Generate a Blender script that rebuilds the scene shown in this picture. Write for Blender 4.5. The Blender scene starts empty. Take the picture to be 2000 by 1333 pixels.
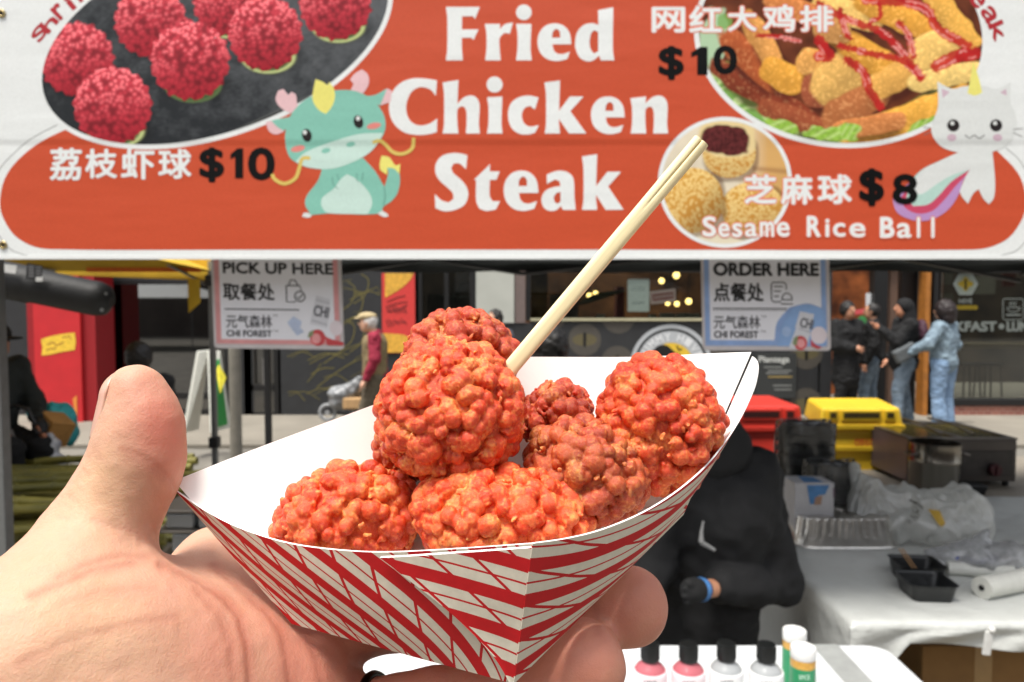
import bpy, bmesh, math, random
import numpy as np
from mathutils import Vector, Matrix
from mathutils.geometry import tessellate_polygon
random.seed(7)
SC = bpy.context.scene
COL = SC.collection
# ------------------------------------------------------------------ camera, world, sun, exposure
CAM_H = 1.75
FPX = 1444.4                      # focal length in photograph pixels (26 mm on 36 mm)
PITCH = math.atan((666.5 - 590.0) / FPX)
cam_d = bpy.data.cameras.new('camera'); cam = bpy.data.objects.new('camera', cam_d); COL.objects.link(cam)
cam_d.lens = 26.0; cam_d.sensor_width = 36.0; cam_d.clip_start = 0.01; cam_d.clip_end = 400
cam.location = (0, 0, CAM_H); cam.rotation_euler = (math.pi / 2 - PITCH, 0, 0)
cam_d.dof.use_dof = True; cam_d.dof.focus_distance = 0.226; cam_d.dof.aperture_fstop = 23.0
SC.camera = cam
W = bpy.data.worlds.new('World'); SC.world = W; W.use_nodes = True
wn = W.node_tree.nodes; wl = W.node_tree.links
sky = wn.new('ShaderNodeTexSky'); sky.sky_type = 'NISHITA'; sky.sun_disc = False
SUN_EL = math.radians(70); SUN_AZ = math.radians(222)
sky.sun_elevation = SUN_EL; sky.sun_rotation = SUN_AZ; sky.air_density = 1.0; sky.dust_density = 3.0
hs = wn.new('ShaderNodeHueSaturation'); hs.inputs['Saturation'].default_value = 0.22
wl.new(sky.outputs[0], hs.inputs['Color']); wl.new(hs.outputs[0], wn['Background'].inputs['Color'])
wn['Background'].inputs['Strength'].default_value = 0.125
sun_d = bpy.data.lights.new('sun', 'SUN'); sun_d.energy = 2.3; sun_d.angle = math.radians(18); sun_d.color = (1.0, 0.955, 0.88)
sun = bpy.data.objects.new('sun', sun_d); COL.objects.link(sun)
sdir = Vector((math.sin(SUN_AZ) * math.cos(SUN_EL), math.cos(SUN_AZ) * math.cos(SUN_EL), math.sin(SUN_EL)))
sun.rotation_euler = sdir.to_track_quat('Z', 'Y').to_euler(); sun.location = sdir * 30
SC.view_settings.view_transform = 'Standard'; SC.view_settings.look = 'None'
SC.view_settings.exposure = 1.0; SC.view_settings.gamma = 1.0
SC.render.engine = 'CYCLES'
SC.cycles.use_denoising = True; SC.cycles.max_bounces = 8; SC.cycles.transparent_max_bounces = 12
SC.cycles.sample_clamp_indirect = 6.0; SC.cycles.caustics_reflective = False; SC.cycles.caustics_refractive = False

RIGHT = Vector((1, 0, 0)); FWD = Vector((0, math.cos(PITCH), -math.sin(PITCH))); UP = Vector((0, math.sin(PITCH), math.cos(PITCH)))
CAML = Vector((0, 0, CAM_H))
def ray(px, py): return RIGHT * ((px - 1000) / FPX) + UP * ((666.5 - py) / FPX) + FWD
def P(px, py, d): return CAML + ray(px, py) * d
def PY(px, py, Y):
    r = ray(px, py); return CAML + r * (Y / r.y)
def PZ(px, py, z):
    r = ray(px, py); return CAML + r * ((z - CAM_H) / r.z)
def pxr(rpx, d): return rpx / FPX * d

# ------------------------------------------------------------------ materials
def lin(c):
    out = []
    for v in c[:3]:
        v = v / 255.0
        out.append(v / 12.92 if v <= 0.04045 else ((v + 0.055) / 1.055) ** 2.4)
    return tuple(out)
def nodes_of(name):
    m = bpy.data.materials.new(name); m.use_nodes = True
    nt = m.node_tree; return m, nt, nt.nodes, nt.links, nt.nodes['Principled BSDF']
def M(name, rgb, rough=0.6, metal=0.0, var=0.12, scale=30.0, bump=0.0, bscale=200.0, spec=0.5, sss=0.0, emit=0.0, coat=0.0, stretch=None, rvar=0.0, rgb2=None, alpha=1.0, trans=0.0):
    m, nt, N, L, b = nodes_of(name)
    c = lin(rgb)
    tc = N.new('ShaderNodeTexCoord'); mp = N.new('ShaderNodeMapping'); L.new(tc.outputs['Object'], mp.inputs[0])
    if stretch: mp.inputs['Scale'].default_value = stretch
    nz = N.new('ShaderNodeTexNoise'); nz.inputs['Scale'].default_value = scale; nz.inputs['Detail'].default_value = 5
    L.new(mp.outputs[0], nz.inputs['Vector'])
    cr = N.new('ShaderNodeValToRGB'); cr.color_ramp.elements[0].position = 0.3; cr.color_ramp.elements[1].position = 0.7
    c2 = lin(rgb2) if rgb2 else c
    cr.color_ramp.elements[0].color = (*[v * (1 - var) for v in c], 1)
    cr.color_ramp.elements[1].color = (*[min(1, v * (1 + var)) for v in c2], 1)
    L.new(nz.outputs['Fac'], cr.inputs[0]); L.new(cr.outputs[0], b.inputs['Base Color'])
    b.inputs['Roughness'].default_value = rough; b.inputs['Metallic'].default_value = metal
    b.inputs['Specular IOR Level'].default_value = spec
    if rvar:
        mr = N.new('ShaderNodeMapRange'); mr.inputs['To Min'].default_value = max(0.02, rough - rvar); mr.inputs['To Max'].default_value = min(1, rough + rvar)
        L.new(nz.outputs['Fac'], mr.inputs[0]); L.new(mr.outputs[0], b.inputs['Roughness'])
    if coat: b.inputs['Coat Weight'].default_value = coat; b.inputs['Coat Roughness'].default_value = 0.15
    if sss:
        b.inputs['Subsurface Weight'].default_value = sss; b.inputs['Subsurface Radius'].default_value = (1, 0.35, 0.2); b.inputs['Subsurface Scale'].default_value = 0.004
    if emit:
        b.inputs['Emission Color'].default_value = (*c, 1); b.inputs['Emission Strength'].default_value = emit
    if alpha < 1: b.inputs['Alpha'].default_value = alpha
    if trans: b.inputs['Transmission Weight'].default_value = trans
    if bump:
        bn = N.new('ShaderNodeTexNoise'); bn.inputs['Scale'].default_value = bscale; bn.inputs['Detail'].default_value = 4
        L.new(mp.outputs[0], bn.inputs['Vector'])
        bp = N.new('ShaderNodeBump'); bp.inputs['Strength'].default_value = bump; bp.inputs['Distance'].default_value = 0.3 / bscale
        L.new(bn.outputs['Fac'], bp.inputs['Height']); L.new(bp.outputs[0], b.inputs['Normal'])
    return m
def M_attr(name, rough=0.6, spec=0.4, sss=0.0, sscale=0.003, bump=0.0, bscale=400.0, bdist=0.0005, coat=0.0, rvar=0.0, srad=(1, .3, .15)):
    m, nt, N, L, b = nodes_of(name)
    a = N.new('ShaderNodeAttribute'); a.attribute_name = 'Col'
    L.new(a.outputs['Color'], b.inputs['Base Color'])
    b.inputs['Roughness'].default_value = rough; b.inputs['Specular IOR Level'].default_value = spec
    tc = N.new('ShaderNodeTexCoord')
    if sss:
        b.inputs['Subsurface Weight'].default_value = sss; b.inputs['Subsurface Radius'].default_value = srad; b.inputs['Subsurface Scale'].default_value = sscale
    if coat: b.inputs['Coat Weight'].default_value = coat; b.inputs['Coat Roughness'].default_value = 0.2
    if bump:
        bn = N.new('ShaderNodeTexNoise'); bn.inputs['Scale'].default_value = bscale; bn.inputs['Detail'].default_value = 5; bn.inputs['Roughness'].default_value = 0.65
        L.new(tc.outputs['Object'], bn.inputs['Vector'])
        bp = N.new('ShaderNodeBump'); bp.inputs['Strength'].default_value = bump; bp.inputs['Distance'].default_value = bdist
        L.new(bn.outputs['Fac'], bp.inputs['Height']); L.new(bp.outputs[0], b.inputs['Normal'])
        if rvar:
            mr = N.new('ShaderNodeMapRange'); mr.inputs['From Min'].default_value = .3; mr.inputs['From Max'].default_value = .7
            mr.inputs['To Min'].default_value = max(.05, rough - rvar); mr.inputs['To Max'].default_value = min(1, rough + rvar)
            L.new(bn.outputs['Fac'], mr.inputs[0]); L.new(mr.outputs[0], b.inputs['Roughness'])
    return m
def M_print(name, rgb, rough=0.42, spec=0.35):
    """printed vinyl: flat ink plus the sheet's own shallow ripples and horizontal storage folds"""
    m, nt, N, L, b = nodes_of(name)
    c = lin(rgb)
    geo = N.new('ShaderNodeNewGeometry')
    nz = N.new('ShaderNodeTexNoise'); nz.inputs['Scale'].default_value = 260; nz.inputs['Detail'].default_value = 3
    L.new(geo.outputs['Position'], nz.inputs['Vector'])
    cr = N.new('ShaderNodeValToRGB'); cr.color_ramp.elements[0].position = .25; cr.color_ramp.elements[1].position = .75
    cr.color_ramp.elements[0].color = (*[v * .93 for v in c], 1); cr.color_ramp.elements[1].color = (*[min(1, v * 1.05) for v in c], 1)
    L.new(nz.outputs['Fac'], cr.inputs[0]); L.new(cr.outputs[0], b.inputs['Base Color'])
    b.inputs['Roughness'].default_value = rough; b.inputs['Specular IOR Level'].default_value = spec
    mp = N.new('ShaderNodeMapping'); mp.inputs['Scale'].default_value = (1.2, 1, 5.0); L.new(geo.outputs['Position'], mp.inputs[0])
    n2 = N.new('ShaderNodeTexNoise'); n2.inputs['Scale'].default_value = 1.6; n2.inputs['Detail'].default_value = 3
    L.new(mp.outputs[0], n2.inputs['Vector'])
    bp = N.new('ShaderNodeBump'); bp.inputs['Strength'].default_value = 0.3; bp.inputs['Distance'].default_value = 0.012
    L.new(n2.outputs['Fac'], bp.inputs['Height'])
    # long horizontal storage fold across the vinyl
    sx = N.new('ShaderNodeSeparateXYZ'); L.new(geo.outputs['Position'], sx.inputs[0]); ws = N.new('ShaderNodeMath'); ws.operation = 'MULTIPLY_ADD'; ws.inputs[1].default_value = .012; ws.inputs[2].default_value = PY(1000, 283, 2.06).z; L.new(n2.outputs['Fac'], ws.inputs[0])
    df = N.new('ShaderNodeMath'); df.operation = 'SUBTRACT'; L.new(sx.outputs[2], df.inputs[0]); L.new(ws.outputs[0], df.inputs[1])
    mr = N.new('ShaderNodeMapRange'); mr.interpolation_type = 'SMOOTHSTEP'; mr.inputs['From Min'].default_value = -.012; mr.inputs['From Max'].default_value = .012; L.new(df.outputs[0], mr.inputs[0])
    b3 = N.new('ShaderNodeBump'); b3.inputs['Strength'].default_value = .22; b3.inputs['Distance'].default_value = .008; L.new(mr.outputs[0], b3.inputs['Height']); L.new(bp.outputs[0], b3.inputs['Normal']); L.new(b3.outputs[0], b.inputs['Normal'])
    return m
def M_glass(name, tint=(230, 235, 235), rough=0.02, refl=1.0, opac=0.0):
    m = bpy.data.materials.new(name); m.use_nodes = True; nt = m.node_tree; N = nt.nodes; L = nt.links
    N.remove(N['Principled BSDF']); out = N['Material Output']
    tr = N.new('ShaderNodeBsdfTransparent'); tr.inputs[0].default_value = (*lin(tint), 1)
    gl = N.new('ShaderNodeBsdfGlossy'); gl.inputs['Roughness'].default_value = rough
    fr = N.new('ShaderNodeFresnel'); fr.inputs[0].default_value = 1.5
    mu = N.new('ShaderNodeMath'); mu.operation = 'MULTIPLY'; mu.inputs[1].default_value = refl; mu.use_clamp = True
    L.new(fr.outputs[0], mu.inputs[0])
    mx = N.new('ShaderNodeMixShader'); L.new(mu.outputs[0], mx.inputs[0]); L.new(tr.outputs[0], mx.inputs[1]); L.new(gl.outputs[0], mx.inputs[2])
    last = mx
    if opac:
        df = N.new('ShaderNodeBsdfDiffuse'); df.inputs[0].default_value = (*lin((235, 235, 235)), 1)
        nz = N.new('ShaderNodeTexNoise'); nz.inputs['Scale'].default_value = 25
        mr = N.new('ShaderNodeMapRange'); mr.inputs['To Min'].default_value = opac * .5; mr.inputs['To Max'].default_value = min(1, opac * 1.5)
        L.new(nz.outputs['Fac'], mr.inputs[0])
        m2 = N.new('ShaderNodeMixShader'); L.new(mr.outputs[0], m2.inputs[0]); L.new(mx.outputs[0], m2.inputs[1]); L.new(df.outputs[0], m2.inputs[2]); last = m2
    L.new(last.outputs[0], out.inputs['Surface'])
    return m

# ------------------------------------------------------------------ object helpers
WO = {}
def worig(o): return WO.get(o.name, Vector((0, 0, 0)))
def tag(o, label=None, cat=None, group=None, kind=None):
    if label: o['label'] = label
    if cat: o['category'] = cat
    if group: o['group'] = group
    if kind: o['kind'] = kind
    return o
def thing(name, label, cat, loc, group=None):
    o = bpy.data.objects.new(name, None); COL.objects.link(o); o.location = loc; o.empty_display_size = 0.05
    WO[o.name] = Vector(loc); return tag(o, label, cat, group)
class G:
    def __init__(s): s.v = []; s.f = []; s.m = []; s.uv = None
    def add(s, vs, fs, mi=0):
        n = len(s.v); s.v.extend([tuple(v) for v in vs])
        for f in fs: s.f.append(tuple(i + n for i in f)); s.m.append(mi)
        return s
    def box(s, lo, hi, mi=0, rot=None, c=None):
        x0, y0, z0 = lo; x1, y1, z1 = hi
        vs = [Vector(p) for p in ((x0, y0, z0), (x1, y0, z0), (x1, y1, z0), (x0, y1, z0), (x0, y0, z1), (x1, y0, z1), (x1, y1, z1), (x0, y1, z1))]
        if rot is not None:
            c = Vector(c) if c is not None else sum(vs, Vector()) / 8
            vs = [c + rot @ (v - c) for v in vs]
        return s.add(vs, [(0, 3, 2, 1), (4, 5, 6, 7), (0, 1, 5, 4), (1, 2, 6, 5), (2, 3, 7, 6), (3, 0, 4, 7)], mi)
    def hexa(s, b4, t4, mi=0):
        return s.add(list(b4) + list(t4), [(0, 3, 2, 1), (4, 5, 6, 7), (0, 1, 5, 4), (1, 2, 6, 5), (2, 3, 7, 6), (3, 0, 4, 7)], mi)
    def tube(s, path, r, n=10, mi=0, cap=True, flat=1.0):
        path = [Vector(p) for p in path]; rs = r if isinstance(r, (list, tuple)) else [r] * len(path)
        rings = []; up = Vector((0.13, 0.21, 1)).normalized(); prevx = None
        for i, p in enumerate(path):
            t = (path[min(i + 1, len(path) - 1)] - path[max(i - 1, 0)]).normalized()
            x = t.cross(up) if prevx is None else prevx - t * prevx.dot(t)
            if x.length < 1e-5: x = t.cross(Vector((1, 0, 0)))
            x.normalize(); y = x.cross(t); prevx = x
            rings.append([p + (x * math.cos(a) + y * math.sin(a) * flat) * rs[i] for a in [2 * math.pi * k / n for k in range(n)]])
        vs = [v for rg in rings for v in rg]; fs = []
        for i in range(len(path) - 1):
            for k in range(n):
                fs.append((i * n + k, i * n + (k + 1) % n, (i + 1) * n + (k + 1) % n, (i + 1) * n + k))
        if cap:
            fs.append(tuple(range(n)))
            fs.append(tuple(reversed(range((len(path) - 1) * n, len(path) * n))))
        return s.add(vs, [tuple(reversed(f)) for f in fs], mi)
    def lathe(s, prof, c, n=32, mi=0, rot=None):
        c = Vector(c); vs = []; fs = []
        for r, z in prof:
            for k in range(n):
                a = 2 * math.pi * k / n; v = Vector((r * math.cos(a), r * math.sin(a), z))
                if rot is not None: v = rot @ v
                vs.append(c + v)
        for i in range(len(prof) - 1):
            for k in range(n): fs.append((i * n + k, i * n + (k + 1) % n, (i + 1) * n + (k + 1) % n, (i + 1) * n + k))
        fs.append(tuple(reversed(range(n)))); fs.append(tuple(range((len(prof) - 1) * n, len(prof) * n)))
        return s.add(vs, fs, mi)
    def grid(s, fn, nu, nv, mi=0, flip=False):
        vs = [fn(i / nu, j / nv) for j in range(nv + 1) for i in range(nu + 1)]
        fs = [(j * (nu + 1) + i, j * (nu + 1) + i + 1, (j + 1) * (nu + 1) + i + 1, (j + 1) * (nu + 1) + i) for j in range(nv) for i in range(nu)]
        if flip: fs = [tuple(reversed(f)) for f in fs]
        return s.add(vs, fs, mi)
    def ball(s, c, r, n=12, mi=0):
        rr = r if isinstance(r, (tuple, list)) else (r, r, r)
        prof = [(math.cos(a), math.sin(a)) for a in [-math.pi / 2 + math.pi * k / n for k in range(n + 1)]]
        c = Vector(c); vs = []; fs = []; m = 2 * n
        for cr, sz in prof:
            for k in range(m):
                a = 2 * math.pi * k / m; vs.append(c + Vector((max(cr, 1e-4) * math.cos(a) * rr[0], max(cr, 1e-4) * math.sin(a) * rr[1], sz * rr[2])))
        for i in range(n):
            for k in range(m): fs.append((i * m + k, i * m + (k + 1) % m, (i + 1) * m + (k + 1) % m, (i + 1) * m + k))
        return s.add(vs, fs, mi)
    def build(s, name, mats, parent=None, smooth=False, bevel=0.0, origin=None, label=None, seg=2):
        if not isinstance(mats, (list, tuple)): mats = [mats]
        me = bpy.data.meshes.new(name)
        V = np.array(s.v, dtype=np.float64)
        if parent is not None: o0 = worig(parent)
        elif origin is not None: o0 = Vector(origin)
        else:
            lo = V.min(0); hi = V.max(0); o0 = Vector(((lo[0] + hi[0]) / 2, (lo[1] + hi[1]) / 2, lo[2]))
        V = V - np.array(o0)
        me.from_pydata(V.tolist(), [], s.f)
        for mm in mats: me.materials.append(mm)
        if len(mats) > 1: me.polygons.foreach_set('material_index', s.m)
        if smooth: me.polygons.foreach_set('use_smooth', [True] * len(me.polygons))
        me.update()
        o = bpy.data.objects.new(name, me); COL.objects.link(o)
        if parent is not None: o.parent = parent; WO[o.name] = worig(parent)
        else: o.location = o0; WO[o.name] = Vector(o0)
        if bevel:
            b = o.modifiers.new('bevel', 'BEVEL'); b.width = bevel; b.segments = seg; b.limit_method = 'ANGLE'; b.angle_limit = math.radians(35)
        if smooth and bevel == 0:
            try: me.set_sharp_from_angle(angle=math.radians(48))
            except Exception: pass
        if label: o['label'] = label
        return o
def raw_mesh(name, V, F, mat, parent=None, colors=None, smooth=True, origin=None):
    me = bpy.data.meshes.new(name); V = np.asarray(V, dtype=np.float64)
    o0 = worig(parent) if parent is not None else (Vector(origin) if origin is not None else Vector(V.mean(0)))
    me.from_pydata((V - np.array(o0)).tolist(), [], np.asarray(F).tolist())
    me.materials.append(mat)
    if colors is not None:
        at = me.color_attributes.new('Col', 'FLOAT_COLOR', 'POINT')
        cc = np.ones((len(V), 4), dtype=np.float32); cc[:, :3] = colors; at.data.foreach_set('color', cc.ravel())
    if smooth: me.polygons.foreach_set('use_smooth', [True] * len(me.polygons))
    me.update(); o = bpy.data.objects.new(name, me); COL.objects.link(o)
    if parent is not None: o.parent = parent; WO[o.name] = worig(parent)
    else: o.location = o0; WO[o.name] = Vector(o0)
    return o
def dup(root, loc, label=None, group=None):
    r = root.copy(); COL.objects.link(r); r.location = loc
    if label: r['label'] = label
    if group: r['group'] = group
    for ch in list(root.children):
        c = ch.copy(); COL.objects.link(c); c.parent = r
        for g in ch.children:
            d = g.copy(); COL.objects.link(d); d.parent = c
    return r

# ------------------------------------------------------------------ flat print helpers (posters, signs)
def smooth_contour(pts, n=5, corner=48, closed=True):
    pts = [Vector((p[0], p[1])) for p in pts]; m = len(pts); out = []
    def is_corner(i):
        if not closed and (i == 0 or i == m - 1): return True
        a = pts[i] - pts[i - 1]; b = pts[(i + 1) % m] - pts[i]
        if a.length < 1e-6 or b.length < 1e-6: return True
        return math.degrees(a.angle(b)) > corner
    cs = [is_corner(i) for i in range(m)]
    for i in range(m if closed else m - 1):
        p1, p2 = pts[i], pts[(i + 1) % m]; p0 = pts[i - 1]; p3 = pts[(i + 2) % m] if (closed or i + 2 < m) else p2
        t1 = (p2 - p1) if cs[i] else (p2 - p0) / 2
        t2 = (p2 - p1) if cs[(i + 1) % m] else (p3 - p1) / 2
        L_ = (p2 - p1).length
        if t1.length > L_ * 1.3: t1 = t1.normalized() * L_ * 1.3
        if t2.length > L_ * 1.3: t2 = t2.normalized() * L_ * 1.3
        st = 1 if (cs[i] and cs[(i + 1) % m]) else n
        for k in range(st):
            t = k / st; h00 = 2 * t**3 - 3 * t**2 + 1; h10 = t**3 - 2 * t**2 + t; h01 = -2 * t**3 + 3 * t**2; h11 = t**3 - t**2
            out.append(p1 * h00 + t1 * h10 + p2 * h01 + t2 * h11)
    if not closed: out.append(pts[-1])
    return [(p.x, p.y) for p in out]
class Flat(G):
    """flat ink shapes given in photograph pixels on the vertical plane y = Y"""
    def __init__(s, Y, xf=None): super().__init__(); s.Y = Y; s.xf = xf; s.k = 0
    def pt(s, p, off=0.0):
        if s.xf: p = s.xf(p[0], p[1])
        return PY(p[0], p[1], s.Y - off)
    def poly(s, outer, holes=(), smooth=True, mi=0, n=5, corner=48):
        cs = [smooth_contour(outer, n, corner) if smooth else list(outer)] + [smooth_contour(h, n, corner) if smooth else list(h) for h in holes]
        off = s.k * 0.000012; s.k += 1
        flat = [p for c in cs for p in c]
        tris = tessellate_polygon([[Vector((p[0], -p[1], 0)) for p in c] for c in cs])
        vs = [s.pt(p, off) for p in flat]; fs = []
        for a, b, c in tris:
            n_ = (vs[b] - vs[a]).cross(vs[c] - vs[a])
            fs.append((a, b, c) if n_.y < 0 else (a, c, b))
        s.add(vs, fs, mi); return s
    def ell(s, cx, cy, rx, ry=None, rot=0, mi=0, n=40, hole=0.0):
        ry = rx if ry is None else ry; a = math.radians(rot)
        def e(k): return [(cx + k * rx * math.cos(t) * math.cos(a) - k * ry * math.sin(t) * math.sin(a), cy + k * rx * math.cos(t) * math.sin(a) + k * ry * math.sin(t) * math.cos(a)) for t in [2 * math.pi * i / n for i in range(n)]]
        return s.poly(e(1), [e(hole)] if hole else (), smooth=False, mi=mi)
    def rect(s, x0, y0, x1, y1, mi=0, r=0):
        if r <= 0: return s.poly([(x0, y0), (x1, y0), (x1, y1), (x0, y1)], smooth=False, mi=mi)
        pts = []
        for cx, cy, a0 in ((x1 - r, y0 + r, -90), (x1 - r, y1 - r, 0), (x0 + r, y1 - r, 90), (x0 + r, y0 + r, 180)):
            for k in range(6):
                a = math.radians(a0 + 90 * k / 5); pts.append((cx + r * math.cos(a), cy + r * math.sin(a)))
        return s.poly(pts, smooth=False, mi=mi)
    def line(s, pts, w, mi=0, smooth=True, taper=None):
        if smooth and len(pts) > 2: pts = smooth_contour(pts, 5, 70, closed=False)
        V2 = [Vector(p) for p in pts]; lft = []; rgt = []; m = len(V2)
        for i, p in enumerate(V2):
            t = V2[min(i + 1, m - 1)] - V2[max(i - 1, 0)]; t.normalize(); nn = Vector((-t.y, t.x))
            ww = w / 2 * (1 if taper is None else 1 + (taper - 1) * i / (m - 1)); lft.append(p + nn * ww); rgt.append(p - nn * ww)
        off = s.k * 0.000012; s.k += 1
        vs = [s.pt(p, off) for p in lft + rgt]; fs = []
        for i in range(m - 1):
            a, b, c, d = i, i + 1, m + i + 1, m + i
            n_ = (vs[b] - vs[a]).cross(vs[d] - vs[a]); fs.append((a, b, c, d) if n_.y < 0 else (d, c, b, a))
        s.add(vs, fs, mi); return s
    def text(s, body, box, bold=0.0, mi=0, rot=0.0, shear=0.0, spacing=1.0):
        V, F = text_mesh(body, 0.0, spacing)
        if len(V) == 0: return s
        bpx = bold * (box[3] - box[1]) * 1.25; box = (box[0] + bpx, box[1] + bpx, box[2] - bpx, box[3] - bpx)
        lo = V.min(0); hi = V.max(0); x0, y0, x1, y1 = box; cx = (x0 + x1) / 2; cy = (y0 + y1) / 2
        U = (V - lo) / (hi - lo); X = x0 + U[:, 0] * (x1 - x0); Yp = y1 - U[:, 1] * (y1 - y0)
        X = X + shear * (cy - Yp)
        a = math.radians(rot); dx = X - cx; dy = Yp - cy
        X2 = cx + dx * math.cos(a) - dy * math.sin(a); Y2 = cy + dx * math.sin(a) + dy * math.cos(a)
        sh = [(0, 0)] + ([(math.cos(2 * math.pi * i / 8) * bpx, math.sin(2 * math.pi * i / 8) * bpx) for i in range(8)] if bold > .006 else [])
        for ci, (ox_, oy_) in enumerate(sh):
            off = .00001 + ci * 0.000012
            vs = [s.pt((x + ox_, y + oy_), off) for x, y in zip(X2, Y2)]; fs = []
            for f in F:
                n_ = (vs[f[1]] - vs[f[0]]).cross(vs[f[2]] - vs[f[0]]); fs.append(f if n_.y < 0 else tuple(reversed(f)))
            s.add(vs, fs, mi)
        return s
_tc = {}
def text_mesh(body, bold=0.0, spacing=1.0):
    key = (body, bold, spacing)
    if key in _tc: return _tc[key]
    cu = bpy.data.curves.new('lettering_source', 'FONT'); cu.body = body; cu.size = 1.0; cu.offset = bold; cu.space_character = spacing; cu.resolution_u = 4
    o = bpy.data.objects.new('lettering_source', cu); COL.objects.link(o)
    dg = bpy.context.evaluated_depsgraph_get(); dg.update()
    me = bpy.data.meshes.new_from_object(o.evaluated_get(dg))
    V = np.array([tuple(v.co)[:2] for v in me.vertices]).reshape(-1, 2); F = [tuple(p.vertices) for p in me.polygons]
    bpy.data.objects.remove(o); bpy.data.curves.remove(cu); bpy.data.meshes.remove(me)
    _tc[key] = (V, F); return V, F

# ------------------------------------------------------------------ signed-distance bodies meshed by surface nets
def surface_nets(F, lo, h):
    nx, ny, nz = F.shape; ins = F < 0
    c = [(dx, dy, dz) for dx in (0, 1) for dy in (0, 1) for dz in (0, 1)]
    def sl(A, d): return A[d[0]:nx - 1 + d[0], d[1]:ny - 1 + d[1], d[2]:nz - 1 + d[2]]
    cnt = np.zeros((nx - 1, ny - 1, nz - 1), np.int8)
    for d in c: cnt += sl(ins, d)
    act = (cnt > 0) & (cnt < 8); I = np.argwhere(act)
    idx = -np.ones(act.shape, np.int64); idx[act] = np.arange(len(I))
    acc = np.zeros((len(I), 3)); num = np.zeros(len(I))
    val = {d: F[I[:, 0] + d[0], I[:, 1] + d[1], I[:, 2] + d[2]].astype(np.float64) for d in c}
    for a in c:
        for ax in range(3):
            if a[ax] == 0:
                b = list(a); b[ax] = 1; b = tuple(b); fa, fb = val[a], val[b]; m = (fa < 0) != (fb < 0)
                t = np.where(m, fa / np.where(m, fa - fb, 1), 0); p = np.tile(np.array(a, float), (len(I), 1)); p[:, ax] += t
                acc[m] += p[m]; num[m] += 1
    V = np.array(lo) + (I + acc / num[:, None]) * h
    Q = []
    for ax in range(3):
        s0 = [slice(1, -1)] * 3; s1 = [slice(1, -1)] * 3; s0[ax] = slice(0, -1); s1[ax] = slice(1, None)
        A = ins[tuple(s0)]; B = ins[tuple(s1)]; E = np.argwhere(A != B)
        off = np.ones(3, int); off[ax] = 0; E = E + off; o1 = (ax + 1) % 3; o2 = (ax + 2) % 3
        def cell(d1, d2):
            K = E.copy(); K[:, o1] -= d1; K[:, o2] -= d2; return idx[K[:, 0], K[:, 1], K[:, 2]]
        q = np.stack([cell(1, 1), cell(0, 1), cell(0, 0), cell(1, 0)], 1)
        ina = ins[E[:, 0], E[:, 1], E[:, 2]]
        q = np.where(ina[:, None], q, q[:, ::-1]); q = q[(q >= 0).all(1)]; Q.append(q)
    return V, np.concatenate(Q)
class SDF:
    def __init__(s, lo, hi, h):
        s.h = h; s.lo = np.array(lo, float); n = np.ceil((np.array(hi, float) - s.lo) / h).astype(int) + 1
        s.ax = [(s.lo[i] + np.arange(n[i]) * h).astype(np.float32) for i in range(3)]
        s.F = np.full(tuple(n), 1.0, np.float32); s.id = None
    def track(s): s.id = np.zeros(s.F.shape, np.int16)
    def _win(s, lo, hi):
        r = []
        for i in range(3):
            a = max(0, int((lo[i] - s.lo[i]) / s.h) - 1); b = min(s.F.shape[i], int((hi[i] - s.lo[i]) / s.h) + 2); r.append(slice(a, max(a, b)))
        return tuple(r)
    def _mix(s, w, d, k, ident=None, sub=False):
        A = s.F[w]
        if sub:
            hh = np.maximum(k - np.abs(-d - A), 0) / k; s.F[w] = np.maximum(A, -d) + hh * hh * k * .25; return
        if ident is not None: s.id[w] = np.where(d < A, ident, s.id[w])
        if k > 0:
            hh = np.maximum(k - np.abs(A - d), 0) / k; s.F[w] = np.minimum(A, d) - hh * hh * k * .25
        else: s.F[w] = np.minimum(A, d)
    def cap(s, a, b, ra, rb, k=0.0, sub=False):
        a = np.array(a, float); b = np.array(b, float); R = max(ra, rb); pad = R + k + 3 * s.h + (R * .8)
        w = s._win(np.minimum(a, b) - pad, np.maximum(a, b) + pad)
        x = s.ax[0][w[0]][:, None, None]; y = s.ax[1][w[1]][None, :, None]; z = s.ax[2][w[2]][None, None, :]
        ba = b - a; L2 = max((ba**2).sum(), 1e-12)
        t = np.clip(((x - a[0]) * ba[0] + (y - a[1]) * ba[1] + (z - a[2]) * ba[2]) / L2, 0, 1)
        d = np.sqrt((x - a[0] - t * ba[0])**2 + (y - a[1] - t * ba[1])**2 + (z - a[2] - t * ba[2])**2) - (ra + (rb - ra) * t)
        s._mix(w, d.astype(np.float32), k, None, sub); return s
    def ell(s, c, r, k=0.0, axes=None, ident=None, sub=False):
        c = np.array(c, float); r = np.array(r, float) * np.ones(3); R = r.max(); pad = R * 1.3 + k + 3 * s.h
        w = s._win(c - pad, c + pad)
        x = s.ax[0][w[0]][:, None, None] - c[0]; y = s.ax[1][w[1]][None, :, None] - c[1]; z = s.ax[2][w[2]][None, None, :] - c[2]
        if axes is not None:
            A = np.array(axes, float); u = A[0, 0] * x + A[0, 1] * y + A[0, 2] * z; v = A[1, 0] * x + A[1, 1] * y + A[1, 2] * z; q = A[2, 0] * x + A[2, 1] * y + A[2, 2] * z
        else: u, v, q = x, y, z
        k0 = np.sqrt((u / r[0])**2 + (v / r[1])**2 + (q / r[2])**2); k1 = np.sqrt((u / r[0]**2)**2 + (v / r[1]**2)**2 + (q / r[2]**2)**2)
        d = np.where(k1 > 1e-9, k0 * (k0 - 1) / np.maximum(k1, 1e-9), -r.min())
        s._mix(w, d.astype(np.float32), k, ident, sub); return s
    def mesh(s): return surface_nets(s.F, s.lo, s.h)
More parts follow.
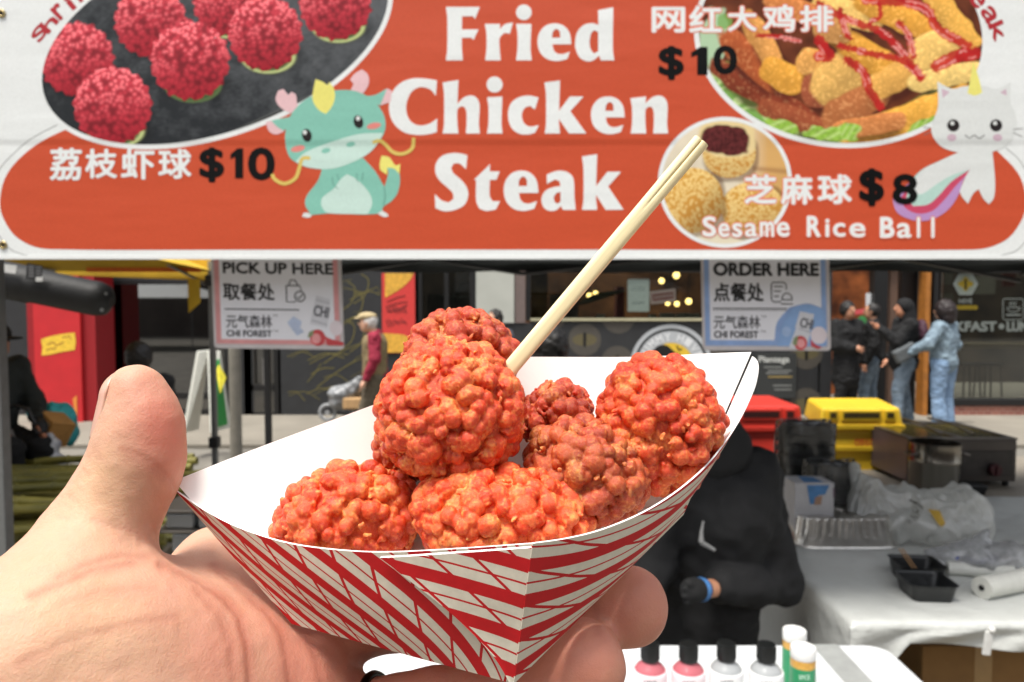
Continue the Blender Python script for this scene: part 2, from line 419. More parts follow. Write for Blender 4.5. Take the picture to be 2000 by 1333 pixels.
_rs = np.random.RandomState(3); _tab = _rs.rand(64, 64, 64).astype(np.float32)
def vnoise(Pt, f):
    q = np.asarray(Pt, np.float64) * f + 1000; i = np.floor(q).astype(int); t = q - i; t = t * t * (3 - 2 * t); r = 0
    for dx in (0, 1):
        for dy in (0, 1):
            for dz in (0, 1):
                w = (t[:, 0] if dx else 1 - t[:, 0]) * (t[:, 1] if dy else 1 - t[:, 1]) * (t[:, 2] if dz else 1 - t[:, 2])
                r = r + w * _tab[(i[:, 0] + dx) & 63, (i[:, 1] + dy) & 63, (i[:, 2] + dz) & 63]
    return r
def vnormals(V, F):
    n = np.zeros_like(V); fn = np.cross(V[F[:, 2]] - V[F[:, 0]], V[F[:, 3]] - V[F[:, 1]])
    for k in range(4): np.add.at(n, F[:, k], fn)
    return n / np.maximum(np.linalg.norm(n, axis=1), 1e-12)[:, None]
def relax(V, F, it=2, lam=0.5):
    for _ in range(it):
        s = np.zeros_like(V); c = np.zeros(len(V))
        for a, b in ((0, 1), (1, 2), (2, 3), (3, 0)):
            np.add.at(s, F[:, a], V[F[:, b]]); np.add.at(s, F[:, b], V[F[:, a]]); np.add.at(c, F[:, a], 1); np.add.at(c, F[:, b], 1)
        V = V + lam * (s / np.maximum(c, 1)[:, None] - V)
    return V
def project(V):
    q = V - np.array(CAML); d = q @ np.array(FWD); return 1000 + FPX * (q @ np.array(RIGHT)) / d, 666.5 - FPX * (q @ np.array(UP)) / d, d
# ================================================================== FOREGROUND: hand, paper tray, fried balls, chopsticks
def build_hand():
    lo = np.array([1e9] * 3); hi = -lo
    caps = []
    def add(a, b, k):
        pa = P(a[0], a[1], a[2]); pb = P(b[0], b[1], b[2]); caps.append((pa, pb, pxr(a[3], a[2]), pxr(b[3], b[2]), k))
    def chain(pts, k0, k=0.004):
        for i in range(len(pts) - 1): add(pts[i], pts[i + 1], k0 if i == 0 else k)
    K = 0.010
    # palm and heel
    add((185, 1062, .225, 110), (95, 1260, .205, 180), 0.001)
    add((250, 1265, .214, 165), (545, 1335, .236, 125), K)
    add((330, 1190, .240, 100), (470, 1190, .264, 100), K)
    add((430, 1240, .244, 120), (560, 1420, .238, 130), K)
    add((60, 1330, .200, 210), (320, 1520, .212, 230), K)
    add((100, 1600, .190, 260), (-300, 2150, .175, 290), K)
    # thumb
    chain([(267, 769, .231, 57), (269, 800, .231, 65), (269, 840, .231, 72.5), (263, 888, .231, 80), (250, 938, .231, 88), (226, 985, .229, 93), (185, 1062, .225, 108)], 0.0015, 0.0015)
    # pad of the thumb
    add((288, 842, .2302, 53), (286, 892, .2295, 58), 0.010)
    # index, hidden behind the tray
    chain([(430, 1120, .276, 92), (640, 1060, .312, 78), (820, 1010, .322, 72), (960, 985, .320, 62)], K)
    # middle finger under the tray
    chain([(430, 1165, .264, 108), (600, 1222, .258, 90), (800, 1180, .261, 80), (960, 1178, .258, 78), (1100, 1192, .252, 79), (1226, 1184, .245, 79)], K)
    # ring finger
    chain([(520, 1330, .245, 110), (660, 1425, .244, 88), (860, 1388, .238, 77), (1040, 1376, .229, 80), (1138, 1297, .227, 84)], K)
    # little finger, below the frame
    chain([(480, 1480, .236, 110), (680, 1560, .238, 74), (860, 1570, .233, 66), (1000, 1540, .226, 62), (1080, 1490, .223, 60)], K)
    for a, b, ra, rb, k in caps:
        for p, r in ((a, ra), (b, rb)):
            lo = np.minimum(lo, np.array(p) - r - .004); hi = np.maximum(hi, np.array(p) + r + .004)
    lo = np.maximum(lo, np.array(P(-420, 1800, .2)) - np.array((0, .08, 0))); S = SDF(lo, hi, 0.00095)
    for a, b, ra, rb, k in caps: S.cap(a, b, ra, rb, k)
    V, F = S.mesh(); V = relax(V, F, 16)
    N = vnormals(V, F)
    px, py, d = project(V); view = np.array(CAML) - V; view /= np.linalg.norm(view, axis=1)[:, None]
    facing = np.clip((N * view).sum(1) * 2, 0, 1)
    def pd(line):
        best = np.full(len(V), 1e9)
        for (x0, y0), (x1, y1) in zip(line[:-1], line[1:]):
            dx, dy = x1 - x0, y1 - y0; t = np.clip(((px - x0) * dx + (py - y0) * dy) / (dx * dx + dy * dy), 0, 1)
            best = np.minimum(best, np.hypot(px - x0 - t * dx, py - y0 - t * dy))
        return best
    creases = [  # polyline, depth mm, width px, redness
        ([(240, 878), (268, 888), (300, 903), (328, 932), (346, 962)], .55, 5, .45),
        ([(250, 893), (285, 905), (318, 935)], .35, 5, .3),
        ([(185, 1018), (225, 1030), (262, 1040), (300, 1068), (318, 1090)], .45, 5, .3),
        ([(113, 1132), (165, 1105), (235, 1085), (285, 1090)], .45, 6, .5),
        ([(60, 1165), (120, 1142), (190, 1112), (262, 1100)], .5, 6, .6),
        ([(313, 1103), (350, 1115), (392, 1135), (440, 1170), (468, 1205), (482, 1258), (488, 1333), (480, 1420)], 1.3, 7, .8),
        ([(416, 1106), (470, 1150), (520, 1195), (548, 1235), (560, 1280), (566, 1345), (560, 1420)], 1.1, 7, .8),
        ([(380, 1150), (430, 1205), (452, 1260), (455, 1333)], .5, 7, .4),
        ([(40, 1296), (110, 1262), (186, 1235), (274, 1216), (340, 1205)], .45, 8, .4),
        ([(130, 1180), (200, 1155), (300, 1150)], .3, 8, .3),
        ([(600, 1245), (620, 1290), (628, 1345)], .8, 7, .6),
        ([(310, 1110), (340, 1150), (352, 1190), (350, 1240)], .3, 5, .1),
        ([(330, 1105), (368, 1150), (385, 1200)], .3, 5, .1),
        ([(1170, 1130), (1160, 1180), (1170, 1235)], .5, 6, .4)]
    rnd = np.random.RandomState(5)
    for _ in range(46):   # fine skin lines over the thumb's back and base
        x = rnd.uniform(120, 335); y = rnd.uniform(930, 1080); L_ = rnd.uniform(25, 70); a = math.radians(rnd.uniform(62, 84))
        creases.append(([(x, y), (x + L_ * .5 * math.cos(a), y + L_ * .5 * math.sin(a)), (x + L_ * math.cos(a + .1), y + L_ * math.sin(a + .1))], .26, 2.4, .10))
    for _ in range(26):   # wrinkles at the knuckle edge of the thumb
        y = rnd.uniform(860, 1010); x = 205 - (y - 800) * .52 + rnd.uniform(-8, 25); a = math.radians(rnd.uniform(10, 60))
        creases.append(([(x, y), (x + 22 * math.cos(a), y + 22 * math.sin(a))], .28, 3.2, .2))
    for _ in range(60):
        x = rnd.uniform(20, 520); y = rnd.uniform(1110, 1330); L_ = rnd.uniform(30, 90); a = math.radians(rnd.uniform(-40, 15) if x < 300 else rnd.uniform(40, 85))
        creases.append(([(x, y), (x + L_ * math.cos(a), y + L_ * math.sin(a))], .2, 2.8, .08))
    red = np.zeros(len(V)); disp = np.zeros(len(V))
    for ln, dep, wd, rd in creases:
        dd = pd(ln); g = np.exp(-(dd / (wd * .8))**2) * facing
        disp += dep * .00034 * g; red = np.maximum(red, np.exp(-(dd / (wd * 1.7))**2) * facing * rd)
    V2 = V - N * disp[:, None]
    V2 += N * ((vnoise(V, 420) - .5) * .00022 + (vnoise(V, 110) - .5) * .0007)[:, None]
    base = np.array(lin((200, 155, 130))); pink = np.array(lin((200, 118, 100))); yel = np.array(lin((206, 170, 135))); redc = np.array(lin((158, 84, 66)))
    n1 = vnoise(V, 60); n2 = vnoise(V, 220); n3 = vnoise(V, 900)
    col = base[None] * (1 + (n3[:, None] - .5) * .06)
    def blob(x, y, rx, ry): return np.exp(-(((px - x) / rx)**2 + ((py - y) / ry)**2)) * facing
    wp = np.clip(blob(310, 835, 60, 90) * .85 + blob(240, 745, 60, 30) * .2 + blob(1270, 1140, 90, 90) * .55 + blob(1180, 1270, 90, 90) * .5 + blob(430, 1260, 90, 130) * .35 + (n1 - .45) * .35 * (py > 1080) + (n2 - .5) * .22, 0, 1)
    wp = np.maximum(wp, np.clip((px - 430) / 250, 0, .62) * (py > 1040))
    col = col * (1 - wp[:, None]) + pink * wp[:, None]
    wy = np.clip(blob(190, 960, 70, 90) * .7 + blob(150, 1230, 150, 110) * .6 + (n2 - .5) * .3, 0, .8)
    col = col * (1 - wy[:, None]) + yel * wy[:, None]
    red = np.clip(red * (0.6 + .6 * n2), 0, 1)[:, None] * .75; col = col * (1 - red) + redc * red
    skin = M_attr('hand_skin', rough=.5, spec=.35, sss=.35, sscale=.0035, bump=.6, bscale=1100, bdist=.0004, rvar=.08)
    hand = thing('person', 'bare hand reaching in from the lower left, holding the checked paper tray', 'person', P(150, 1300, .21))
    body = raw_mesh('hand', V2, F, skin, hand, col)
    # thumbnail: curved plate on the left side of the thumb tip
    nail_m = M('thumb_nail_plate', (208, 158, 138), rough=.38, var=.05, spec=.5, sss=.2, coat=.2)
    T = np.array(P(267, 778, .231)); rad = pxr(59.5, .231)
    ax = np.array(P(270, 760, .231)) - np.array(P(263, 880, .231)); ax /= np.linalg.norm(ax)
    left = -np.array(RIGHT) * .97 - np.array(FWD) * .16; left -= ax * (left @ ax); left /= np.linalg.norm(left); oth = np.cross(ax, left)
    g = G()
    def nf(u, v):
        a = (u - .5) * 1.70 * (1 - .45 * max(0, (v - .72) / .28)**2) * (1 - .35 * max(0, (.22 - v) / .22)**2); z = -.0125 + v * .0205
        rr = (math.sqrt(max(rad * rad - z * z, 1e-8)) if z > 0 else rad * (1 - z * 15.5)) * 1.0 + .00035 + .0009 - .0007 * abs(u - .5) * 2
        rr = max(rr, rad * .62)
        return Vector(T + ax * z + (left * math.cos(a) + oth * math.sin(a)) * rr)
    g.grid(nf, 18, 20); nail = g.build('thumbnail', nail_m, body, smooth=True)
    sm = nail.modifiers.new('thickness', 'SOLIDIFY'); sm.thickness = .0006; sm.offset = -1
    # ring on the ring finger
    c = np.array(P(738, 1412, .2415)); t = np.array(P(860, 1388, .238)) - np.array(P(660, 1425, .244)); t /= np.linalg.norm(t)
    x = np.cross(t, np.array(UP)); x /= np.linalg.norm(x); y = np.cross(t, x); R = pxr(86, .2415); g = G()
    g.tube([Vector(c + (x * math.cos(a) + y * math.sin(a)) * R) for a in np.linspace(0, 2 * math.pi, 49)[:-1]] + [Vector(c + x * R)], .0016, n=10, cap=False)
    r = g.build('finger_ring', M('dark_metal_ring', (40, 36, 34), rough=.25, metal=1, var=.1), smooth=True)
    tag(r, 'dark metal ring on the finger under the paper tray', 'ring')
build_hand()

# ------------------------------------------------------------------ paper tray
def polyline_eval(pts, smooth=True):
    Q = [Vector(p) for p in pts]
    seg = [0]
    for a, b in zip(Q[:-1], Q[1:]): seg.append(seg[-1] + (P(*b) - P(*a)).length)
    T = [s / seg[-1] for s in seg]
    def ev(t):
        t = min(max(t, 0), 1); i = 0
        while i < len(T) - 2 and t > T[i + 1]: i += 1
        u = (t - T[i]) / (T[i + 1] - T[i]); p0 = Q[max(i - 1, 0)]; p1 = Q[i]; p2 = Q[i + 1]; p3 = Q[min(i + 2, len(Q) - 1)]
        q = 0.5 * ((2 * p1) + (p2 - p0) * u + (2 * p0 - 5 * p1 + 4 * p2 - p3) * u * u + (3 * p1 - p0 - 3 * p2 + p3) * u**3)
        return P(q.x, q.y, q.z)
    return ev
def tray_material():
    m, nt, N, L, b = nodes_of('checked_paper')
    uv = N.new('ShaderNodeUVMap'); uv.uv_map = 'UVMap'; sp = N.new('ShaderNodeSeparateXYZ'); L.new(uv.outputs[0], sp.inputs[0])
    def mth(op, a, b_=None, clamp=False):
        n = N.new('ShaderNodeMath'); n.operation = op; n.use_clamp = clamp
        for i, x in enumerate((a, b_)):
            if x is None: continue
            if isinstance(x, (int, float)): n.inputs[i].default_value = x
            else: L.new(x, n.inputs[i])
        return n.outputs[0]
    u, v = sp.outputs[0], sp.outputs[1]
    def band(x, c, w):   # 1 where |frac(x) - c| < w (wrapped)
        f = mth('FRACT', mth('ADD', x, 0.5 - c)); return mth('LESS_THAN', mth('ABSOLUTE', mth('SUBTRACT', f, 0.5)), w)
    lineA = band(u, 0.0, 0.048)
    colid = mth('FLOOR', u)
    vv = mth('ADD', v, mth('MULTIPLY', colid, 0.0))
    par = mth('FRACT', mth('MULTIPLY', v, 0.5))
    thick = band(v, 0.19, 0.19)                                  # fat band
    lineB = band(v, 0.69, 0.028)
    red = mth('MAXIMUM', mth('MAXIMUM', lineA, thick), lineB)
    tc = N.new('ShaderNodeTexCoord'); nz = N.new('ShaderNodeTexNoise'); nz.inputs['Scale'].default_value = 500; nz.inputs['Detail'].default_value = 4; L.new(tc.outputs['Object'], nz.inputs['Vector'])
    n2 = N.new('ShaderNodeTexNoise'); n2.inputs['Scale'].default_value = 40; L.new(tc.outputs['Object'], n2.inputs['Vector'])
    mx = N.new('ShaderNodeMix'); mx.data_type = 'RGBA'; L.new(red, mx.inputs[0]); mx.inputs[6].default_value = (*lin((222, 214, 196)), 1); mx.inputs[7].default_value = (*lin((196, 26, 32)), 1)
    m3 = N.new('ShaderNodeMix'); m3.data_type = 'RGBA'; m3.blend_type = 'MULTIPLY'; m3.inputs[0].default_value = .22
    L.new(mx.outputs[2], m3.inputs[6]); L.new(nz.outputs['Fac'], m3.inputs[7]); L.new(m3.outputs[2], b.inputs['Base Color'])
    b.inputs['Roughness'].default_value = .62; b.inputs['Specular IOR Level'].default_value = .3
    bp = N.new('ShaderNodeBump'); bp.inputs['Strength'].default_value = .12; bp.inputs['Distance'].default_value = .0003; L.new(nz.outputs['Fac'], bp.inputs['Height'])
    b2 = N.new('ShaderNodeBump'); b2.inputs['Strength'].default_value = .25; b2.inputs['Distance'].default_value = .004; L.new(n2.outputs['Fac'], b2.inputs['Height']); L.new(bp.outputs[0], b2.inputs['Normal'])
    L.new(b2.outputs[0], b.inputs['Normal'])
    return m
PAPER_OUT = tray_material()
PAPER_IN = M('white_tray_board', (246, 244, 240), rough=.55, var=.025, scale=60, bump=.08, bscale=900, sss=0)
NBp = P(1003, 1336, .205); LBp = P(570, 1219, .228); RBp = P(1335, 1006, .25); BBp = LBp + RBp - NBp
NB2 = P(1003.5, 1336.5, .2038)
tray = thing('paper_food_tray', 'red and white checked paper food tray held in the hand', 'food tray', (NBp + LBp + RBp + BBp) / 4)
def lerp(a, b, t): return a + (b - a) * t
def wall(name, rim, b0, b1, inside, uvf, nu=64, nv=16, bulge=0.0, patterned=True, thick=.0005, t_end=None, rimfn=None, start=0.0):
    ev = rimfn or polyline_eval(rim); cen = inside
    def S(u, v):
        a = ev(u); b = lerp(b0, b1, u); p = lerp(a, b, v)
        return p
    vo = [[S(i / nu, start + (1 - start) * j / nv) for i in range(nu + 1)] for j in range(nv + 1)]
    V = []; Fa = []; mi = []; UV = []
    n0 = []
    for j in range(nv + 1):
        row = []
        for i in range(nu + 1):
            du = vo[j][min(i + 1, nu)] - vo[j][max(i - 1, 0)]; dv = vo[min(j + 1, nv)][i] - vo[max(j - 1, 0)][i]
            n = du.cross(dv)
            n = n.normalized() if n.length > 1e-12 else Vector((0, 0, 1))
            if n.dot(cen - vo[j][i]) < 0: n = -n
            row.append(n)
        n0.append(row)
    W_ = nu + 1; off = (nv + 1) * W_
    for j in range(nv + 1):
        for i in range(nu + 1): V.append(vo[j][i] - n0[j][i] * bulge * math.sin(math.pi * j / nv) * math.sin(math.pi * i / nu))
    for j in range(nv + 1):
        for i in range(nu + 1): V.append(Vector(V[j * W_ + i]) + n0[j][i] * thick)
    ref = (Vector(V[1]) - Vector(V[0])).cross(Vector(V[W_]) - Vector(V[0]))
    flip = ref.dot(n0[0][0]) > 0
    for j in range(nv):
        for i in range(nu):
            a = j * W_ + i; q = (a, a + 1, a + W_ + 1, a + W_); q2 = tuple(x + off for x in q)
            Fa.append(tuple(reversed(q)) if flip else q); mi.append(0); Fa.append(q2 if flip else tuple(reversed(q2))); mi.append(1)
    for i in range(nu):
        Fa.append((i, i + 1, i + 1 + off, i + off)); mi.append(1)
        a = nv * W_ + i; Fa.append((a, a + 1, a + 1 + off, a + off)); mi.append(0)
    for j in range(nv):
        for i in (0, nu):
            a = j * W_ + i; Fa.append((a, a + W_, a + W_ + off, a + off)); mi.append(0 if name == 'side_panel' and i == 0 else 1)
    o = raw_mesh(name, [tuple(v) for v in V], [list(f) for f in Fa], PAPER_OUT if patterned else PAPER_IN, tray, None, True)
    o.data.materials.append(PAPER_IN); o.data.polygons.foreach_set('material_index', mi)
    uvl = o.data.uv_layers.new(name='UVMap')
    for lp in o.data.loops:
        k = lp.vertex_index % off; j, i = divmod(k, W_); uvl.data[lp.index].uv = uvf(i / nu, start + (1 - start) * j / nv)
    try: o.data.set_sharp_from_angle(angle=math.radians(50))
    except Exception: pass
    return o
CEN = (P(880, 805, .235) + P(1090, 925, .235)) / 2
RIM_F = [(340, 957, .235), (400, 998, .230), (470, 1033, .224), (560, 1061, .217), (660, 1075, .210), (760, 1079, .205), (900, 1072, .199), (1040, 1062, .195)]
RIM_R = [(1040.5, 1062, .1938), (1110, 1052, .199), (1180, 1034, .206), (1260, 1000, .216), (1330, 955, .226), (1390, 900, .236), (1440, 830, .246), (1472, 765, .2535), (1482, 725, .2575), (1479, 705, .2595), (1469, 697, .2605)]
RIM_BL = [(341, 940, .2355), (500, 877, .246), (720, 795, .259), (985, 697, .275)]
RIM_BR = [(985, 697, .275), (1100, 698, .275), (1250, 698, .273), (1380, 692, .268), (1467.5, 689, .2622)]
# skewed plaid: u counts steep lines, v counts rows
def uv_front(u, v): return (u * 9.6 + v * .65 + .1, 2.0 * v - 7.0 * u + .35 + 20)
def uv_right(u, v): return (4.0 * (v - 1.03 * u) + 20.3, 4.0 * (v - .2 * u) + 20.6)
def uv_tab(u, v): return (u * 3.2 + v * 1.2, v * 5.2 - u * 1.1 + .1 + 20)
wall('front_panel', RIM_F, LBp, NBp, CEN, uv_front, nu=90, nv=24, bulge=.0012)
wall('side_panel', RIM_R, NB2, RBp, CEN, uv_right, nu=90, nv=24, bulge=.0020)
wall('back_panel', RIM_BL, LBp + (BBp - LBp) * .01, BBp, CEN, uv_front, nu=40, nv=12, bulge=.001)
wall('end_panel', RIM_BR, BBp, RBp + (BBp - RBp) * .008, CEN, uv_front, nu=40, nv=12, bulge=.0006)
# glued tab: the side panel's flap folded round the near corner, over the front panel
evf = polyline_eval(RIM_F)
def tab_grid():
    nu, nv = 40, 28; V = []; Fa = []; mi = []
    def S(u, v): return lerp(evf(u), lerp(LBp, NBp, u), v)
    u0 = min((k / 400 for k in range(401)), key=lambda k: abs(project(np.array([tuple(evf(k))]))[0][0] - 742))
    V1 = []
    for j in range(nv + 1):
        v = .018 + .982 * j / nv; ul = u0 + (1.0 - u0) * v**1.12
        for i in range(nu + 1):
            u = ul + (1.0 - ul) * i / nu; p = S(u, v); n = (S(min(u + .01, 1), v) - S(max(u - .01, 0), v)).cross(S(u, min(v + .01, 1)) - S(u, max(v - .01, 0)))
            n = n.normalized() if n.length > 1e-14 else Vector((0, -1, 0))
            if n.dot(CEN - p) > 0: n = -n
            V1.append(p + n * (.0012 * math.sin(math.pi * v) * math.sin(math.pi * u) + .0009 + .0007 * (1 - i / nu)**3))
    W_ = nu + 1; off = len(V1); V2 = V1 + [p + (CEN - p).normalized() * .0006 for p in V1]
    ref = (V1[1] - V1[0]).cross(V1[W_] - V1[0]); flip = ref.dot(CEN - V1[0]) > 0
    for j in range(nv):
        for i in range(nu):
            q = (j * W_ + i, j * W_ + i + 1, (j + 1) * W_ + i + 1, (j + 1) * W_ + i); q = tuple(reversed(q)) if flip else q
            Fa.append(q); mi.append(0); Fa.append(tuple(x + off for x in reversed(q))); mi.append(1)
    for i in range(nu): Fa.append((i, i + 1, i + 1 + off, i + off)); mi.append(1)
    for j in range(nv): a = j * W_; Fa.append((a, a + W_, a + W_ + off, a + off)); mi.append(1)
    o = raw_mesh('corner_tab', [tuple(v) for v in V2], [list(f) for f in Fa], PAPER_OUT, tray); o.data.materials.append(PAPER_IN); o.data.polygons.foreach_set('material_index', mi)
    uvl = o.data.uv_layers.new(name='UVMap'); qx, qy, _ = project(np.array([tuple(v) for v in V1]))
    for lp in o.data.loops:
        k = lp.vertex_index % off; v = .018 + .982 * (k // W_) / nv; uu = (lerp(1041, 1003, v) - qx[k]) / 190.0; vw = v
        uvl.data[lp.index].uv = (4.0 * (vw + .62 * uu) + 20.3, 4.0 * (vw + .22 * uu) + 20.6)
    try: o.data.set_sharp_from_angle(angle=math.radians(50))
    except Exception: pass
tab_grid()
def base_panel():
    up = (RBp - NBp).cross(LBp - NBp).normalized()
    if up.z < 0: up = -up
    g = G(); pts = [NBp, RBp, BBp, LBp]
    g.hexa([p + up * .0012 + ((NBp + LBp + RBp + BBp) / 4 - p) * .03 for p in pts], [p + up * .0019 + ((NBp + LBp + RBp + BBp) / 4 - p) * .03 for p in pts]); g.build('base_panel', PAPER_IN, tray)
base_panel()

# ------------------------------------------------------------------ fried shrimp balls
BALL_MAT = M_attr('fried_batter', rough=.32, spec=.45, sss=.55, sscale=.0034, bump=.65, bscale=2300, bdist=.0006, coat=.04, rvar=.2, srad=(1, .28, .1))
def batter_detail():
    nt = BALL_MAT.node_tree; N = nt.nodes; L = nt.links; b = N['Principled BSDF']; at = [n for n in N if n.type == 'ATTRIBUTE'][0]; tc = N.new('ShaderNodeTexCoord')
    last = at.outputs['Color']
    for sc_, lo_, hi_, col, amt in ((900, .56, .70, (.70, .22, .06), .38), (2600, .60, .74, (.9, .45, .2), .38), (420, .42, .30, (.42, .025, .006), .5)):
        nz = N.new('ShaderNodeTexNoise'); nz.inputs['Scale'].default_value = sc_; nz.inputs['Detail'].default_value = 6; nz.inputs['Roughness'].default_value = .7; L.new(tc.outputs['Object'], nz.inputs['Vector'])
        mr = N.new('ShaderNodeMapRange'); mr.inputs['From Min'].default_value = lo_; mr.inputs['From Max'].default_value = hi_; mr.inputs['To Max'].default_value = amt; L.new(nz.outputs['Fac'], mr.inputs[0])
        mx = N.new('ShaderNodeMix'); mx.data_type = 'RGBA'; L.new(mr.outputs[0], mx.inputs[0]); L.new(last, mx.inputs[6]); mx.inputs[7].default_value = (*col, 1); last = mx.outputs[2]
    L.new(last, b.inputs['Base Color'])
batter_detail()
def over_np(c, d, m): return c * (1 - m[:, None]) + d * m[:, None]
def food_ball(label, c, rpx, drad, seed, cols, npearl=190, rot=0.0, pr=(.0020, .0033), crumb=1.0):
    rs = np.random.RandomState(seed); cx, cy, d = c; C = np.array(P(cx, cy, d)); rx, ry = pxr(rpx[0], d), pxr(rpx[1], d)
    a = math.radians(rot); e1 = np.array(RIGHT) * math.cos(a) + np.array(UP) * math.sin(a); e2 = -np.array(RIGHT) * math.sin(a) + np.array(UP) * math.cos(a); e3 = np.array(FWD)
    R = np.array([rx, drad, ry]); npearl = int(1.22 * 4 * (((rx * drad)**1.6 + (rx * ry)**1.6 + (ry * drad)**1.6) / 3)**(1 / 1.6) / (.00266**2)); AX = np.array([e1, e3, e2]); rm = R.max()
    S = SDF(C - rm - .005, C + rm + .005, .00037); S.track()
    S.ell(C, R - .0034, 0, AX, ident=0)
    ids = [0]; k = 0
    for i in range(npearl):
        z = 1 - 2 * (i + .5) / npearl; ph = i * 2.39996 + rs.uniform(-.35, .35); z = np.clip(z + rs.uniform(-.05, .05), -1, 1); q = math.sqrt(1 - z * z)
        n = np.array([q * math.cos(ph), q * math.sin(ph), z]); r = rs.uniform(*pr) * (1 + .3 * (rs.rand() < .12))
        p = C + AX.T @ (n * (R - .0020 - r * .30 + rs.uniform(-.0010, .0008)))
        B = rs.normal(size=(3, 3)); Qm, _ = np.linalg.qr(B); sc = np.array([rs.uniform(.85, 1.2), rs.uniform(.85, 1.12), rs.uniform(.9, 1.12)]) * r
        S.ell(p, sc, .00018, Qm, ident=i + 1)
    for i in range(int(220 * crumb)):     # crumbs and shreds of batter between the pearls
        n = rs.normal(size=3); n /= np.linalg.norm(n); p = C + AX.T @ (n * (R - .0012 + rs.uniform(-.0010, .0006)))
        B = rs.normal(size=(3, 3)); Qm, _ = np.linalg.qr(B)
        S.ell(p, np.array([rs.uniform(.0006, .0015), rs.uniform(.0004, .0008), rs.uniform(.0005, .0010)]), .0005, Qm, ident=npearl + 1 + i)
    V, F = S.mesh(); V = relax(V, F, 1, .35); gi = np.clip(np.round((V - S.lo) / S.h).astype(int), 0, np.array(S.F.shape) - 1)
    pid = S.id[gi[:, 0], gi[:, 1], gi[:, 2]]; N = vnormals(V, F)
    patch = vnoise(V + seed, 160); fine = vnoise(V, 1500); mid = vnoise(V + seed * 3, 600)
    V = V + N * ((fine - .5) * .00020 + (mid - .5) * .00028 * crumb + (np.clip(patch - .55, 0, 1)) * (vnoise(V, 2200) - .5) * .0013 * crumb)[:, None]
    pv = rs.rand(npearl + 600); iscr = pid > npearl
    A0, A1, A2, A3 = [np.array(lin(x)) for x in cols]     # deep, main, light, golden
    t = pv[pid][:, None]; col = A1 * (1 - t) + A2 * t
    t2 = np.clip((.62 - pv[(pid * 7 + 3) % len(pv)]) * .9, 0, .6)[:, None]; col = col * (1 - t2) + A0 * t2
    gold = np.clip((patch - .60) * 5, 0, 1) * .55 * (.2 + 1.1 * fine) + .35 * iscr * (pv[pid] > .5) + np.clip((fine - .62) * 5, 0, .7) * .55
    gold = np.clip(gold, 0, .9)[:, None]; col = col * (1 - gold) + A3 * gold
    spk = np.clip((vnoise(V, 2600) - .68) * 6, 0, 1) * np.clip((mid - .4) * 3, 0, 1); col = over_np(col, A0 * .55, spk * .5); col *= (1 + (fine[:, None] - .5) * .22)
    o = raw_mesh('fried_shrimp_ball', V, F, BALL_MAT, None, col, origin=C)
    tag(o, label, 'fried ball', 'fried shrimp balls in the paper tray')
ORG = ((180, 24, 8), (218, 66, 28), (232, 102, 56), (238, 158, 86))
BRT = ((208, 38, 10), (234, 80, 36), (244, 118, 66), (246, 174, 98))
DRK = ((136, 30, 12), (178, 66, 32), (196, 94, 54), (208, 144, 80))
MID = ((126, 22, 8), (182, 54, 28), (200, 82, 48), (212, 140, 78))  # tint darkened for the top ball, its shade put into the colour
food_ball('large round orange red ball at the front of the pile, pierced by the chopsticks', (881, 806, .233), (149, 147), .0215, 11, ORG, 210)
food_ball('ball tinted darker for shade at the very top of the pile, behind the pierced ball', (898, 708, .2585), (119, 110), .017, 12, MID, 150)
food_ball('small red ball half hidden in the middle, against the white back of the tray', (1088, 818, .2565), (76, 80), .0125, 13, MID, 90)
food_ball('orange ball at the right end of the tray beside the tall paper flap', (1288, 828, .2475), (127, 140), .018, 14, ORG, 190, rot=8)
food_ball('darkest brown ball lying between the brightest front ball and the right end ball', (1146, 922, .236), (128, 104), .017, 15, DRK, 170, rot=-28)
food_ball('brightest orange ball lying lowest at the front rim of the tray', (978, 1012, .2245), (180, 112), .0175, 16, BRT, 190, rot=-6)
food_ball('lumpy orange ball at the left front of the tray, separate from the others\' stack', (680, 1015, .2385), (152, 112), .0185, 17, ORG, 180, rot=12)
food_ball('small brown ball peeping out below the left side of the pierced ball', (800, 872, .2515), (72, 72), .012, 18, DRK, 80)

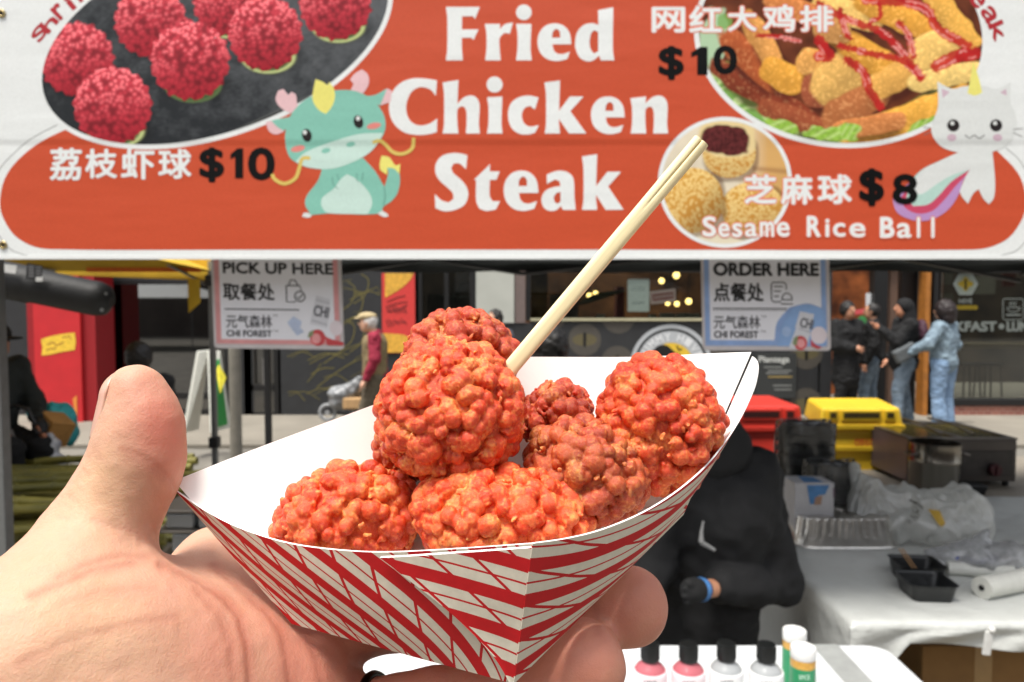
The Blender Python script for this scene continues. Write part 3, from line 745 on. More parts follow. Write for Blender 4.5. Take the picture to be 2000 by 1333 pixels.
# ------------------------------------------------------------------ chopsticks
def chopsticks():
    A = np.array(P(1369, 277, .232)); B = np.array(P(990, 728, .2475)); ax = B - A; L_ = np.linalg.norm(ax); ax /= L_
    v = np.array(CAML) - A; v -= ax * (v @ ax); v /= np.linalg.norm(v); s = np.cross(ax, v)
    g = G(); hw = pxr(15.6, .24)
    rings = []; nseg = 60; nk = 48
    for j in range(nseg + 1):
        t = j / nseg; w = hw * (1.03 - .05 * t); h = w * .80; nd = .0010 * max(0, 1 - t / .30)**.7; c = A + ax * (L_ * t) + v * .0005 * math.sin(t * 3.1); ring = []
        for k in range(nk):
            a = 2 * math.pi * (k + .5) / nk; e = 3.0; ca, sa = math.cos(a), math.sin(a); rr = (abs(ca)**e + abs(sa)**e)**(-1 / e); X_ = ca * rr * w; Y_ = sa * rr * h
            notch = nd * math.exp(-((X_ - hw * .06) / (w * .10))**2); Y_ -= notch * (1 if Y_ > 0 else -1) if abs(Y_) > h * .5 else 0
            ring.append(Vector(c + s * X_ + v * Y_))
        rings.append(ring)
    vs = [p for r in rings for p in r]; fs = [(j * nk + k, j * nk + (k + 1) % nk, (j + 1) * nk + (k + 1) % nk, (j + 1) * nk + k) for j in range(nseg) for k in range(nk)]
    fs += [tuple(reversed(range(nk))), tuple(range(nseg * nk, nseg * nk + nk))]; g.add(vs, fs)
    m = M('pale_bamboo', (240, 224, 178), rough=.55, var=.08, scale=120, stretch=None, bump=.15, bscale=700)
    # grain along the stick: orient object space to the stick
    o = g.build('chopsticks', m, None, smooth=True, origin=A)
    Rm = Matrix((tuple(s), tuple(v), tuple(ax))).transposed().to_4x4()
    o.data.transform(Rm.inverted()); o.rotation_euler = Rm.to_euler()
    for n in m.node_tree.nodes:
        if n.type == 'MAPPING': n.inputs['Scale'].default_value = (9, 9, .35)
    tag(o, 'pair of joined pale wooden chopsticks stuck into the pierced ball', 'chopsticks')
chopsticks()
# ================================================================== BANNER hanging from the front of the stall's canopy
BY = 2.06; OS = .22
INK_W = M_print('banner_white', (229, 232, 231)); INK_O = M_print('banner_orange', (198, 79, 48)); INK_K = M_print('banner_black', (6, 6, 6), rough=.6, spec=.15)
INK_RED = M_print('banner_crimson', (176, 42, 50))
banner = thing('menu_banner', 'long orange and white printed vinyl menu banner hanging across the front of the stall', 'banner', PY(1000, 505, BY))
g = G(); a = PY(-75, 507, BY); b = PY(2075, 507, BY); t = PY(1000, -190, BY)
g.box((a.x, BY, a.z), (b.x, BY + .0018, t.z)); 
g.build('vinyl_sheet', INK_W, banner)
g = G(); g.box((a.x, BY - .0016, a.z), (b.x, BY - .0004, a.z + .011)); g.build('hem', INK_W, banner, bevel=.0005)
eye_m = M('brass_eyelet', (176, 156, 108), rough=.3, metal=1, var=.2)
for px, py in ((6, 479), (3, 27), (-55, 479), (2040, 479), (2040, 30)):
    c = PY(px, py, BY - .001); g = G()
    g.tube([c + Vector((math.cos(q) * .0085, 0, math.sin(q) * .0085)) for q in np.linspace(0, 2 * math.pi, 25)], .0032, n=8, cap=False)
    g.lathe([(.001, -.0005), (.006, -.0005), (.006, .0003), (.001, .0003)], c, 16, mi=1, rot=Matrix.Rotation(math.pi / 2, 3, 'X'))
    g.build('eyelet', [eye_m, M('eyelet_hole', (25, 22, 20), var=0)], banner, smooth=True)
f = Flat(BY - OS * .0006)
f.poly([(118, 258), (60, 291), (15, 338), (0, 390), (8, 430), (38, 468), (95, 487), (600, 488), (1200, 488), (1900, 488), (1962, 471), (1994, 433), (2004, 395), (1992, 345), (1955, 302), (1900, 258), (1700, 100), (1520, -60), (1400, -180), (760, -180), (600, 0), (300, 180)], corner=60)
f.build('orange_field', INK_O, banner)
thin = M_print('banner_grey_line', (150, 152, 150))
f = Flat(BY - OS * .0007)
for ln in ([(112, 244), (60, 272), (25, 302), (0, 330), (-20, 370)], [(-6, 455), (20, 487), (60, 501), (110, 506)], [(1965, 290), (1990, 312), (2010, 345)], [(2010, 462), (1985, 490), (1940, 503)]):
    f = Flat(BY - OS * .0007); f.line(ln, 1.6); f.build('trim_line', thin, banner)
PHOTO = M_attr('banner_photo_print', rough=.42, spec=.2, bump=.3, bscale=3, bdist=.01)
def ellipse_print(name, cx, cy, rx, ry, rot, paint, off, rim, nr=150, na=420, label=None):
    f = Flat(BY - OS * off); f.ell(cx, cy, rx, ry, rot, n=120); o = f.build(name, INK_W, banner)
    if label: o['label'] = label
    a = math.radians(rot); V = []; Q = []; pxs = []
    for j in range(nr + 1):
        k = (j / nr) if j else .004
        for i in range(na):
            t = 2 * math.pi * i / na; x = (rx - rim) * k * math.cos(t); y = (ry - rim) * k * math.sin(t)
            pxs.append((cx + x * math.cos(a) - y * math.sin(a), cy + x * math.sin(a) + y * math.cos(a)))
    pxs = np.array(pxs); Yp = BY - OS * (off + .0004)
    V = np.array([tuple(PY(p[0], p[1], Yp)) for p in pxs])
    for j in range(nr):
        for i in range(na): Q.append((j * na + i, (j + 1) * na + i, (j + 1) * na + (i + 1) % na, j * na + (i + 1) % na))
    col = paint(pxs[:, 0], pxs[:, 1]) * 1.0
    n_ = np.cross(V[Q[5000][1]] - V[Q[5000][0]], V[Q[5000][2]] - V[Q[5000][0]])
    if n_[1] > 0: Q = [tuple(reversed(q)) for q in Q]
    raw_mesh('printed_photo', V, Q, PHOTO, o, col, smooth=False)
def L255(c): return np.array(lin(c))
def n2(x, y, f, s=0): return vnoise(np.stack([x, y, np.full_like(x, s * 7.3)], 1), f)
def over(col, c, m): m = np.clip(m, 0, 1)[:, None]; return col * (1 - m) + np.asarray(c) * m
def paint_shrimp(x, y):
    n = n2(x, y, .05) * .5 + n2(x, y, .22) * .3 + n2(x * .3, y, .5) * .2
    col = L255((40, 43, 46)) + (L255((92, 95, 98)) - L255((40, 43, 46))) * np.clip(n + (x - 420) / 900 - (y - 60) / 500, 0, 1)[:, None]
    edge = (y - 292) + (x - 380) * .46
    col = over(col, L255((22, 22, 22)), (edge > 0) * 1.0); col = over(col, L255((120, 122, 120)), np.exp(-(edge / 2.5)**2) * .45)
    rs = np.random.RandomState(2)
    for cx, cy, r, gx in ((440, 8, 62, 1), (655, 8, 70, 1), (294, 42, 70, 0), (518, 66, 72, 1), (150, 116, 72, 0), (371, 118, 77, 2), (220, 207, 76, 1)):
        sh = np.clip(1 - np.hypot((x - cx - 12) / (r * 1.05), (y - cy - r * .62) / (r * .55)), 0, 1) * 2.0
        col = over(col, L255((12, 12, 14)), sh * .85)
        e = np.hypot((x - cx - 6) / (r * .74), (y - cy - r * .62) / (r * .46))
        if gx: col = over(col, L255((66, 92, 52)), (e < 1) * .9); col = over(col, L255((196, 206, 140)), np.exp(-((e - .93) / .08)**2) * (1.0 if gx == 1 else .1))
        dd = np.hypot(x - cx, y - cy) / r; ang = np.arctan2(y - cy, x - cx); dd = dd + .035 * np.sin(ang * 17 + cx) + .02 * np.sin(ang * 29)
        m = dd < 1; I = np.where(m)[0]
        if len(I) == 0: continue
        q = rs.uniform(-1, 1, (520, 2)); q = q[np.hypot(q[:, 0], q[:, 1]) < 1]; sc = np.sin(np.hypot(q[:, 0], q[:, 1]) * 1.4) / np.maximum(np.hypot(q[:, 0], q[:, 1]), .01) ; q = q * sc[:, None] * r * 1.0
        D = np.hypot(x[I][:, None] - cx - q[None, :, 0], y[I][:, None] - cy - q[None, :, 1]); s = np.sort(D, 1); cell = np.clip(s[:, 0] / (r * .075), 0, 1.3); v = rs.rand(len(q))[D.argmin(1)]
        lig = np.clip(.62 - (x[I] - cx) / r * .10 - (y[I] - cy) / r * .55, 0, 1)
        c = L255((150, 24, 38))[None] * (1 - lig[:, None]) + L255((226, 74, 88))[None] * lig[:, None]
        c = c * (1.15 - .55 * cell[:, None]) * (.82 + .3 * v[:, None])
        hl = np.clip(lig - .45, 0, 1) * np.clip(.9 - cell, 0, 1) * (v > .35) * 1.3
        c = c + np.array(lin((255, 190, 190))) * hl[:, None] * .7
        col[I] = c
    return col
def blobm(x, y, cx, cy, rx, ry, rot=0, rag=.12, f=.06, soft=.1, s=0):
    a = math.radians(rot); u = ((x - cx) * math.cos(a) + (y - cy) * math.sin(a)) / rx; v = (-(x - cx) * math.sin(a) + (y - cy) * math.cos(a)) / ry
    d = (np.abs(u)**3 + np.abs(v)**3)**(1 / 3.0) + (n2(x, y, f, s) - .5) * 2 * rag
    return np.clip((1 - d) / soft, 0, 1), u, v
def curvem(x, y, pts, w):
    pts = smooth_contour(pts, 6, 80, closed=False); b = np.full(len(x), 1e9)
    for (x0, y0), (x1, y1) in zip(pts[:-1], pts[1:]):
        dx, dy = x1 - x0, y1 - y0; t = np.clip(((x - x0) * dx + (y - y0) * dy) / (dx * dx + dy * dy + 1e-9), 0, 1); b = np.minimum(b, np.hypot(x - x0 - t * dx, y - y0 - t * dy))
    return b
def paint_chicken(x, y):
    n = n2(x, y, .05); nf = n2(x, y, .25); nn = n2(x, y, .6)
    col = L255((104, 52, 30)) * (.6 + .8 * n[:, None])
    col = over(col, L255((122, 168, 84)) , np.clip((np.hypot((x - 1642) / 268, (y - 71) / 200) - .80) * 12, 0, 1) * (y > 120) * (x < 1850))
    frill = np.sin(np.arctan2(y - 71, x - 1642) * 34 + n * 9)
    col = over(col, L255((196, 220, 150)), np.clip((np.hypot((x - 1642) / 268, (y - 71) / 200) - .86) * 14, 0, 1) * np.clip(frill, 0, 1) * (y > 140))
    col = over(col, L255((182, 214, 176)), blobm(x, y, 1392, 80, 26, 62, 8, .2)[0] * .9); col = over(col, L255((120, 168, 84)), blobm(x, y, 1416, 42, 15, 15)[0] * .8)
    G1, G2, BR, RD = (222, 158, 62), (240, 196, 112), (150, 72, 42), (184, 40, 40)
    P_ = [(1500, 190, 110, 30, 30, (132, 58, 36)), (1470, 120, 70, 34, 42, (176, 88, 48)), (1560, 235, 75, 26, 20, (150, 76, 48)),
          (1490, 85, 55, 26, 62, (214, 150, 80)), (1528, 148, 38, 34, 25, G1), (1585, 122, 24, 36, 15, (222, 160, 84)), (1600, 175, 30, 42, -5, (160, 84, 56)),
          (1640, 150, 52, 50, -40, (216, 168, 92)), (1672, 205, 62, 36, -25, (176, 106, 62)), (1690, 105, 70, 34, 32, G1), (1655, 25, 60, 30, 20, G2), (1750, 30, 72, 32, 25, G1), (1750, 150, 50, 34, -32, (222, 166, 84)),
          (1825, 95, 46, 42, -30, G2), (1860, 40, 60, 30, 50, (226, 170, 78)), (1850, 150, 66, 26, -12, (236, 200, 120)), (1780, 228, 110, 34, -22, (232, 170, 70)), (1700, 245, 60, 24, -10, (206, 130, 74)), (1560, 20, 60, 26, 20, (208, 128, 70)), (1625, 60, 30, 32, 0, (196, 140, 80))]
    for i, (cx, cy, rx, ry, ro, c) in enumerate(P_):
        sh = blobm(x, y, cx + 6, cy + 9, rx * 1.08, ry * 1.12, ro, .15, .06, .3, i)[0]; col = over(col, L255((64, 24, 18)), sh * .75)
        m, u, v = blobm(x, y, cx, cy, rx * 1.28, ry * .86, ro, .12, .05, .10, i)
        c_ = L255(c)[None] * (.80 + .24 * nf[:, None] + .22 * (n[:, None] - .5)) * (1.12 - .28 * np.clip(v, -1, 1)[:, None]); c_ = c_ + L255((250, 226, 160)) * (np.clip(nf - .66, 0, 1) * .6)[:, None]
        col = over(col, c_, m)
    for pts, w in (([(1600, 10), (1660, 40), (1730, 70), (1800, 150)], 9), ([(1640, 90), (1700, 105), (1760, 118), (1800, 155)], 8), ([(1655, 118), (1685, 140), (1700, 180), (1720, 208)], 10), ([(1755, 45), (1775, 70), (1785, 110)], 8),
                   ([(1480, 70), (1520, 72), (1560, 80)], 6), ([(1600, 80), (1620, 110), (1600, 110)], 12), ([(1690, 0), (1760, 5), (1810, 20), (1830, 55), (1890, 90)], 11), ([(1830, 130), (1870, 110), (1905, 105)], 14), ([(1715, 5), (1720, 30), (1700, 45)], 6), ([(1640, 20), (1650, 60), (1660, 75)], 7)):
        d = curvem(x, y, pts, w) + (nf - .5) * 5; m = np.clip((w - d) / 3, 0, 1); c_ = L255((186, 34, 34))[None] * (.75 + .6 * n[:, None]); c_ = over(c_, L255((250, 190, 180)), np.exp(-((d - w * .45) / 1.6)**2) * (n > .55) * .7)
        col = over(col, c_, m * .93)
    for cx, cy, rx, ry, ro in ((1530, 250, 44, 14, 12), (1625, 262, 46, 13, 4), (1660, 255, 20, 16, 0), (1800, 245, 30, 9, -22)):
        m, u, v = blobm(x, y, cx, cy, rx, ry, ro, .35, .08, .15); col = over(col, L255((140, 180, 70)) * (.7 + .7 * nf[:, None]), m); col = over(col, L255((206, 226, 150)), m * np.clip(np.sin(u * 9 + v * 4), 0, 1) * .6)
    return col * 1.0
def paint_sesame(x, y):
    n = n2(x, y, .04); nf = n2(x, y, .3); rs = np.random.RandomState(4)
    col = L255((226, 214, 190)) + (L255((214, 168, 104)) - L255((226, 214, 190))) * np.clip((x - 1440) / 60, 0, 1)[:, None]
    col = col * (.9 + .15 * n[:, None]); col = over(col, L255((150, 104, 66)), np.exp(-((y - 330 - (x - 1480) * .1) / 5)**2) * (x > 1470) * .6); col = over(col, L255((226, 216, 190)), np.clip((y - 452) / 14, 0, 1))
    for cx, cy, rx, ry, dk in ((1424, 300, 52, 48, 0), (1470, 408, 62, 52, .1), (1352, 392, 62, 64, .35)):
        col = over(col, L255((90, 54, 30)), blobm(x, y, cx + 4, cy + 7, rx * 1.08, ry * 1.08, 0, .05)[0] * .6)
        d = np.hypot((x - cx) / rx, (y - cy) / ry); I = np.where(d < 1)[0]; q = rs.uniform(-1, 1, (560, 2)) * np.array([rx, ry])
        D = np.hypot((x[I][:, None] - cx - q[None, :, 0]) * 1.0, (y[I][:, None] - cy - q[None, :, 1]) * .8); s = np.clip(D.min(1) / 3.2, 0, 1.2)
        lig = np.clip(.75 - (y[I] - cy) / ry * .35 - (x[I] - cx) / rx * .2 * (dk > .2), .1, 1)
        c = L255((160, 96, 40))[None] * (1 - lig[:, None]) + L255((214, 160, 74))[None] * lig[:, None]; sd = np.clip(1 - s, 0, 1)[:, None]
        c = c * (1 - sd) + L255((244, 220, 150)) * sd * (.5 + .6 * lig[:, None]); c = c * (1 - dk * np.clip((x[I] - cx) / rx + (y[I] - cy) / ry, 0, 1)[:, None])
        col[I] = c
    m, u, v = blobm(x, y, 1418, 274, 50, 30, 6, .08, .1); col = over(col, L255((226, 204, 150)), blobm(x, y, 1420, 272, 58, 37, 6, .05)[0]); col = over(col, L255((88, 36, 36)) * (.4 + 1.2 * nf[:, None]), m)
    return col
ellipse_print('photo_oval', 420, 74, 362, 194, -19.2, paint_shrimp, .0010, 10, 190, 560, 'oval photo of red shrimp balls on dark slate')
ellipse_print('photo_oval', 1642, 71, 287, 218, 5, paint_chicken, .0010, 10, 170, 520, 'oval photo of sliced fried chicken with red sauce')
ellipse_print('photo_oval', 1416, 356.5, 131, 128, 0, paint_sesame, .0018, 8, 100, 320, 'round photo of sesame balls')

# headline letters, drawn as outlines on a grid (700 + x/2.857, y/2.857)
def Z(pts, dx=0, dy=0): return [(700 + (p[0] + dx) / 2.857, (p[1] + dy) / 2.857) for p in pts]
def circ(cx, cy, r): return [(cx + r * math.cos(t), cy + r * math.sin(t)) for t in [2 * math.pi * i / 20 for i in range(20)]]
E_O = [(1188, 248), (1082, 248), (1090, 282), (1110, 300), (1140, 303), (1180, 290), (1166, 330), (1110, 342), (1055, 331), (1015, 295), (1000, 240), (1010, 185), (1045, 145), (1095, 132), (1145, 145), (1178, 185)]
E_H = [(1080, 212), (1126, 212), (1124, 180), (1112, 164), (1097, 164), (1084, 182)]
HEAD = [([(488, 40), (678, 40), (650, 108), (640, 92), (578, 92), (577, 166), (670, 166), (642, 224), (628, 212), (577, 212), (577, 275), (583, 338), (488, 338), (496, 275), (496, 100)], []),
    ([(706, 135), (790, 135), (789, 165), (818, 137), (862, 127), (845, 190), (815, 184), (788, 215), (788, 275), (794, 338), (708, 338), (715, 275), (715, 195)], []),
    (circ(923, 70, 43), []), ([(880, 135), (965, 135), (960, 270), (967, 338), (880, 338), (888, 270), (888, 190)], []), (E_O, [E_H]),
    ([(1338, 58), (1422, 42), (1419, 270), (1428, 338), (1354, 338), (1342, 312), (1310, 338), (1275, 343), (1235, 322), (1213, 275), (1210, 230), (1222, 180), (1255, 143), (1300, 131), (1340, 140)], [[(1338, 180), (1315, 170), (1298, 190), (1290, 235), (1296, 275), (1314, 300), (1338, 288)]]),
    ([(438, 450), (432, 535), (400, 500), (352, 487), (308, 503), (278, 545), (266, 600), (276, 655), (306, 690), (352, 702), (400, 690), (440, 663), (437, 738), (390, 750), (330, 754), (262, 742), (207, 702), (177, 645), (172, 580), (190, 515), (235, 465), (300, 440), (370, 440)], []),
    ([(470, 462), (558, 448), (552, 580), (590, 545), (628, 535), (660, 548), (676, 590), (672, 690), (678, 746), (600, 746), (604, 690), (603, 625), (592, 598), (572, 594), (552, 615), (552, 690), (558, 746), (470, 746), (478, 690), (478, 525)], []),
    (circ(760, 473, 44), []), ([(718, 545), (803, 540), (798, 685), (804, 746), (718, 746), (726, 685), (726, 600)], []),
    ([(1005, 545), (985, 612), (957, 592), (927, 605), (911, 645), (925, 690), (960, 708), (1007, 700), (985, 742), (945, 752), (892, 745), (850, 707), (835, 640), (850, 580), (895, 545), (950, 535)], []),
    ([(1038, 462), (1125, 450), (1119, 620), (1180, 540), (1256, 540), (1182, 622), (1272, 746), (1175, 746), (1119, 665), (1119, 690), (1125, 746), (1040, 746), (1047, 690), (1047, 530)], []),
    ([(p[0] + 298, p[1] + 408) for p in E_O], [[(p[0] + 298, p[1] + 408) for p in E_H]]),
    ([(1518, 550), (1605, 540), (1602, 577), (1640, 545), (1678, 535), (1710, 550), (1725, 590), (1722, 690), (1728, 746), (1645, 746), (1649, 690), (1648, 625), (1638, 599), (1620, 596), (1602, 615), (1601, 690), (1606, 746), (1520, 746), (1527, 690), (1527, 605)], []),
    ([(608, 868), (600, 945), (567, 915), (532, 913), (517, 938), (530, 968), (570, 1002), (604, 1046), (612, 1095), (590, 1145), (540, 1172), (480, 1180), (430, 1162), (427, 1085), (465, 1120), (505, 1131), (530, 1112), (527, 1080), (500, 1050), (455, 1010), (431, 968), (433, 915), (465, 873), (520, 856), (570, 858)], []),
    ([(645, 1005), (735, 918), (733, 958), (788, 958), (770, 1005), (733, 1005), (732, 1090), (748, 1124), (790, 1124), (767, 1170), (715, 1178), (675, 1165), (657, 1120), (657, 1005)], []),
    ([((p[0] - 1094) * 1.03 + 908, (p[1] - 237) * 1.07 + 1066) for p in E_O], [[((p[0] - 1094) * 1.03 + 908, (p[1] - 237) * 1.07 + 1066) for p in E_H]]),
    ([(1052, 975), (1110, 955), (1165, 962), (1200, 1000), (1205, 1100), (1212, 1172), (1142, 1172), (1130, 1150), (1100, 1175), (1060, 1176), (1030, 1152), (1022, 1107), (1045, 1065), (1090, 1046), (1128, 1040), (1122, 1012), (1098, 1002), (1052, 1027)], [[(1128, 1072), (1105, 1080), (1091, 1102), (1096, 1130), (1112, 1138), (1128, 1125)]]),
    ([(1248, 875), (1332, 862), (1326, 1040), (1390, 960), (1466, 960), (1393, 1042), (1480, 1172), (1380, 1172), (1326, 1088), (1326, 1115), (1332, 1172), (1248, 1172), (1256, 1115), (1256, 945)], [])]
PINK = M_print('banner_letter_edge', (226, 120, 96))
f = Flat(BY - OS * .0012)
for o_, h_ in HEAD:
    q = Z(o_); c = Vector((sum(p[0] for p in q) / len(q), sum(p[1] for p in q) / len(q)))
    sc = smooth_contour(q, 4); m = len(sc); out = []
    area = sum(sc[i][0] * sc[(i + 1) % m][1] - sc[(i + 1) % m][0] * sc[i][1] for i in range(m))
    for i in range(m):
        tx = sc[(i + 1) % m][0] - sc[i - 1][0]; ty = sc[(i + 1) % m][1] - sc[i - 1][1]; l = math.hypot(tx, ty) or 1; s = 1.3 if area > 0 else -1.3
        out.append((sc[i][0] + ty / l * s, sc[i][1] - tx / l * s))
    f.poly(out, [smooth_contour(Z(h), 5) for h in h_], smooth=False)
f.build('headline_edge', PINK, banner)
f = Flat(BY - OS * .0022)
for o_, h_ in HEAD: f.poly(Z(o_), [Z(h) for h in h_], n=6)
f.build('headline_lettering', INK_W, banner)
f = Flat(BY - OS * .0021)
for o_, h_ in HEAD:
    for h in h_: f.poly(Z(h), n=5)
# dish names, prices
def strokes(body, boxes, mat, name, bold, off, label=None, rot=None, edge=None):
    if edge:
        f = Flat(BY - OS * (off - .0006))
        for ch, bx in zip(body, boxes): f.text(ch, (bx[0] - 2, bx[1] - 2, bx[2] + 2, bx[3] + 2), bold + .035, rot=bx[4] if len(bx) > 4 else 0)
        f.build(name + '_edge', edge, banner)
    f = Flat(BY - OS * off)
    for ch, bx in zip(body, boxes):
        if ch == '1':
            x0, y0, x1, y1 = bx[:4]; w, h = x1 - x0, y1 - y0; f.poly([(x0, y0 + .20 * h), (x0 + .55 * w, y0), (x1, y0), (x1, y1), (x0 + .36 * w, y1), (x0 + .36 * w, y0 + .29 * h), (x0, y0 + .37 * h)], smooth=False)
        else: f.text(ch, bx[:4], bold, rot=bx[4] if len(bx) > 4 else 0)
    o = f.build(name, mat, banner)
    if label: o['label'] = label
strokes('荔枝虾球', [(97, 289, 160, 353), (166, 291, 229, 349), (236, 291, 302, 351), (309, 291, 374, 350)], INK_W, 'dish_name_lettering', .022, .0028)
strokes('$10', [(389, 288, 438, 357), (450, 290, 475, 349), (484, 288, 537, 353)], INK_K, 'price_lettering', .034, .0028)
strokes('网红大鸡排', [(1273, 14, 1338, 64), (1346, 11, 1410, 64), (1421, 12, 1478, 62), (1490, 9, 1553, 63), (1562, 11, 1628, 63)], INK_W, 'dish_name_lettering', .024, .0028, edge=PINK)
strokes('$10', [(1286, 90, 1336, 157), (1350, 92, 1382, 147), (1393, 89, 1440, 146)], INK_K, 'price_lettering', .034, .0028)
strokes('芝麻球', [(1454, 341, 1517, 399), (1525, 341, 1588, 400), (1597, 341, 1664, 399)], INK_W, 'dish_name_lettering', .024, .0032, edge=PINK)
strokes('$8', [(1678, 329, 1727, 403), (1743, 340, 1792, 400)], INK_K, 'price_lettering', .034, .0066)
strokes('SesameRiceBall', [(1372, 423, 1399, 463), (1403, 436, 1425, 464), (1430, 436, 1450, 464), (1455, 436, 1479, 463), (1484, 433, 1512, 463), (1517, 434, 1542, 463), (1576, 422, 1603, 463), (1612, 428, 1620, 463), (1627, 436, 1651, 463), (1659, 436, 1690, 464), (1719, 424, 1747, 465), (1752, 436, 1780, 465), (1791, 424, 1797, 465), (1819, 424, 1825, 465)], INK_W, 'dish_name_lettering', .03, .0062, edge=PINK)
strokes('Shrimp', [(61, 53, 92, 78, -54), (78, 33, 112, 60, -50), (104, 7, 126, 38, -45), (131, -8, 143, 22, -40), (146, -28, 186, -3, -36), (186, -48, 214, -20, -32)], INK_RED, 'curved_lettering', .04, .0014)
strokes('Steak', [(1855, -62, 1885, -30, 38), (1878, -44, 1898, -16, 44), (1894, -15, 1924, 14, 52), (1916, 16, 1950, 44, 58), (1932, 45, 1968, 76, 66)], INK_RED, 'curved_lettering', .04, .0014)
# cartoon animals printed between the photos
C = {k: M_print('banner_' + k, tuple(v * .98 for v in c)) for k, c in dict(teal=(134, 196, 178), pale_teal=(200, 226, 216), teal_line=(96, 148, 134), blush=(228, 138, 130), pale_pink=(232, 192, 196), lemon=(236, 228, 122), cream_yellow=(222, 196, 104), eye_black=(30, 22, 22), light_grey=(222, 225, 223), kitten_pink=(206, 178, 192), lilac=(186, 146, 198), rose=(202, 74, 104), mint=(182, 214, 204), mid_grey=(120, 120, 120)).items()}
names = list(C); MI = {k: i for i, k in enumerate(names)}; MATS = [C[k] for k in names]
def D(pts): return [(500 + p[0] / 4.3, 130 + p[1] / 4.3) for p in pts]
f = Flat(BY - OS * .0025)
f.poly(D([(900, 770), (1000, 880), (1060, 980), (1080, 1010), (1110, 900), (1100, 850), (1190, 850), (1210, 950), (1190, 1060), (1140, 1130), (1070, 1180), (1060, 1235), (900, 1245), (640, 1235), (460, 1250), (412, 1160), (430, 1080), (520, 960), (560, 840)]), mi=MI['teal'])
f.poly(D([(385, 1262), (400, 1230), (440, 1232), (470, 1255), (440, 1272)]), mi=MI['light_grey']); f.poly(D([(1020, 1235), (1060, 1212), (1105, 1240), (1112, 1262), (1070, 1265)]), mi=MI['light_grey'])
f.poly(D([(765, 905), (830, 940), (900, 1000), (960, 1080), (975, 1160), (940, 1240), (700, 1240), (590, 1225), (545, 1165), (560, 1100), (650, 1030), (710, 950)]), mi=MI['pale_teal'])
f.poly(D([(1055, 750), (1120, 765), (1170, 830), (1212, 818), (1205, 905), (1160, 860), (1105, 850), (1100, 910), (1045, 870), (1040, 810)]), mi=MI['lemon'], corner=70)
for s in ([(165, 270), (185, 205), (230, 190), (270, 240), (300, 215), (335, 240), (345, 310), (365, 360), (320, 390), (250, 375), (190, 330)], [(790, 110), (830, 60), (890, 25), (940, 70), (948, 140), (920, 200), (880, 245), (830, 245), (790, 210), (820, 150)]): f.poly(D(s), mi=MI['pale_pink'])
f.poly(D([(80, 470), (130, 455), (280, 425), (270, 520), (170, 570), (110, 545)]), mi=MI['teal']); f.poly(D([(80, 470), (130, 458), (180, 510), (240, 545), (170, 572), (110, 545)]), mi=MI['pale_pink'])
f.poly(D([(900, 250), (1000, 240), (1100, 185), (1140, 215), (1130, 300), (1040, 330)]), mi=MI['teal']); f.poly(D([(1100, 185), (1140, 205), (1130, 300), (1040, 328), (1070, 265)]), mi=MI['pale_pink'])
f.poly(D([(245, 620), (250, 540), (290, 410), (400, 290), (540, 225), (720, 198), (860, 215), (990, 290), (1070, 400), (1088, 500), (1060, 590), (960, 720), (800, 810), (620, 862), (440, 850), (310, 790), (262, 720)]), mi=MI['teal'])
f.poly(D([(1068, 560), (1050, 600), (960, 720), (800, 810), (620, 862), (440, 850), (330, 800), (420, 720), (620, 640), (860, 570)]), mi=MI['pale_teal'])
f.poly(D([(500, 108), (560, 130), (600, 160), (615, 130), (655, 190), (662, 270), (630, 350), (585, 400), (520, 360), (475, 280), (485, 180)]), mi=MI['lemon'])
for cx, cy in ((427, 580), (860, 466)): f.ell(500 + cx / 4.3, 130 + cy / 4.3, 9.5, 13, -14, mi=MI['eye_black'])
for cx, cy in ((410, 555), (857, 437)): f.ell(500 + cx / 4.3, 130 + cy / 4.3, 4, 4.6, mi=MI['light_grey'])
for cx, cy in ((352, 692), (990, 500)): f.ell(500 + cx / 4.3, 130 + cy / 4.3, 14, 6, -12, mi=MI['blush'])
for cx, cy in ((587, 708), (795, 655)): f.ell(500 + cx / 4.3, 130 + cy / 4.3, 9, 5, -14, mi=MI['teal'])
f.line(D([(455, 770), (390, 775), (365, 850), (330, 940), (240, 985), (160, 950), (135, 905)]), 7, mi=MI['cream_yellow']); f.line(D([(980, 640), (1040, 625), (1090, 660), (1150, 720), (1230, 735), (1310, 690), (1325, 600)]), 7, mi=MI['cream_yellow'])
for s in ([(640, 930), (650, 990), (690, 1030)], [(680, 905), (700, 960)], [(845, 900), (850, 970)], [(900, 890), (890, 960)], [(1075, 1010), (1085, 1090), (1070, 1170)]): f.line(D(s), 1.4, mi=MI['teal_line'])
f.build('cartoon_print', MATS, banner, label='teal cartoon animal with yellow tuft')
def K(pts): return [(1700 + p[0] / 4.167, 120 + p[1] / 4.167) for p in pts]
f = Flat(BY - OS * .0027)
f.poly(K([(710, 750), (560, 820), (420, 890), (360, 960), (200, 1080), (190, 1170), (240, 1250), (380, 1300), (520, 1280), (640, 1200), (720, 1080), (760, 960), (830, 880)]), mi=MI['lilac'])
f.poly(K([(720, 740), (560, 815), (420, 885), (340, 980), (250, 1110), (280, 1190), (380, 1240), (500, 1220), (600, 1130), (700, 1010), (820, 890)]), mi=MI['rose'])
f.poly(K([(720, 740), (560, 812), (420, 882), (330, 980), (290, 1120), (350, 1180), (470, 1165), (560, 1090), (660, 980), (810, 880)]), mi=MI['mint'])
f.poly(K([(730, 735), (570, 810), (430, 880), (350, 980), (330, 1060), (420, 1080), (540, 1000), (660, 930), (810, 880)]), mi=MI['light_grey'])
f.poly(K([(720, 720), (990, 720), (1005, 850), (1015, 1000), (1005, 1110), (965, 1165), (920, 1120), (880, 1040), (835, 1080), (795, 1160), (750, 1110), (725, 1060), (770, 950), (810, 880), (740, 790)]), mi=MI['light_grey'])
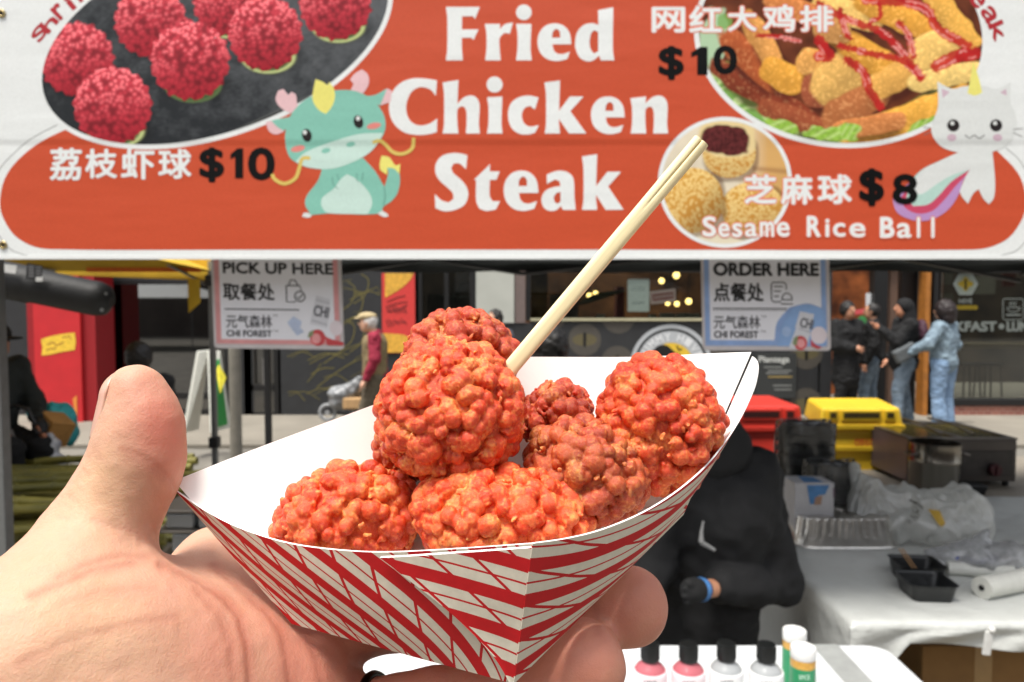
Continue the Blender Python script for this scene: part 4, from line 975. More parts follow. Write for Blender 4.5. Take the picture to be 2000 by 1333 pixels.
f.poly(K([(545, 165), (660, 225), (760, 205), (900, 200), (1040, 225), (1140, 170), (1140, 330), (1185, 440), (1185, 560), (1130, 670), (1000, 735), (850, 755), (700, 740), (570, 690), (500, 590), (505, 500), (550, 370)]), mi=MI['light_grey'], corner=60)
f.poly(K([(580, 225), (645, 250), (590, 300)]), mi=MI['kitten_pink'], smooth=False); f.poly(K([(1105, 225), (1110, 280), (1055, 255)]), mi=MI['kitten_pink'], smooth=False)
f.poly(K([(835, 0), (880, 130), (910, 255), (850, 280), (790, 260), (815, 130)]), mi=MI['lemon'], corner=60)
for cx, cy in ((675, 523), (1023, 523)): f.ell(1700 + cx / 4.167, 120 + cy / 4.167, 12, 12, mi=MI['eye_black']); f.ell(1700 + (cx - 8) / 4.167, 120 + (cy - 18) / 4.167, 4, 4, mi=MI['light_grey'])
for cx, cy in ((662, 622), (1035, 622)): f.ell(1700 + cx / 4.167, 120 + cy / 4.167, 9, 7, mi=MI['kitten_pink'])
f.line(K([(770, 600), (805, 628), (848, 600), (885, 628), (930, 600)]), 2.2, mi=MI['mid_grey'])
for s in ([(1160, 555), (1245, 545)], [(1160, 580), (1240, 615)], [(490, 545), (430, 535)], [(490, 575), (430, 600)]): f.line(K(s), 1.2, mi=MI['mid_grey'])
f.build('cartoon_print', MATS, banner, label='white cartoon kitten with yellow horn and striped tail')

# ------------------------------------------------------------------ the two counter signs behind the banner
def counter_sign(label, x0, y0, x1, y1, xf, frame_rgb, pick):
    Y = 2.2; s = thing('counter_sign', label, 'sign', PY((x0 + x1) / 2, y1, Y))
    f = Flat(Y, xf); f.rect(x0, y0, x1, y1, r=8)
    vs = [Vector(v) for v in f.v]; n = len(vs); g = G(); g.v = list(f.v); g.f = list(f.f); g.m = [0] * len(f.f)
    bk = [v + Vector((0, .004, 0)) for v in vs]; g.add(bk, [tuple(reversed(q)) for q in f.f]); g.f += [(i, i + n, (i + 1) % n + n, (i + 1) % n) for i in range(n)]; g.m += [0] * n
    g.build('plastic_sleeve', M('sign_sleeve', (196, 190, 190), rough=.3, var=.06), s)
    f = Flat(Y - .0008, xf); f.rect(x0 + 5, y0, x1 - 7, y1 - 9); f.build('printed_border', M('sign_border_' + ('pink' if pick else 'blue'), frame_rgb, rough=.5, var=.10, scale=25), s)
    f = Flat(Y - .0014, xf)
    if pick: f.rect(x0 + 15, y0, x1 - 17, y1 - 18)
    else: f.poly([(x0 + 15, y0), (x1 - 17, y0), (x1 - 17, y1 - 84), (x1 - 45, y1 - 92), (x1 - 80, y1 - 84), (x1 - 104, y1 - 55), (x1 - 110, y1 - 20), (x0 + 15, y1 - 20)], corner=30)
    f.build('paper_panel', M('sign_paper', (226, 226, 232), rough=.5, var=.02), s)
    ink = M('sign_ink', (30, 30, 32), var=.1); ink2 = M('sign_grey_ink', (70, 70, 76), var=.1)
    return s, Y, ink, ink2
xf1 = lambda x, y: (x + (y - 590) * .035, y + (x - 545) * .012)
s, Y, ink, ink2 = counter_sign('pink bordered pick up sign hanging under the banner, left of the other', 415, 490, 669, 682, xf1, (214, 150, 150), True)
f = Flat(Y - .0020, xf1); f.text('PICK UP HERE', (437, 513, 653, 536), .04); f.build('lettering', ink, s)
f = Flat(Y - .0020, xf1); f.text('取餐处', (436, 554, 537, 588), .022); f.build('lettering', ink, s)
f = Flat(Y - .0020, xf1); f.text('元气森林', (440, 616, 530, 642), .012); f.text('CHI FOREST', (440, 646, 529, 659), .04); f.text('TM', (532, 615, 541, 619), 0); f.text('TM', (532, 645, 541, 649), 0); f.rect(438, 604, 584, 606.5); f.build('lettering', ink2, s)
f = Flat(Y - .0020, xf1)
for ln in ([(560, 558), (560, 590), (577, 590)], [(560, 558), (587, 558), (589, 568)], [(565, 557), (569, 547), (577, 547), (583, 557)], [(580, 580), (584, 584), (592, 574)]): f.line(ln, 2.4, smooth=False)
f.ell(586, 579, 11, hole=.78); f.build('bag_icon', ink2, s)
f = Flat(Y - .0022, xf1)
f.poly([(618, 577), (645, 584), (637, 640), (604, 632)], mi=0); f.line([(617, 585), (644, 592)], 1.5, mi=1); f.line([(607, 625), (638, 634)], 2, mi=1)
f.text('CHI', (612, 597, 642, 619), .03, mi=2, rot=10); f.poly([(572, 618), (588, 628), (584, 640), (592, 648), (578, 656), (566, 640), (560, 630)], mi=3)
f.ell(618, 659, 15, 16, mi=4); f.ell(615, 661, 9, 10, mi=5); f.poly([(602, 648), (612, 644), (608, 656), (598, 660)], mi=6); f.ell(655, 640, 13, 15, mi=7); f.poly([(632, 655), (640, 660), (668, 668), (668, 674), (636, 674)], mi=4)
f.build('can_picture', [M('can_white', (206, 206, 212), var=.03), M('can_line', (160, 160, 168), var=.05), M('can_ink', (88, 88, 94), var=.1), M('pale_blue_print', (180, 192, 216), var=.1), M('berry_red', (196, 70, 74), var=.15), M('berry_pink', (222, 150, 150), var=.1), M('leaf_green', (130, 142, 104), var=.1), M('pale_print_pink', (220, 208, 212), var=.05)], s)
xf2 = lambda x, y: (x + (y - 590) * .02, y + (x - 1497) * .004)
s, Y, ink, ink2 = counter_sign('blue bordered order sign hanging under the banner above the tray', 1371, 490, 1621, 685, xf2, (140, 166, 210), False)
f = Flat(Y - .0020, xf2); f.text('ORDER HERE', (1394, 513, 1601, 540), .05); f.build('lettering', ink, s)
f = Flat(Y - .0020, xf2); f.text('点餐处', (1394, 553, 1492, 590), .022); f.build('lettering', ink, s)
f = Flat(Y - .0020, xf2); f.text('元气森林', (1393, 617, 1484, 643), .012); f.text('CHI FOREST', (1393, 647, 1480, 661), .04); f.text('TM', (1486, 617, 1496, 621), 0); f.text('TM', (1484, 646, 1494, 650), 0); f.rect(1392, 602, 1537, 604); f.rect(1392, 606, 1537, 607); f.build('lettering', ink2, s)
f = Flat(Y - .0020, xf2)
for ln in ([(1526, 590), (1510, 590), (1507, 586), (1507, 556), (1510, 552), (1532, 552), (1536, 556), (1536, 566)], [(1512, 560), (1530, 560)], [(1512, 569), (1526, 569)], [(1512, 579), (1522, 579)], [(1526, 586), (1548, 586)], [(1525, 594), (1549, 594)], [(1527, 586), (1529, 578), (1534, 573), (1540, 573), (1546, 578), (1547, 586)]): f.line(ln, 2.4, smooth=False)
f.build('menu_icon', ink2, s)
f = Flat(Y - .0022, xf2); f.poly([(1517, 676.5), (1520, 660), (1527, 635), (1540, 612), (1558, 598), (1580, 595), (1596, 599), (1604, 604), (1610, 612), (1610, 676.5)], mi=8, corner=60)
f.poly([(1562, 608), (1590, 614), (1580, 648), (1552, 640)], mi=0); f.poly([(1554, 640), (1582, 650), (1572, 682), (1538, 682)], mi=0); f.line([(1560, 642), (1584, 650)], 2, mi=1); f.text('CHI', (1562, 622, 1588, 642), .03, mi=2, rot=12)
f.ell(1562, 670, 13, 14, mi=4); f.ell(1563, 671, 8, 9, mi=5); f.poly([(1550, 660), (1558, 656), (1554, 676), (1546, 672)], mi=6); f.ell(1598, 655, 16, 17, mi=7); f.poly([(1582, 662), (1590, 672), (1604, 678), (1596, 682), (1582, 676)], mi=4); f.ell(1535, 648, 9, 10, mi=3)
f.build('can_picture', [bpy.data.materials[n] for n in ('can_white', 'can_line', 'can_ink')] + [M('blue_print', (160, 184, 220), var=.1)] + [bpy.data.materials[n] for n in ('berry_red', 'berry_pink', 'leaf_green', 'pale_print_pink')] + [M('disc_blue', (136, 168, 212), var=.06)], s)
# ================================================================== SETTING: ground, shop fronts, canopies
def struct(o): o['kind'] = 'structure'; return o
g = G(); g.grid(lambda u, v: Vector((-60 + 120 * u, -40 + 130 * v, 0)), 4, 4)
struct(g.build('street', M('street_concrete', (118, 114, 106), rough=.85, var=.22, scale=2.2, bump=.4, bscale=60), origin=(0, 0, 0)))
g = G(); g.box((-40, 8.9, .0), (40, 16, .06)); g.box((-40, 8.75, 0), (40, 8.895, .055))
struct(g.build('pavement', M('pavement_concrete', (132, 126, 115), rough=.85, var=.12, scale=1.6, bump=.3, bscale=80), bevel=.01))
FY = 11.0
def X(px, Y=FY): return PY(px, 600, Y).x
def Zz(py, Y=FY): return PY(1000, py, Y).z
def pbox(g, x0, y0, x1, y1, Y=FY, d=.12, mi=0, proud=0.0):
    a = PY(x0, y1, Y); b = PY(x1, y0, Y); g.box((a.x, Y - proud, a.z), (b.x, Y + d, b.z), mi); return g
def part(name, mat, parent, boxes, bevel=0.0, label=None):
    g = G()
    for b in boxes: pbox(g, *b[:4], **(b[4] if len(b) > 4 else {}))
    return g.build(name, mat, parent, bevel=bevel, label=label)
charcoal = M('charcoal_cladding', (40, 41, 43), rough=.6, var=.15, scale=6); blackf = M('black_frame', (20, 20, 21), rough=.45, var=.1)
dark_int = M('dark_interior', (34, 30, 27), rough=.8, var=.5, scale=2.5, rgb2=(62, 52, 42)); warm_int = M('warm_interior', (74, 48, 30), rough=.8, var=.6, scale=1.8, rgb2=(120, 78, 44))
glass = M_glass('shop_glass', (200, 204, 200), refl=1.3); mirror_glass = M_glass('dark_shop_glass', (70, 72, 74), refl=4.5)
brick = None
def brick_mat():
    m, nt, N, L, b = nodes_of('red_brick'); tc = N.new('ShaderNodeTexCoord'); mp = N.new('ShaderNodeMapping'); L.new(tc.outputs['Object'], mp.inputs[0]); mp.inputs['Rotation'].default_value = (math.pi / 2, 0, 0)
    bt = N.new('ShaderNodeTexBrick'); bt.inputs['Scale'].default_value = 4.4; bt.inputs['Color1'].default_value = (*lin((150, 92, 80)), 1); bt.inputs['Color2'].default_value = (*lin((176, 116, 100)), 1); bt.inputs['Mortar'].default_value = (*lin((190, 160, 148)), 1); bt.inputs['Mortar Size'].default_value = .02
    L.new(mp.outputs[0], bt.inputs[0]); L.new(bt.outputs[0], b.inputs['Base Color']); b.inputs['Roughness'].default_value = .85; return m
# ---- dark shop on the left
shopL = thing('shop_building', 'dark glass fronted shop with white tents mirrored in its window', 'building', (X(250), FY + 2, .06))
top = -150
part('wall', charcoal, shopL, [(-900, top, 62, 830, dict(d=.3)), (460, top, 478, 826), (182, top, 470, 548, dict(d=.3))])
part('interior', dark_int, shopL, [(-900, top, 545, 826, dict(Y=14.5, d=.2))])
w = part('window', blackf, shopL, [(182, 548, 192, 826), (440, 548, 460, 826), (192, 548, 440, 556), (192, 768, 440, 780), (192, 800, 440, 826)])
g = G(); pbox(g, 192, 556, 440, 800, d=.012, proud=-.05); g.build('pane', mirror_glass, w)
d = part('door', blackf, shopL, [(478, 540, 488, 826), (536, 540, 545, 826), (488, 540, 536, 552), (488, 752, 536, 764), (488, 806, 536, 826)])
g = G(); pbox(g, 488, 552, 536, 806, d=.012, proud=-.05); g.build('pane', mirror_glass, d)
part('handle', M('steel_handle', (180, 180, 184), rough=.25, metal=1), d, [(516, 700, 519, 752, dict(d=.02, proud=.06))])
g = Flat(FY + .03); g.ell(553, 806, 9, mi=0); g.build('round_sticker', M('pale_blue_sticker', (184, 196, 226)), d)
part('ledge', M('grey_ledge', (84, 86, 84), var=.1), shopL, [(192, 685, 440, 690, dict(Y=12.2, d=.6))])
# ---- red pillar
pil = thing('red_pillar', 'red painted pillar with a torn yellow strip pasted across it', 'pillar', (X(112, 10.4), 10.6, .06))
redp = M('red_paint', (196, 38, 44), rough=.5, var=.08, scale=4); redd = M('shaded_red_paint', (150, 22, 30), rough=.5, var=.1)  # side boards get a darker copy of the red, shade put into the colour
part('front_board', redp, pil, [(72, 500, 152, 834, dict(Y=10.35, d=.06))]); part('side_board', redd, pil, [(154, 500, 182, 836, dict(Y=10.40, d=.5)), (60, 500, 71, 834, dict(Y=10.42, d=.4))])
f = Flat(10.345); f.poly([(80, 663), (100, 657), (126, 652), (146, 650), (148, 668), (146, 684), (120, 688), (98, 693), (81, 695), (83, 680)], corner=10, mi=0)
for ln in ([(92, 674), (104, 670), (110, 676), (126, 668)], [(122, 660), (136, 657), (140, 664)], [(90, 684), (110, 680)]): f.line(ln, 2.2, mi=1)
f.build('yellow_strip', [M('yellow_paper', (232, 192, 60), var=.15, scale=20), M('brown_ink', (150, 84, 30))], pil)
f = Flat(10.345); f.poly([(142, 780), (150, 772), (151, 815), (146, 812)], corner=10); f.build('orange_scrap', M('orange_paper', (226, 140, 60)), pil)
# ---- cafe building
cafe = thing('cafe_building', 'black fronted cafe with wide windows, round badge and brick base', 'building', (X(1300), FY + 2, .06))
part('wall', charcoal, cafe, [(545, top, 812, 826, dict(d=.3)), (812, top, 2600, 520, dict(d=.3)), (812, 632, 1036, 826, dict(d=.3)), (1036, 627, 1600, 826, dict(d=.3)), (1590, 520, 1626, 628, dict(d=.3)), (1600, 627, 1626, 826, dict(d=.3))])
part('interior', warm_int, cafe, [(1012, 380, 1660, 826, dict(Y=15.5, d=.2))]); part('interior', dark_int, cafe, [(812, 380, 1012, 826, dict(Y=13.2, d=.2)), (1790, 380, 2700, 826, dict(Y=15.5, d=.2))])
part('interior', M('doorway_timber', (120, 62, 34), rough=.7, var=.5, scale=3, rgb2=(170, 96, 50)), cafe, [(1600, 380, 1790, 826, dict(Y=13.5, d=.2))])
part('pier', M('pale_render', (176, 178, 170), rough=.8, var=.06, scale=3), cafe, [(930, 522, 1004, 631, dict(d=.2, proud=.03))]); part('pier', M('brown_pier', (108, 94, 90), rough=.7, var=.1), cafe, [(1006, 522, 1026, 631, dict(d=.2, proud=.02))])
w = part('window', blackf, cafe, [(812, 522, 824, 631), (868, 522, 876, 631), (918, 522, 929, 631), (824, 522, 918, 530)])
g = G(); pbox(g, 824, 530, 918, 631, d=.012, proud=-.05); g.build('pane', glass, w)
part('blind', M('grey_blind', (112, 116, 112), var=.1), cafe, [(836, 575, 866, 631, dict(Y=12, d=.05)), (879, 575, 890, 631, dict(Y=12, d=.05)), (893, 578, 915, 631, dict(Y=12, d=.05))])
w = part('window', blackf, cafe, [(1027, 522, 1036, 627), (1590, 522, 1596, 627), (1036, 520, 1590, 532, dict(proud=.02))])
g = G(); pbox(g, 1036, 532, 1590, 622, d=.012, proud=-.05); g.build('pane', glass, w)
part('sill', M('cream_sill', (176, 170, 140), var=.1), w, [(1036, 622, 1590, 627, dict(d=.2, proud=.04))])
part('shelf_items', M('white_crockery', (190, 188, 178), var=.15), w, [(1166, 614, 1182, 621.5, dict(Y=11.16, d=.1)), (1268, 614, 1282, 621.5, dict(Y=11.16, d=.1)), (1290, 612, 1318, 621.5, dict(Y=11.16, d=.1)), (1322, 612, 1348, 621.5, dict(Y=11.16, d=.1)), (1350, 613, 1368, 621.5, dict(Y=11.16, d=.1))])
part('curtain', M('tan_curtain', (156, 116, 66), var=.4, scale=6), w, [(1037, 533, 1070, 621, dict(Y=11.3, d=.04))]); part('grey_board', M('grey_board', (120, 118, 112), var=.1), w, [(1074, 575, 1130, 621, dict(Y=11.6, d=.04))]); part('red_column', M('red_column', (120, 44, 36), var=.2), w, [(1204, 560, 1220, 621, dict(Y=12.4, d=.3))])
f = Flat(11.5); f.poly([(1128, 592), (1160, 575), (1200, 568), (1225, 567), (1200, 577), (1160, 590), (1134, 597)]); f.build('green_awning', M('sage_canvas', (116, 124, 100), var=.1), w)
f = Flat(FY + .03); f.rect(1226, 546, 1268, 609, mi=0, r=2)
for y, a, b in ((561, 1234, 1260), (566, 1232, 1261), (590, 1235, 1259), (593, 1233, 1257)): f.rect(a, y, b, y + 1.5, mi=1)
f.build('paper_notice', [M('notice_paper', (214, 226, 224)), M('notice_ink', (150, 160, 160))], w)
f = Flat(FY + .03); f.poly([(1269, 570), (1319, 564), (1320, 589), (1271, 595)], smooth=False, mi=0); f.poly([(1273, 575), (1315, 570), (1316, 584), (1275, 589)], smooth=False, mi=1)
for k in range(7): f.poly([(1278 + k * 5.2, 579 - k * .7), (1281 + k * 5.2, 578.6 - k * .7), (1281.5 + k * 5.2, 584 - k * .7), (1278.5 + k * 5.2, 584.4 - k * .7)], smooth=False, mi=0)
f.build('red_notice', [M('pink_grey_paper', (196, 176, 172)), M('dull_red_ink', (136, 84, 82))], w)
bulb = M('lit_bulb', (255, 214, 130), emit=5.0, var=0)
for i, (px, py, r) in enumerate(((1292, 549, 5.5), (1321, 538, 6.5), (1304, 593, 4.5), (1322, 594, 5), (1345, 589, 6), (1151, 578, 5), (1163, 573, 4.5))):
    Y = 13.0; c = PY(px, py, Y); l = thing('pendant_lamp', 'glowing bulb pendant hanging inside the cafe window', 'lamp', c, 'pendant lamps inside the cafe')
    g = G(); g.ball(c, pxr(r, Y), 8); g.build('bulb', bulb, l, smooth=True); g = G(); g.tube([c + Vector((0, 0, pxr(r, Y))), c + Vector((0, 0, 1.4))], .008, 5); g.build('cord', blackf, l)
# emblem wallpaper under the window
dim = M('dim_emblem_ink', (74, 70, 64), rough=.6); dim2 = M('dim_emblem_gold', (92, 84, 58), rough=.6)
for cx, cy in ((1142, 664), (1208, 620), (1206, 708), (1075, 615), (1075, 705), (1480, 640), (1575, 690), (1575, 790), (1480, 800), (1142, 760), (1400, 660), (1270, 800), (1340, 800)):
    f = Flat(FY - .003)
    if cy < 655: f.poly([(cx + 32 * math.cos(t), max(629, cy + 32 * math.sin(t))) for t in np.linspace(math.asin((629 - cy) / 32), math.pi - math.asin((629 - cy) / 32), 20)], smooth=False, mi=0)
    else: f.ell(cx, cy, 32, mi=0); f.ell(cx, cy, 24, 12, mi=1); f.rect(cx - 3, cy - 14, cx + 3, cy + 14, mi=2)
    f.build('emblem_print', [dim, dim2, blackf], cafe)
# big round badge
LX, LY = 1311, 714
silver = M('badge_silver', (176, 180, 184), rough=.4, var=.08); white = M('badge_white', (216, 218, 220), var=.03); gold = M('badge_gold', (222, 184, 60), rough=.4, var=.1)
b = thing('badge_sign', 'large round silver and yellow badge on the dark wall behind the tray', 'sign', PY(LX, LY + 80, FY - .01))
for nm, m, r0, r1, off in (('badge_rim', silver, 80, .90, .010), ('badge_line', blackf, 71, .965, .010), ('lettering_band', silver, 67, .66, .012), ('badge_core', gold, 44, .0, .012)):
    f = Flat(FY - off); f.ell(LX, LY, r0, hole=r1, n=56); f.build(nm, m, b)
f = Flat(FY - .016)
for i, ch in enumerate('YUMMYHIVE'):
    a = math.radians(-166 + i * 17.2 + (9 if i > 4 else 0)); f.text(ch, (LX + 56 * math.cos(a) - 6.5, LY + 56 * math.sin(a) - 8, LX + 56 * math.cos(a) + 6.5, LY + 56 * math.sin(a) + 8), .03, rot=math.degrees(a) + 90)
f.build('badge_lettering', white, b)
f = Flat(FY - .017); f.poly([(1270, 700), (1278, 682), (1292, 674), (1306, 677), (1318, 688), (1330, 693), (1322, 700), (1300, 702)]); f.line([(1322, 676), (1326, 684), (1332, 682)], 3); f.build('bee_shape', blackf, b)
# ground floor of the right part: door and window
part('frame', blackf, cafe, [(1698, 520, 1732, 826, dict(proud=.05)), (1754, 520, 1794, 826, dict(Y=11.2)), (1814, 520, 1832, 826, dict(proud=.04)), (1832, 780, 2600, 792, dict(proud=.06)), (1832, 520, 2600, 533)]); part('reveal', M('brown_reveal', (104, 80, 66), var=.15), cafe, [(1732, 530, 1754, 826, dict(Y=11.1))])
part('door_post', M('orange_timber', (164, 104, 40), rough=.6, var=.2, scale=10), cafe, [(1795, 528, 1813, 826, dict(proud=.08))])
part('base_wall', brick_mat(), cafe, [(1832, 793, 2600, 828, dict(proud=.02, d=.2))])
w = part('window', blackf, cafe, [(1832, 533, 1838, 780), (2560, 533, 2600, 780)]); g = G(); pbox(g, 1838, 533, 2560, 780, d=.012, proud=-.05); g.build('pane', glass, w)
part('counter_top', M('pale_wood', (186, 164, 116), var=.12, scale=8), w, [(1870, 672, 2500, 680, dict(Y=11.5, d=.4))])
part('menu_panels', M('grey_panel', (118, 116, 106), var=.2), w, [(1834, 534, 1860, 556, dict(Y=13, d=.05)), (1834, 574, 1862, 610, dict(Y=13, d=.05)), (1900, 540, 1945, 575, dict(Y=14, d=.05))]); part('picture', M('maroon_picture', (86, 40, 34), var=.2), w, [(1960, 534, 1984, 560, dict(Y=13, d=.05))])
for px in (1908, 1950): 
    st = thing('bar_stool', 'dark bar stool standing inside the cafe window', 'stool', (X(px, 12), 12.2, .06), 'bar stools behind the cafe glass'); c = Vector((X(px, 12), 12.2, 0))
    g = G(); g.box((c.x - .17, 12.03, .70), (c.x + .17, 12.37, .74)); g.build('seat', blackf, st, bevel=.01)
    for sx in (-1, 1):
        for sy in (-1, 1): g = G(); g.tube([(c.x + sx * .12, 12.2 + sy * .12, .70), (c.x + sx * .15, 12.2 + sy * .15, .06)], .014, 6); g.build('leg', blackf, st)
f = Flat(FY + .045); f.ell(1886, 555, 24.5, 25, n=6, mi=0); f.ell(1886, 555, 18, 18, n=24, mi=1); f.ell(1886, 555, 15, 7, mi=2); f.ell(1886, 555, 7, 14, mi=2); f.rect(1884, 546, 1888, 566, mi=3)
f.text('HIVE', (1873, 584, 1899, 593), .02, mi=0); f.rect(1864, 597, 1909, 605, mi=2); f.build('hexagon_sticker', [white, M('badge_pale', (200, 204, 196)), gold, blackf], w)
f = Flat(FY + .045); f.text('BREAKFAST', (1798, 628, 1947, 648), .05); f.ell(1956, 638, 5.5); f.text('LUNCH', (1966, 628, 2040, 648), .05); f.build('window_lettering', white, w)
f = Flat(FY + .045)
for ln in ([(1962, 584), (1996, 584), (1999, 587), (1999, 622), (1996, 625), (1962, 625), (1959, 622), (1959, 587), (1962, 584)], [(1966, 603), (1972, 609), (1986, 609), (1993, 603)], [(1967, 601), (1993, 601)], [(1974, 598), (1972, 594), (1975, 590)], [(1979, 598), (1977, 594), (1980, 590)], [(1984, 598), (1982, 594), (1985, 590)]): f.line(ln, 1.8, smooth=False)
f.rect(1965, 614, 1994, 617); f.build('steam_dish_sticker', white, w)
f = Flat(11.05); f.rect(1691, 573, 1702, 605, mi=0); f.poly([(1668, 606), (1694, 602), (1698, 612), (1670, 615)], mi=1); f.ell(1684, 626, 9, mi=2); f.build('door_stickers', [white, M('coral_sticker', (206, 84, 88)), M('green_sticker', (70, 146, 84))], cafe)
# menu board
mb = thing('menu_board', 'dark menu board with pale writing under the blue bordered sign', 'sign', PY(1510, 780, FY - .05)); part('board', M('board_black', (46, 48, 48)), mb, [(1476, 690, 1556, 778, dict(Y=FY - .06, d=.03))])
f = Flat(FY - .065); f.text('Plantega', (1482, 696, 1542, 712), .02, mi=0)
for y, a, b_, m_ in ((716, 1492, 1528, 1), (723, 1500, 1546, 1), (728, 1496, 1540, 1), (735, 1500, 1547, 2), (752, 1510, 1546, 1), (760, 1512, 1546, 1)): f.rect(a, y, b_, y + 3, mi=m_)
f.build('writing', [M('chalk_white', (190, 192, 188)), M('chalk_grey', (120, 122, 120)), M('chalk_gold', (150, 130, 80))], mb)
# mural strokes on the dark wall
mur = M('mural_ochre', (108, 100, 52), rough=.7, var=.2); rs = random.Random(4); f = Flat(FY - .003)
for k in range(46):
    x = rs.uniform(556, 700); y = rs.uniform(560, 790); L_ = rs.uniform(25, 90); c = rs.uniform(-30, 30)
    f.line([(x, y), (x + L_ * .5, y - L_ * .28 + c * .3), (min(742, x + L_), y - L_ * .35 + c)], rs.uniform(.8, 2.0))
for k in range(5):
    x = rs.uniform(670, 720); y = rs.uniform(535, 640); f.line([(x, y), (x + 14, y + 12), (x + 8, y + 40), (x - 14, y + 58)], 2)
f.build('mural', mur, cafe)
po = thing('red_poster', 'tall red poster with gold corners and brush writing on the dark wall', 'poster', PY(780, 690, FY - .03)); part('sheet', M('poster_red', (206, 58, 54), var=.08), po, [(747, 534, 810, 690, dict(Y=FY - .03, d=.01))])
f = Flat(FY - .034); f.poly([(752, 534), (808, 534), (800, 548), (780, 566), (752, 582)], mi=0); f.poly([(748, 651), (790, 655), (808, 668), (808, 689), (748, 689)], mi=0)
for k in range(16): x = 754 + (k % 8) * 5; y = 602 if k < 8 else 628; f.line([(x, y + rs.uniform(-6, 0)), (x + 5, y + rs.uniform(4, 12))], 2, mi=1)
for a in ([(756, 590), (775, 582), (792, 578)], [(758, 598), (780, 592), (796, 590)], [(756, 610), (776, 606), (796, 596)]): f.line(a, 2, mi=1)
f.build('brush_writing', [M('poster_gold', (216, 164, 60), var=.25, scale=18), M('poster_ink', (96, 26, 26))], po)

# ------------------------------------------------------------------ canopies
canv = M('dark_canvas', (44, 47, 47), rough=.8, var=.12, scale=8, bump=.2, bscale=60); steel = M('grey_steel', (128, 130, 130), rough=.4, metal=.6, var=.1); blk_steel = M('black_steel', (28, 28, 30), rough=.45, var=.1)
tent = thing('canopy_tent', 'dark canopy tent over the food stall, roof edge just below the banner', 'canopy', (.5, 3.0, 0))
x0, x1, y0, y1 = -1.39, 4.3, 2.10, 4.0; ze = 1.98; zt = 2.75
g = G(); cx, cy = (x0 + x1) / 2, (y0 + y1) / 2
g.add([(x0, y0, ze + .28), (x1, y0, ze + .28), (x1, y1, ze), (x0, y1, ze), (cx, cy, zt)], [(0, 1, 4), (1, 2, 4), (2, 3, 4), (3, 0, 4)])
o = g.build('roof', canv, tent); sm = o.modifiers.new('thickness', 'SOLIDIFY'); sm.thickness = .004
zb = PY(1000, 534, y1).z
def val(u, v): 
    x = x0 + (x1 - x0) * u; sag = .012 * math.sin(u * 40) * v; return Vector((x, y1 + .01 + sag, ze + (zb - ze + .012 * abs(math.sin(u * math.pi * 6))) * v))
g = G(); g.grid(val, 90, 3); o = g.build('valance', canv, tent); sm = o.modifiers.new('thickness', 'SOLIDIFY'); sm.thickness = .003
for a, b_ in (((x0, y1 - .05, 1.74), (cx - 1.4, y1 - .05, 2.02)), ((cx - 1.4, y1 - .05, 1.82), (x0 + .3, y1 - .05, 2.04)), ((cx - 1.4, y1 - .05, 1.82), (cx, y1 - .05, 2.02)), ((cx, y1 - .05, 1.82), (cx + 1.25, y1 - .05, 2.02)), ((cx, y1 - .05, 2.02), (cx + 1.25, y1 - .05, 1.82)), ((cx + 1.25, y1 - .05, 1.82), (x1, y1 - .05, 2.02))):
    a = Vector(a); b_ = Vector(b_); a.z += .08; b_.z += .04
    g = G(); g.tube([a, b_], .011, 6); g.build('truss_bar', blk_steel, tent)
for px, Y in ((522, 3.98),):
    c = PY(px, 700, Y); g = G(); g.box((c.x - .016, Y - .016, 0), (c.x + .016, Y + .016, 2.0)); g.build('leg', blk_steel, tent, bevel=.003)
for x, y in ((x1, y1), (x1, y0), (-1.55, 2.22)):
    g = G(); g.box((x - .02, y - .02, 0), (x + .02, y + .02, 2.3)); g.build('leg', steel, tent, bevel=.003)
# yellow neighbouring canopy
yt = thing('canopy_tent', 'yellow canopy tent over the stall at the left', 'canopy', (-4.2, 5.6, 0)); yel = M('yellow_canvas', (196, 160, 40), rough=.8, var=.15, scale=4); ora = M('orange_canvas', (216, 110, 50), rough=.8)
yx1 = PY(414, 520, 6.2).x; yx0 = yx1 - 3.0; yz = PY(300, 534, 6.2).z
g = G(); g.add([(yx0, 2.9, yz + .16), (yx1, 2.9, yz + .16), (yx1, 6.25, yz + .02), (yx0, 6.25, yz + .02), ((yx0 + yx1) / 2, 5.1, yz + .75)], [(0, 1, 4), (1, 2, 4), (2, 3, 4), (3, 0, 4)]); o = g.build('roof', yel, yt); o.modifiers.new('thickness', 'SOLIDIFY').thickness = .004  # roof front extended forward, out of view, to shade the cane heap
g = G(); g.grid(lambda u, v: Vector((yx0 + (yx1 - yx0) * u, 6.27, yz + .03 - (.03 + .07 * (abs(u - .45) * 1.6)) * v + .1 * (1 - v))), 20, 3); o = g.build('valance', yel, yt); o.modifiers.new('thickness', 'SOLIDIFY').thickness = .003
g = G(); g.box((yx1 - 1.05, 6.20, yz + .01), (yx1 - .1, 6.22, yz + .05)); g.build('orange_trim', ora, yt)
for a, b_ in (((yx1 - .02, 6.18, yz - .10), (yx1 - .42, 6.18, yz + .1)), ((yx1 - 1.9, 6.18, yz + .1), (yx1 - 1.3, 6.18, yz + .02)), ((yx1 - 1.9, 6.18, yz - .02), (yx1 - 2.5, 6.18, yz + .06))): g = G(); g.tube([a, b_], .014, 6); g.build('truss_bar', steel, yt)
g = G(); g.box((yx1 - .022, 6.16, 0), (yx1 + .022, 6.204, yz + .1)); lg = g.build('leg', steel, yt, bevel=.004)
for z in (PY(412, 548, 6.15).z, PY(414, 865, 6.15).z): g = G(); g.box((yx1 - .04, 6.14, z - .045), (yx1 + .04, 6.22, z + .045)); g.build('joint', blk_steel, lg, bevel=.008)
for x in (yx0,): g = G(); g.box((x - .022, 6.16, 0), (x + .022, 6.204, yz + .1)); g.build('leg', steel, yt, bevel=.004)
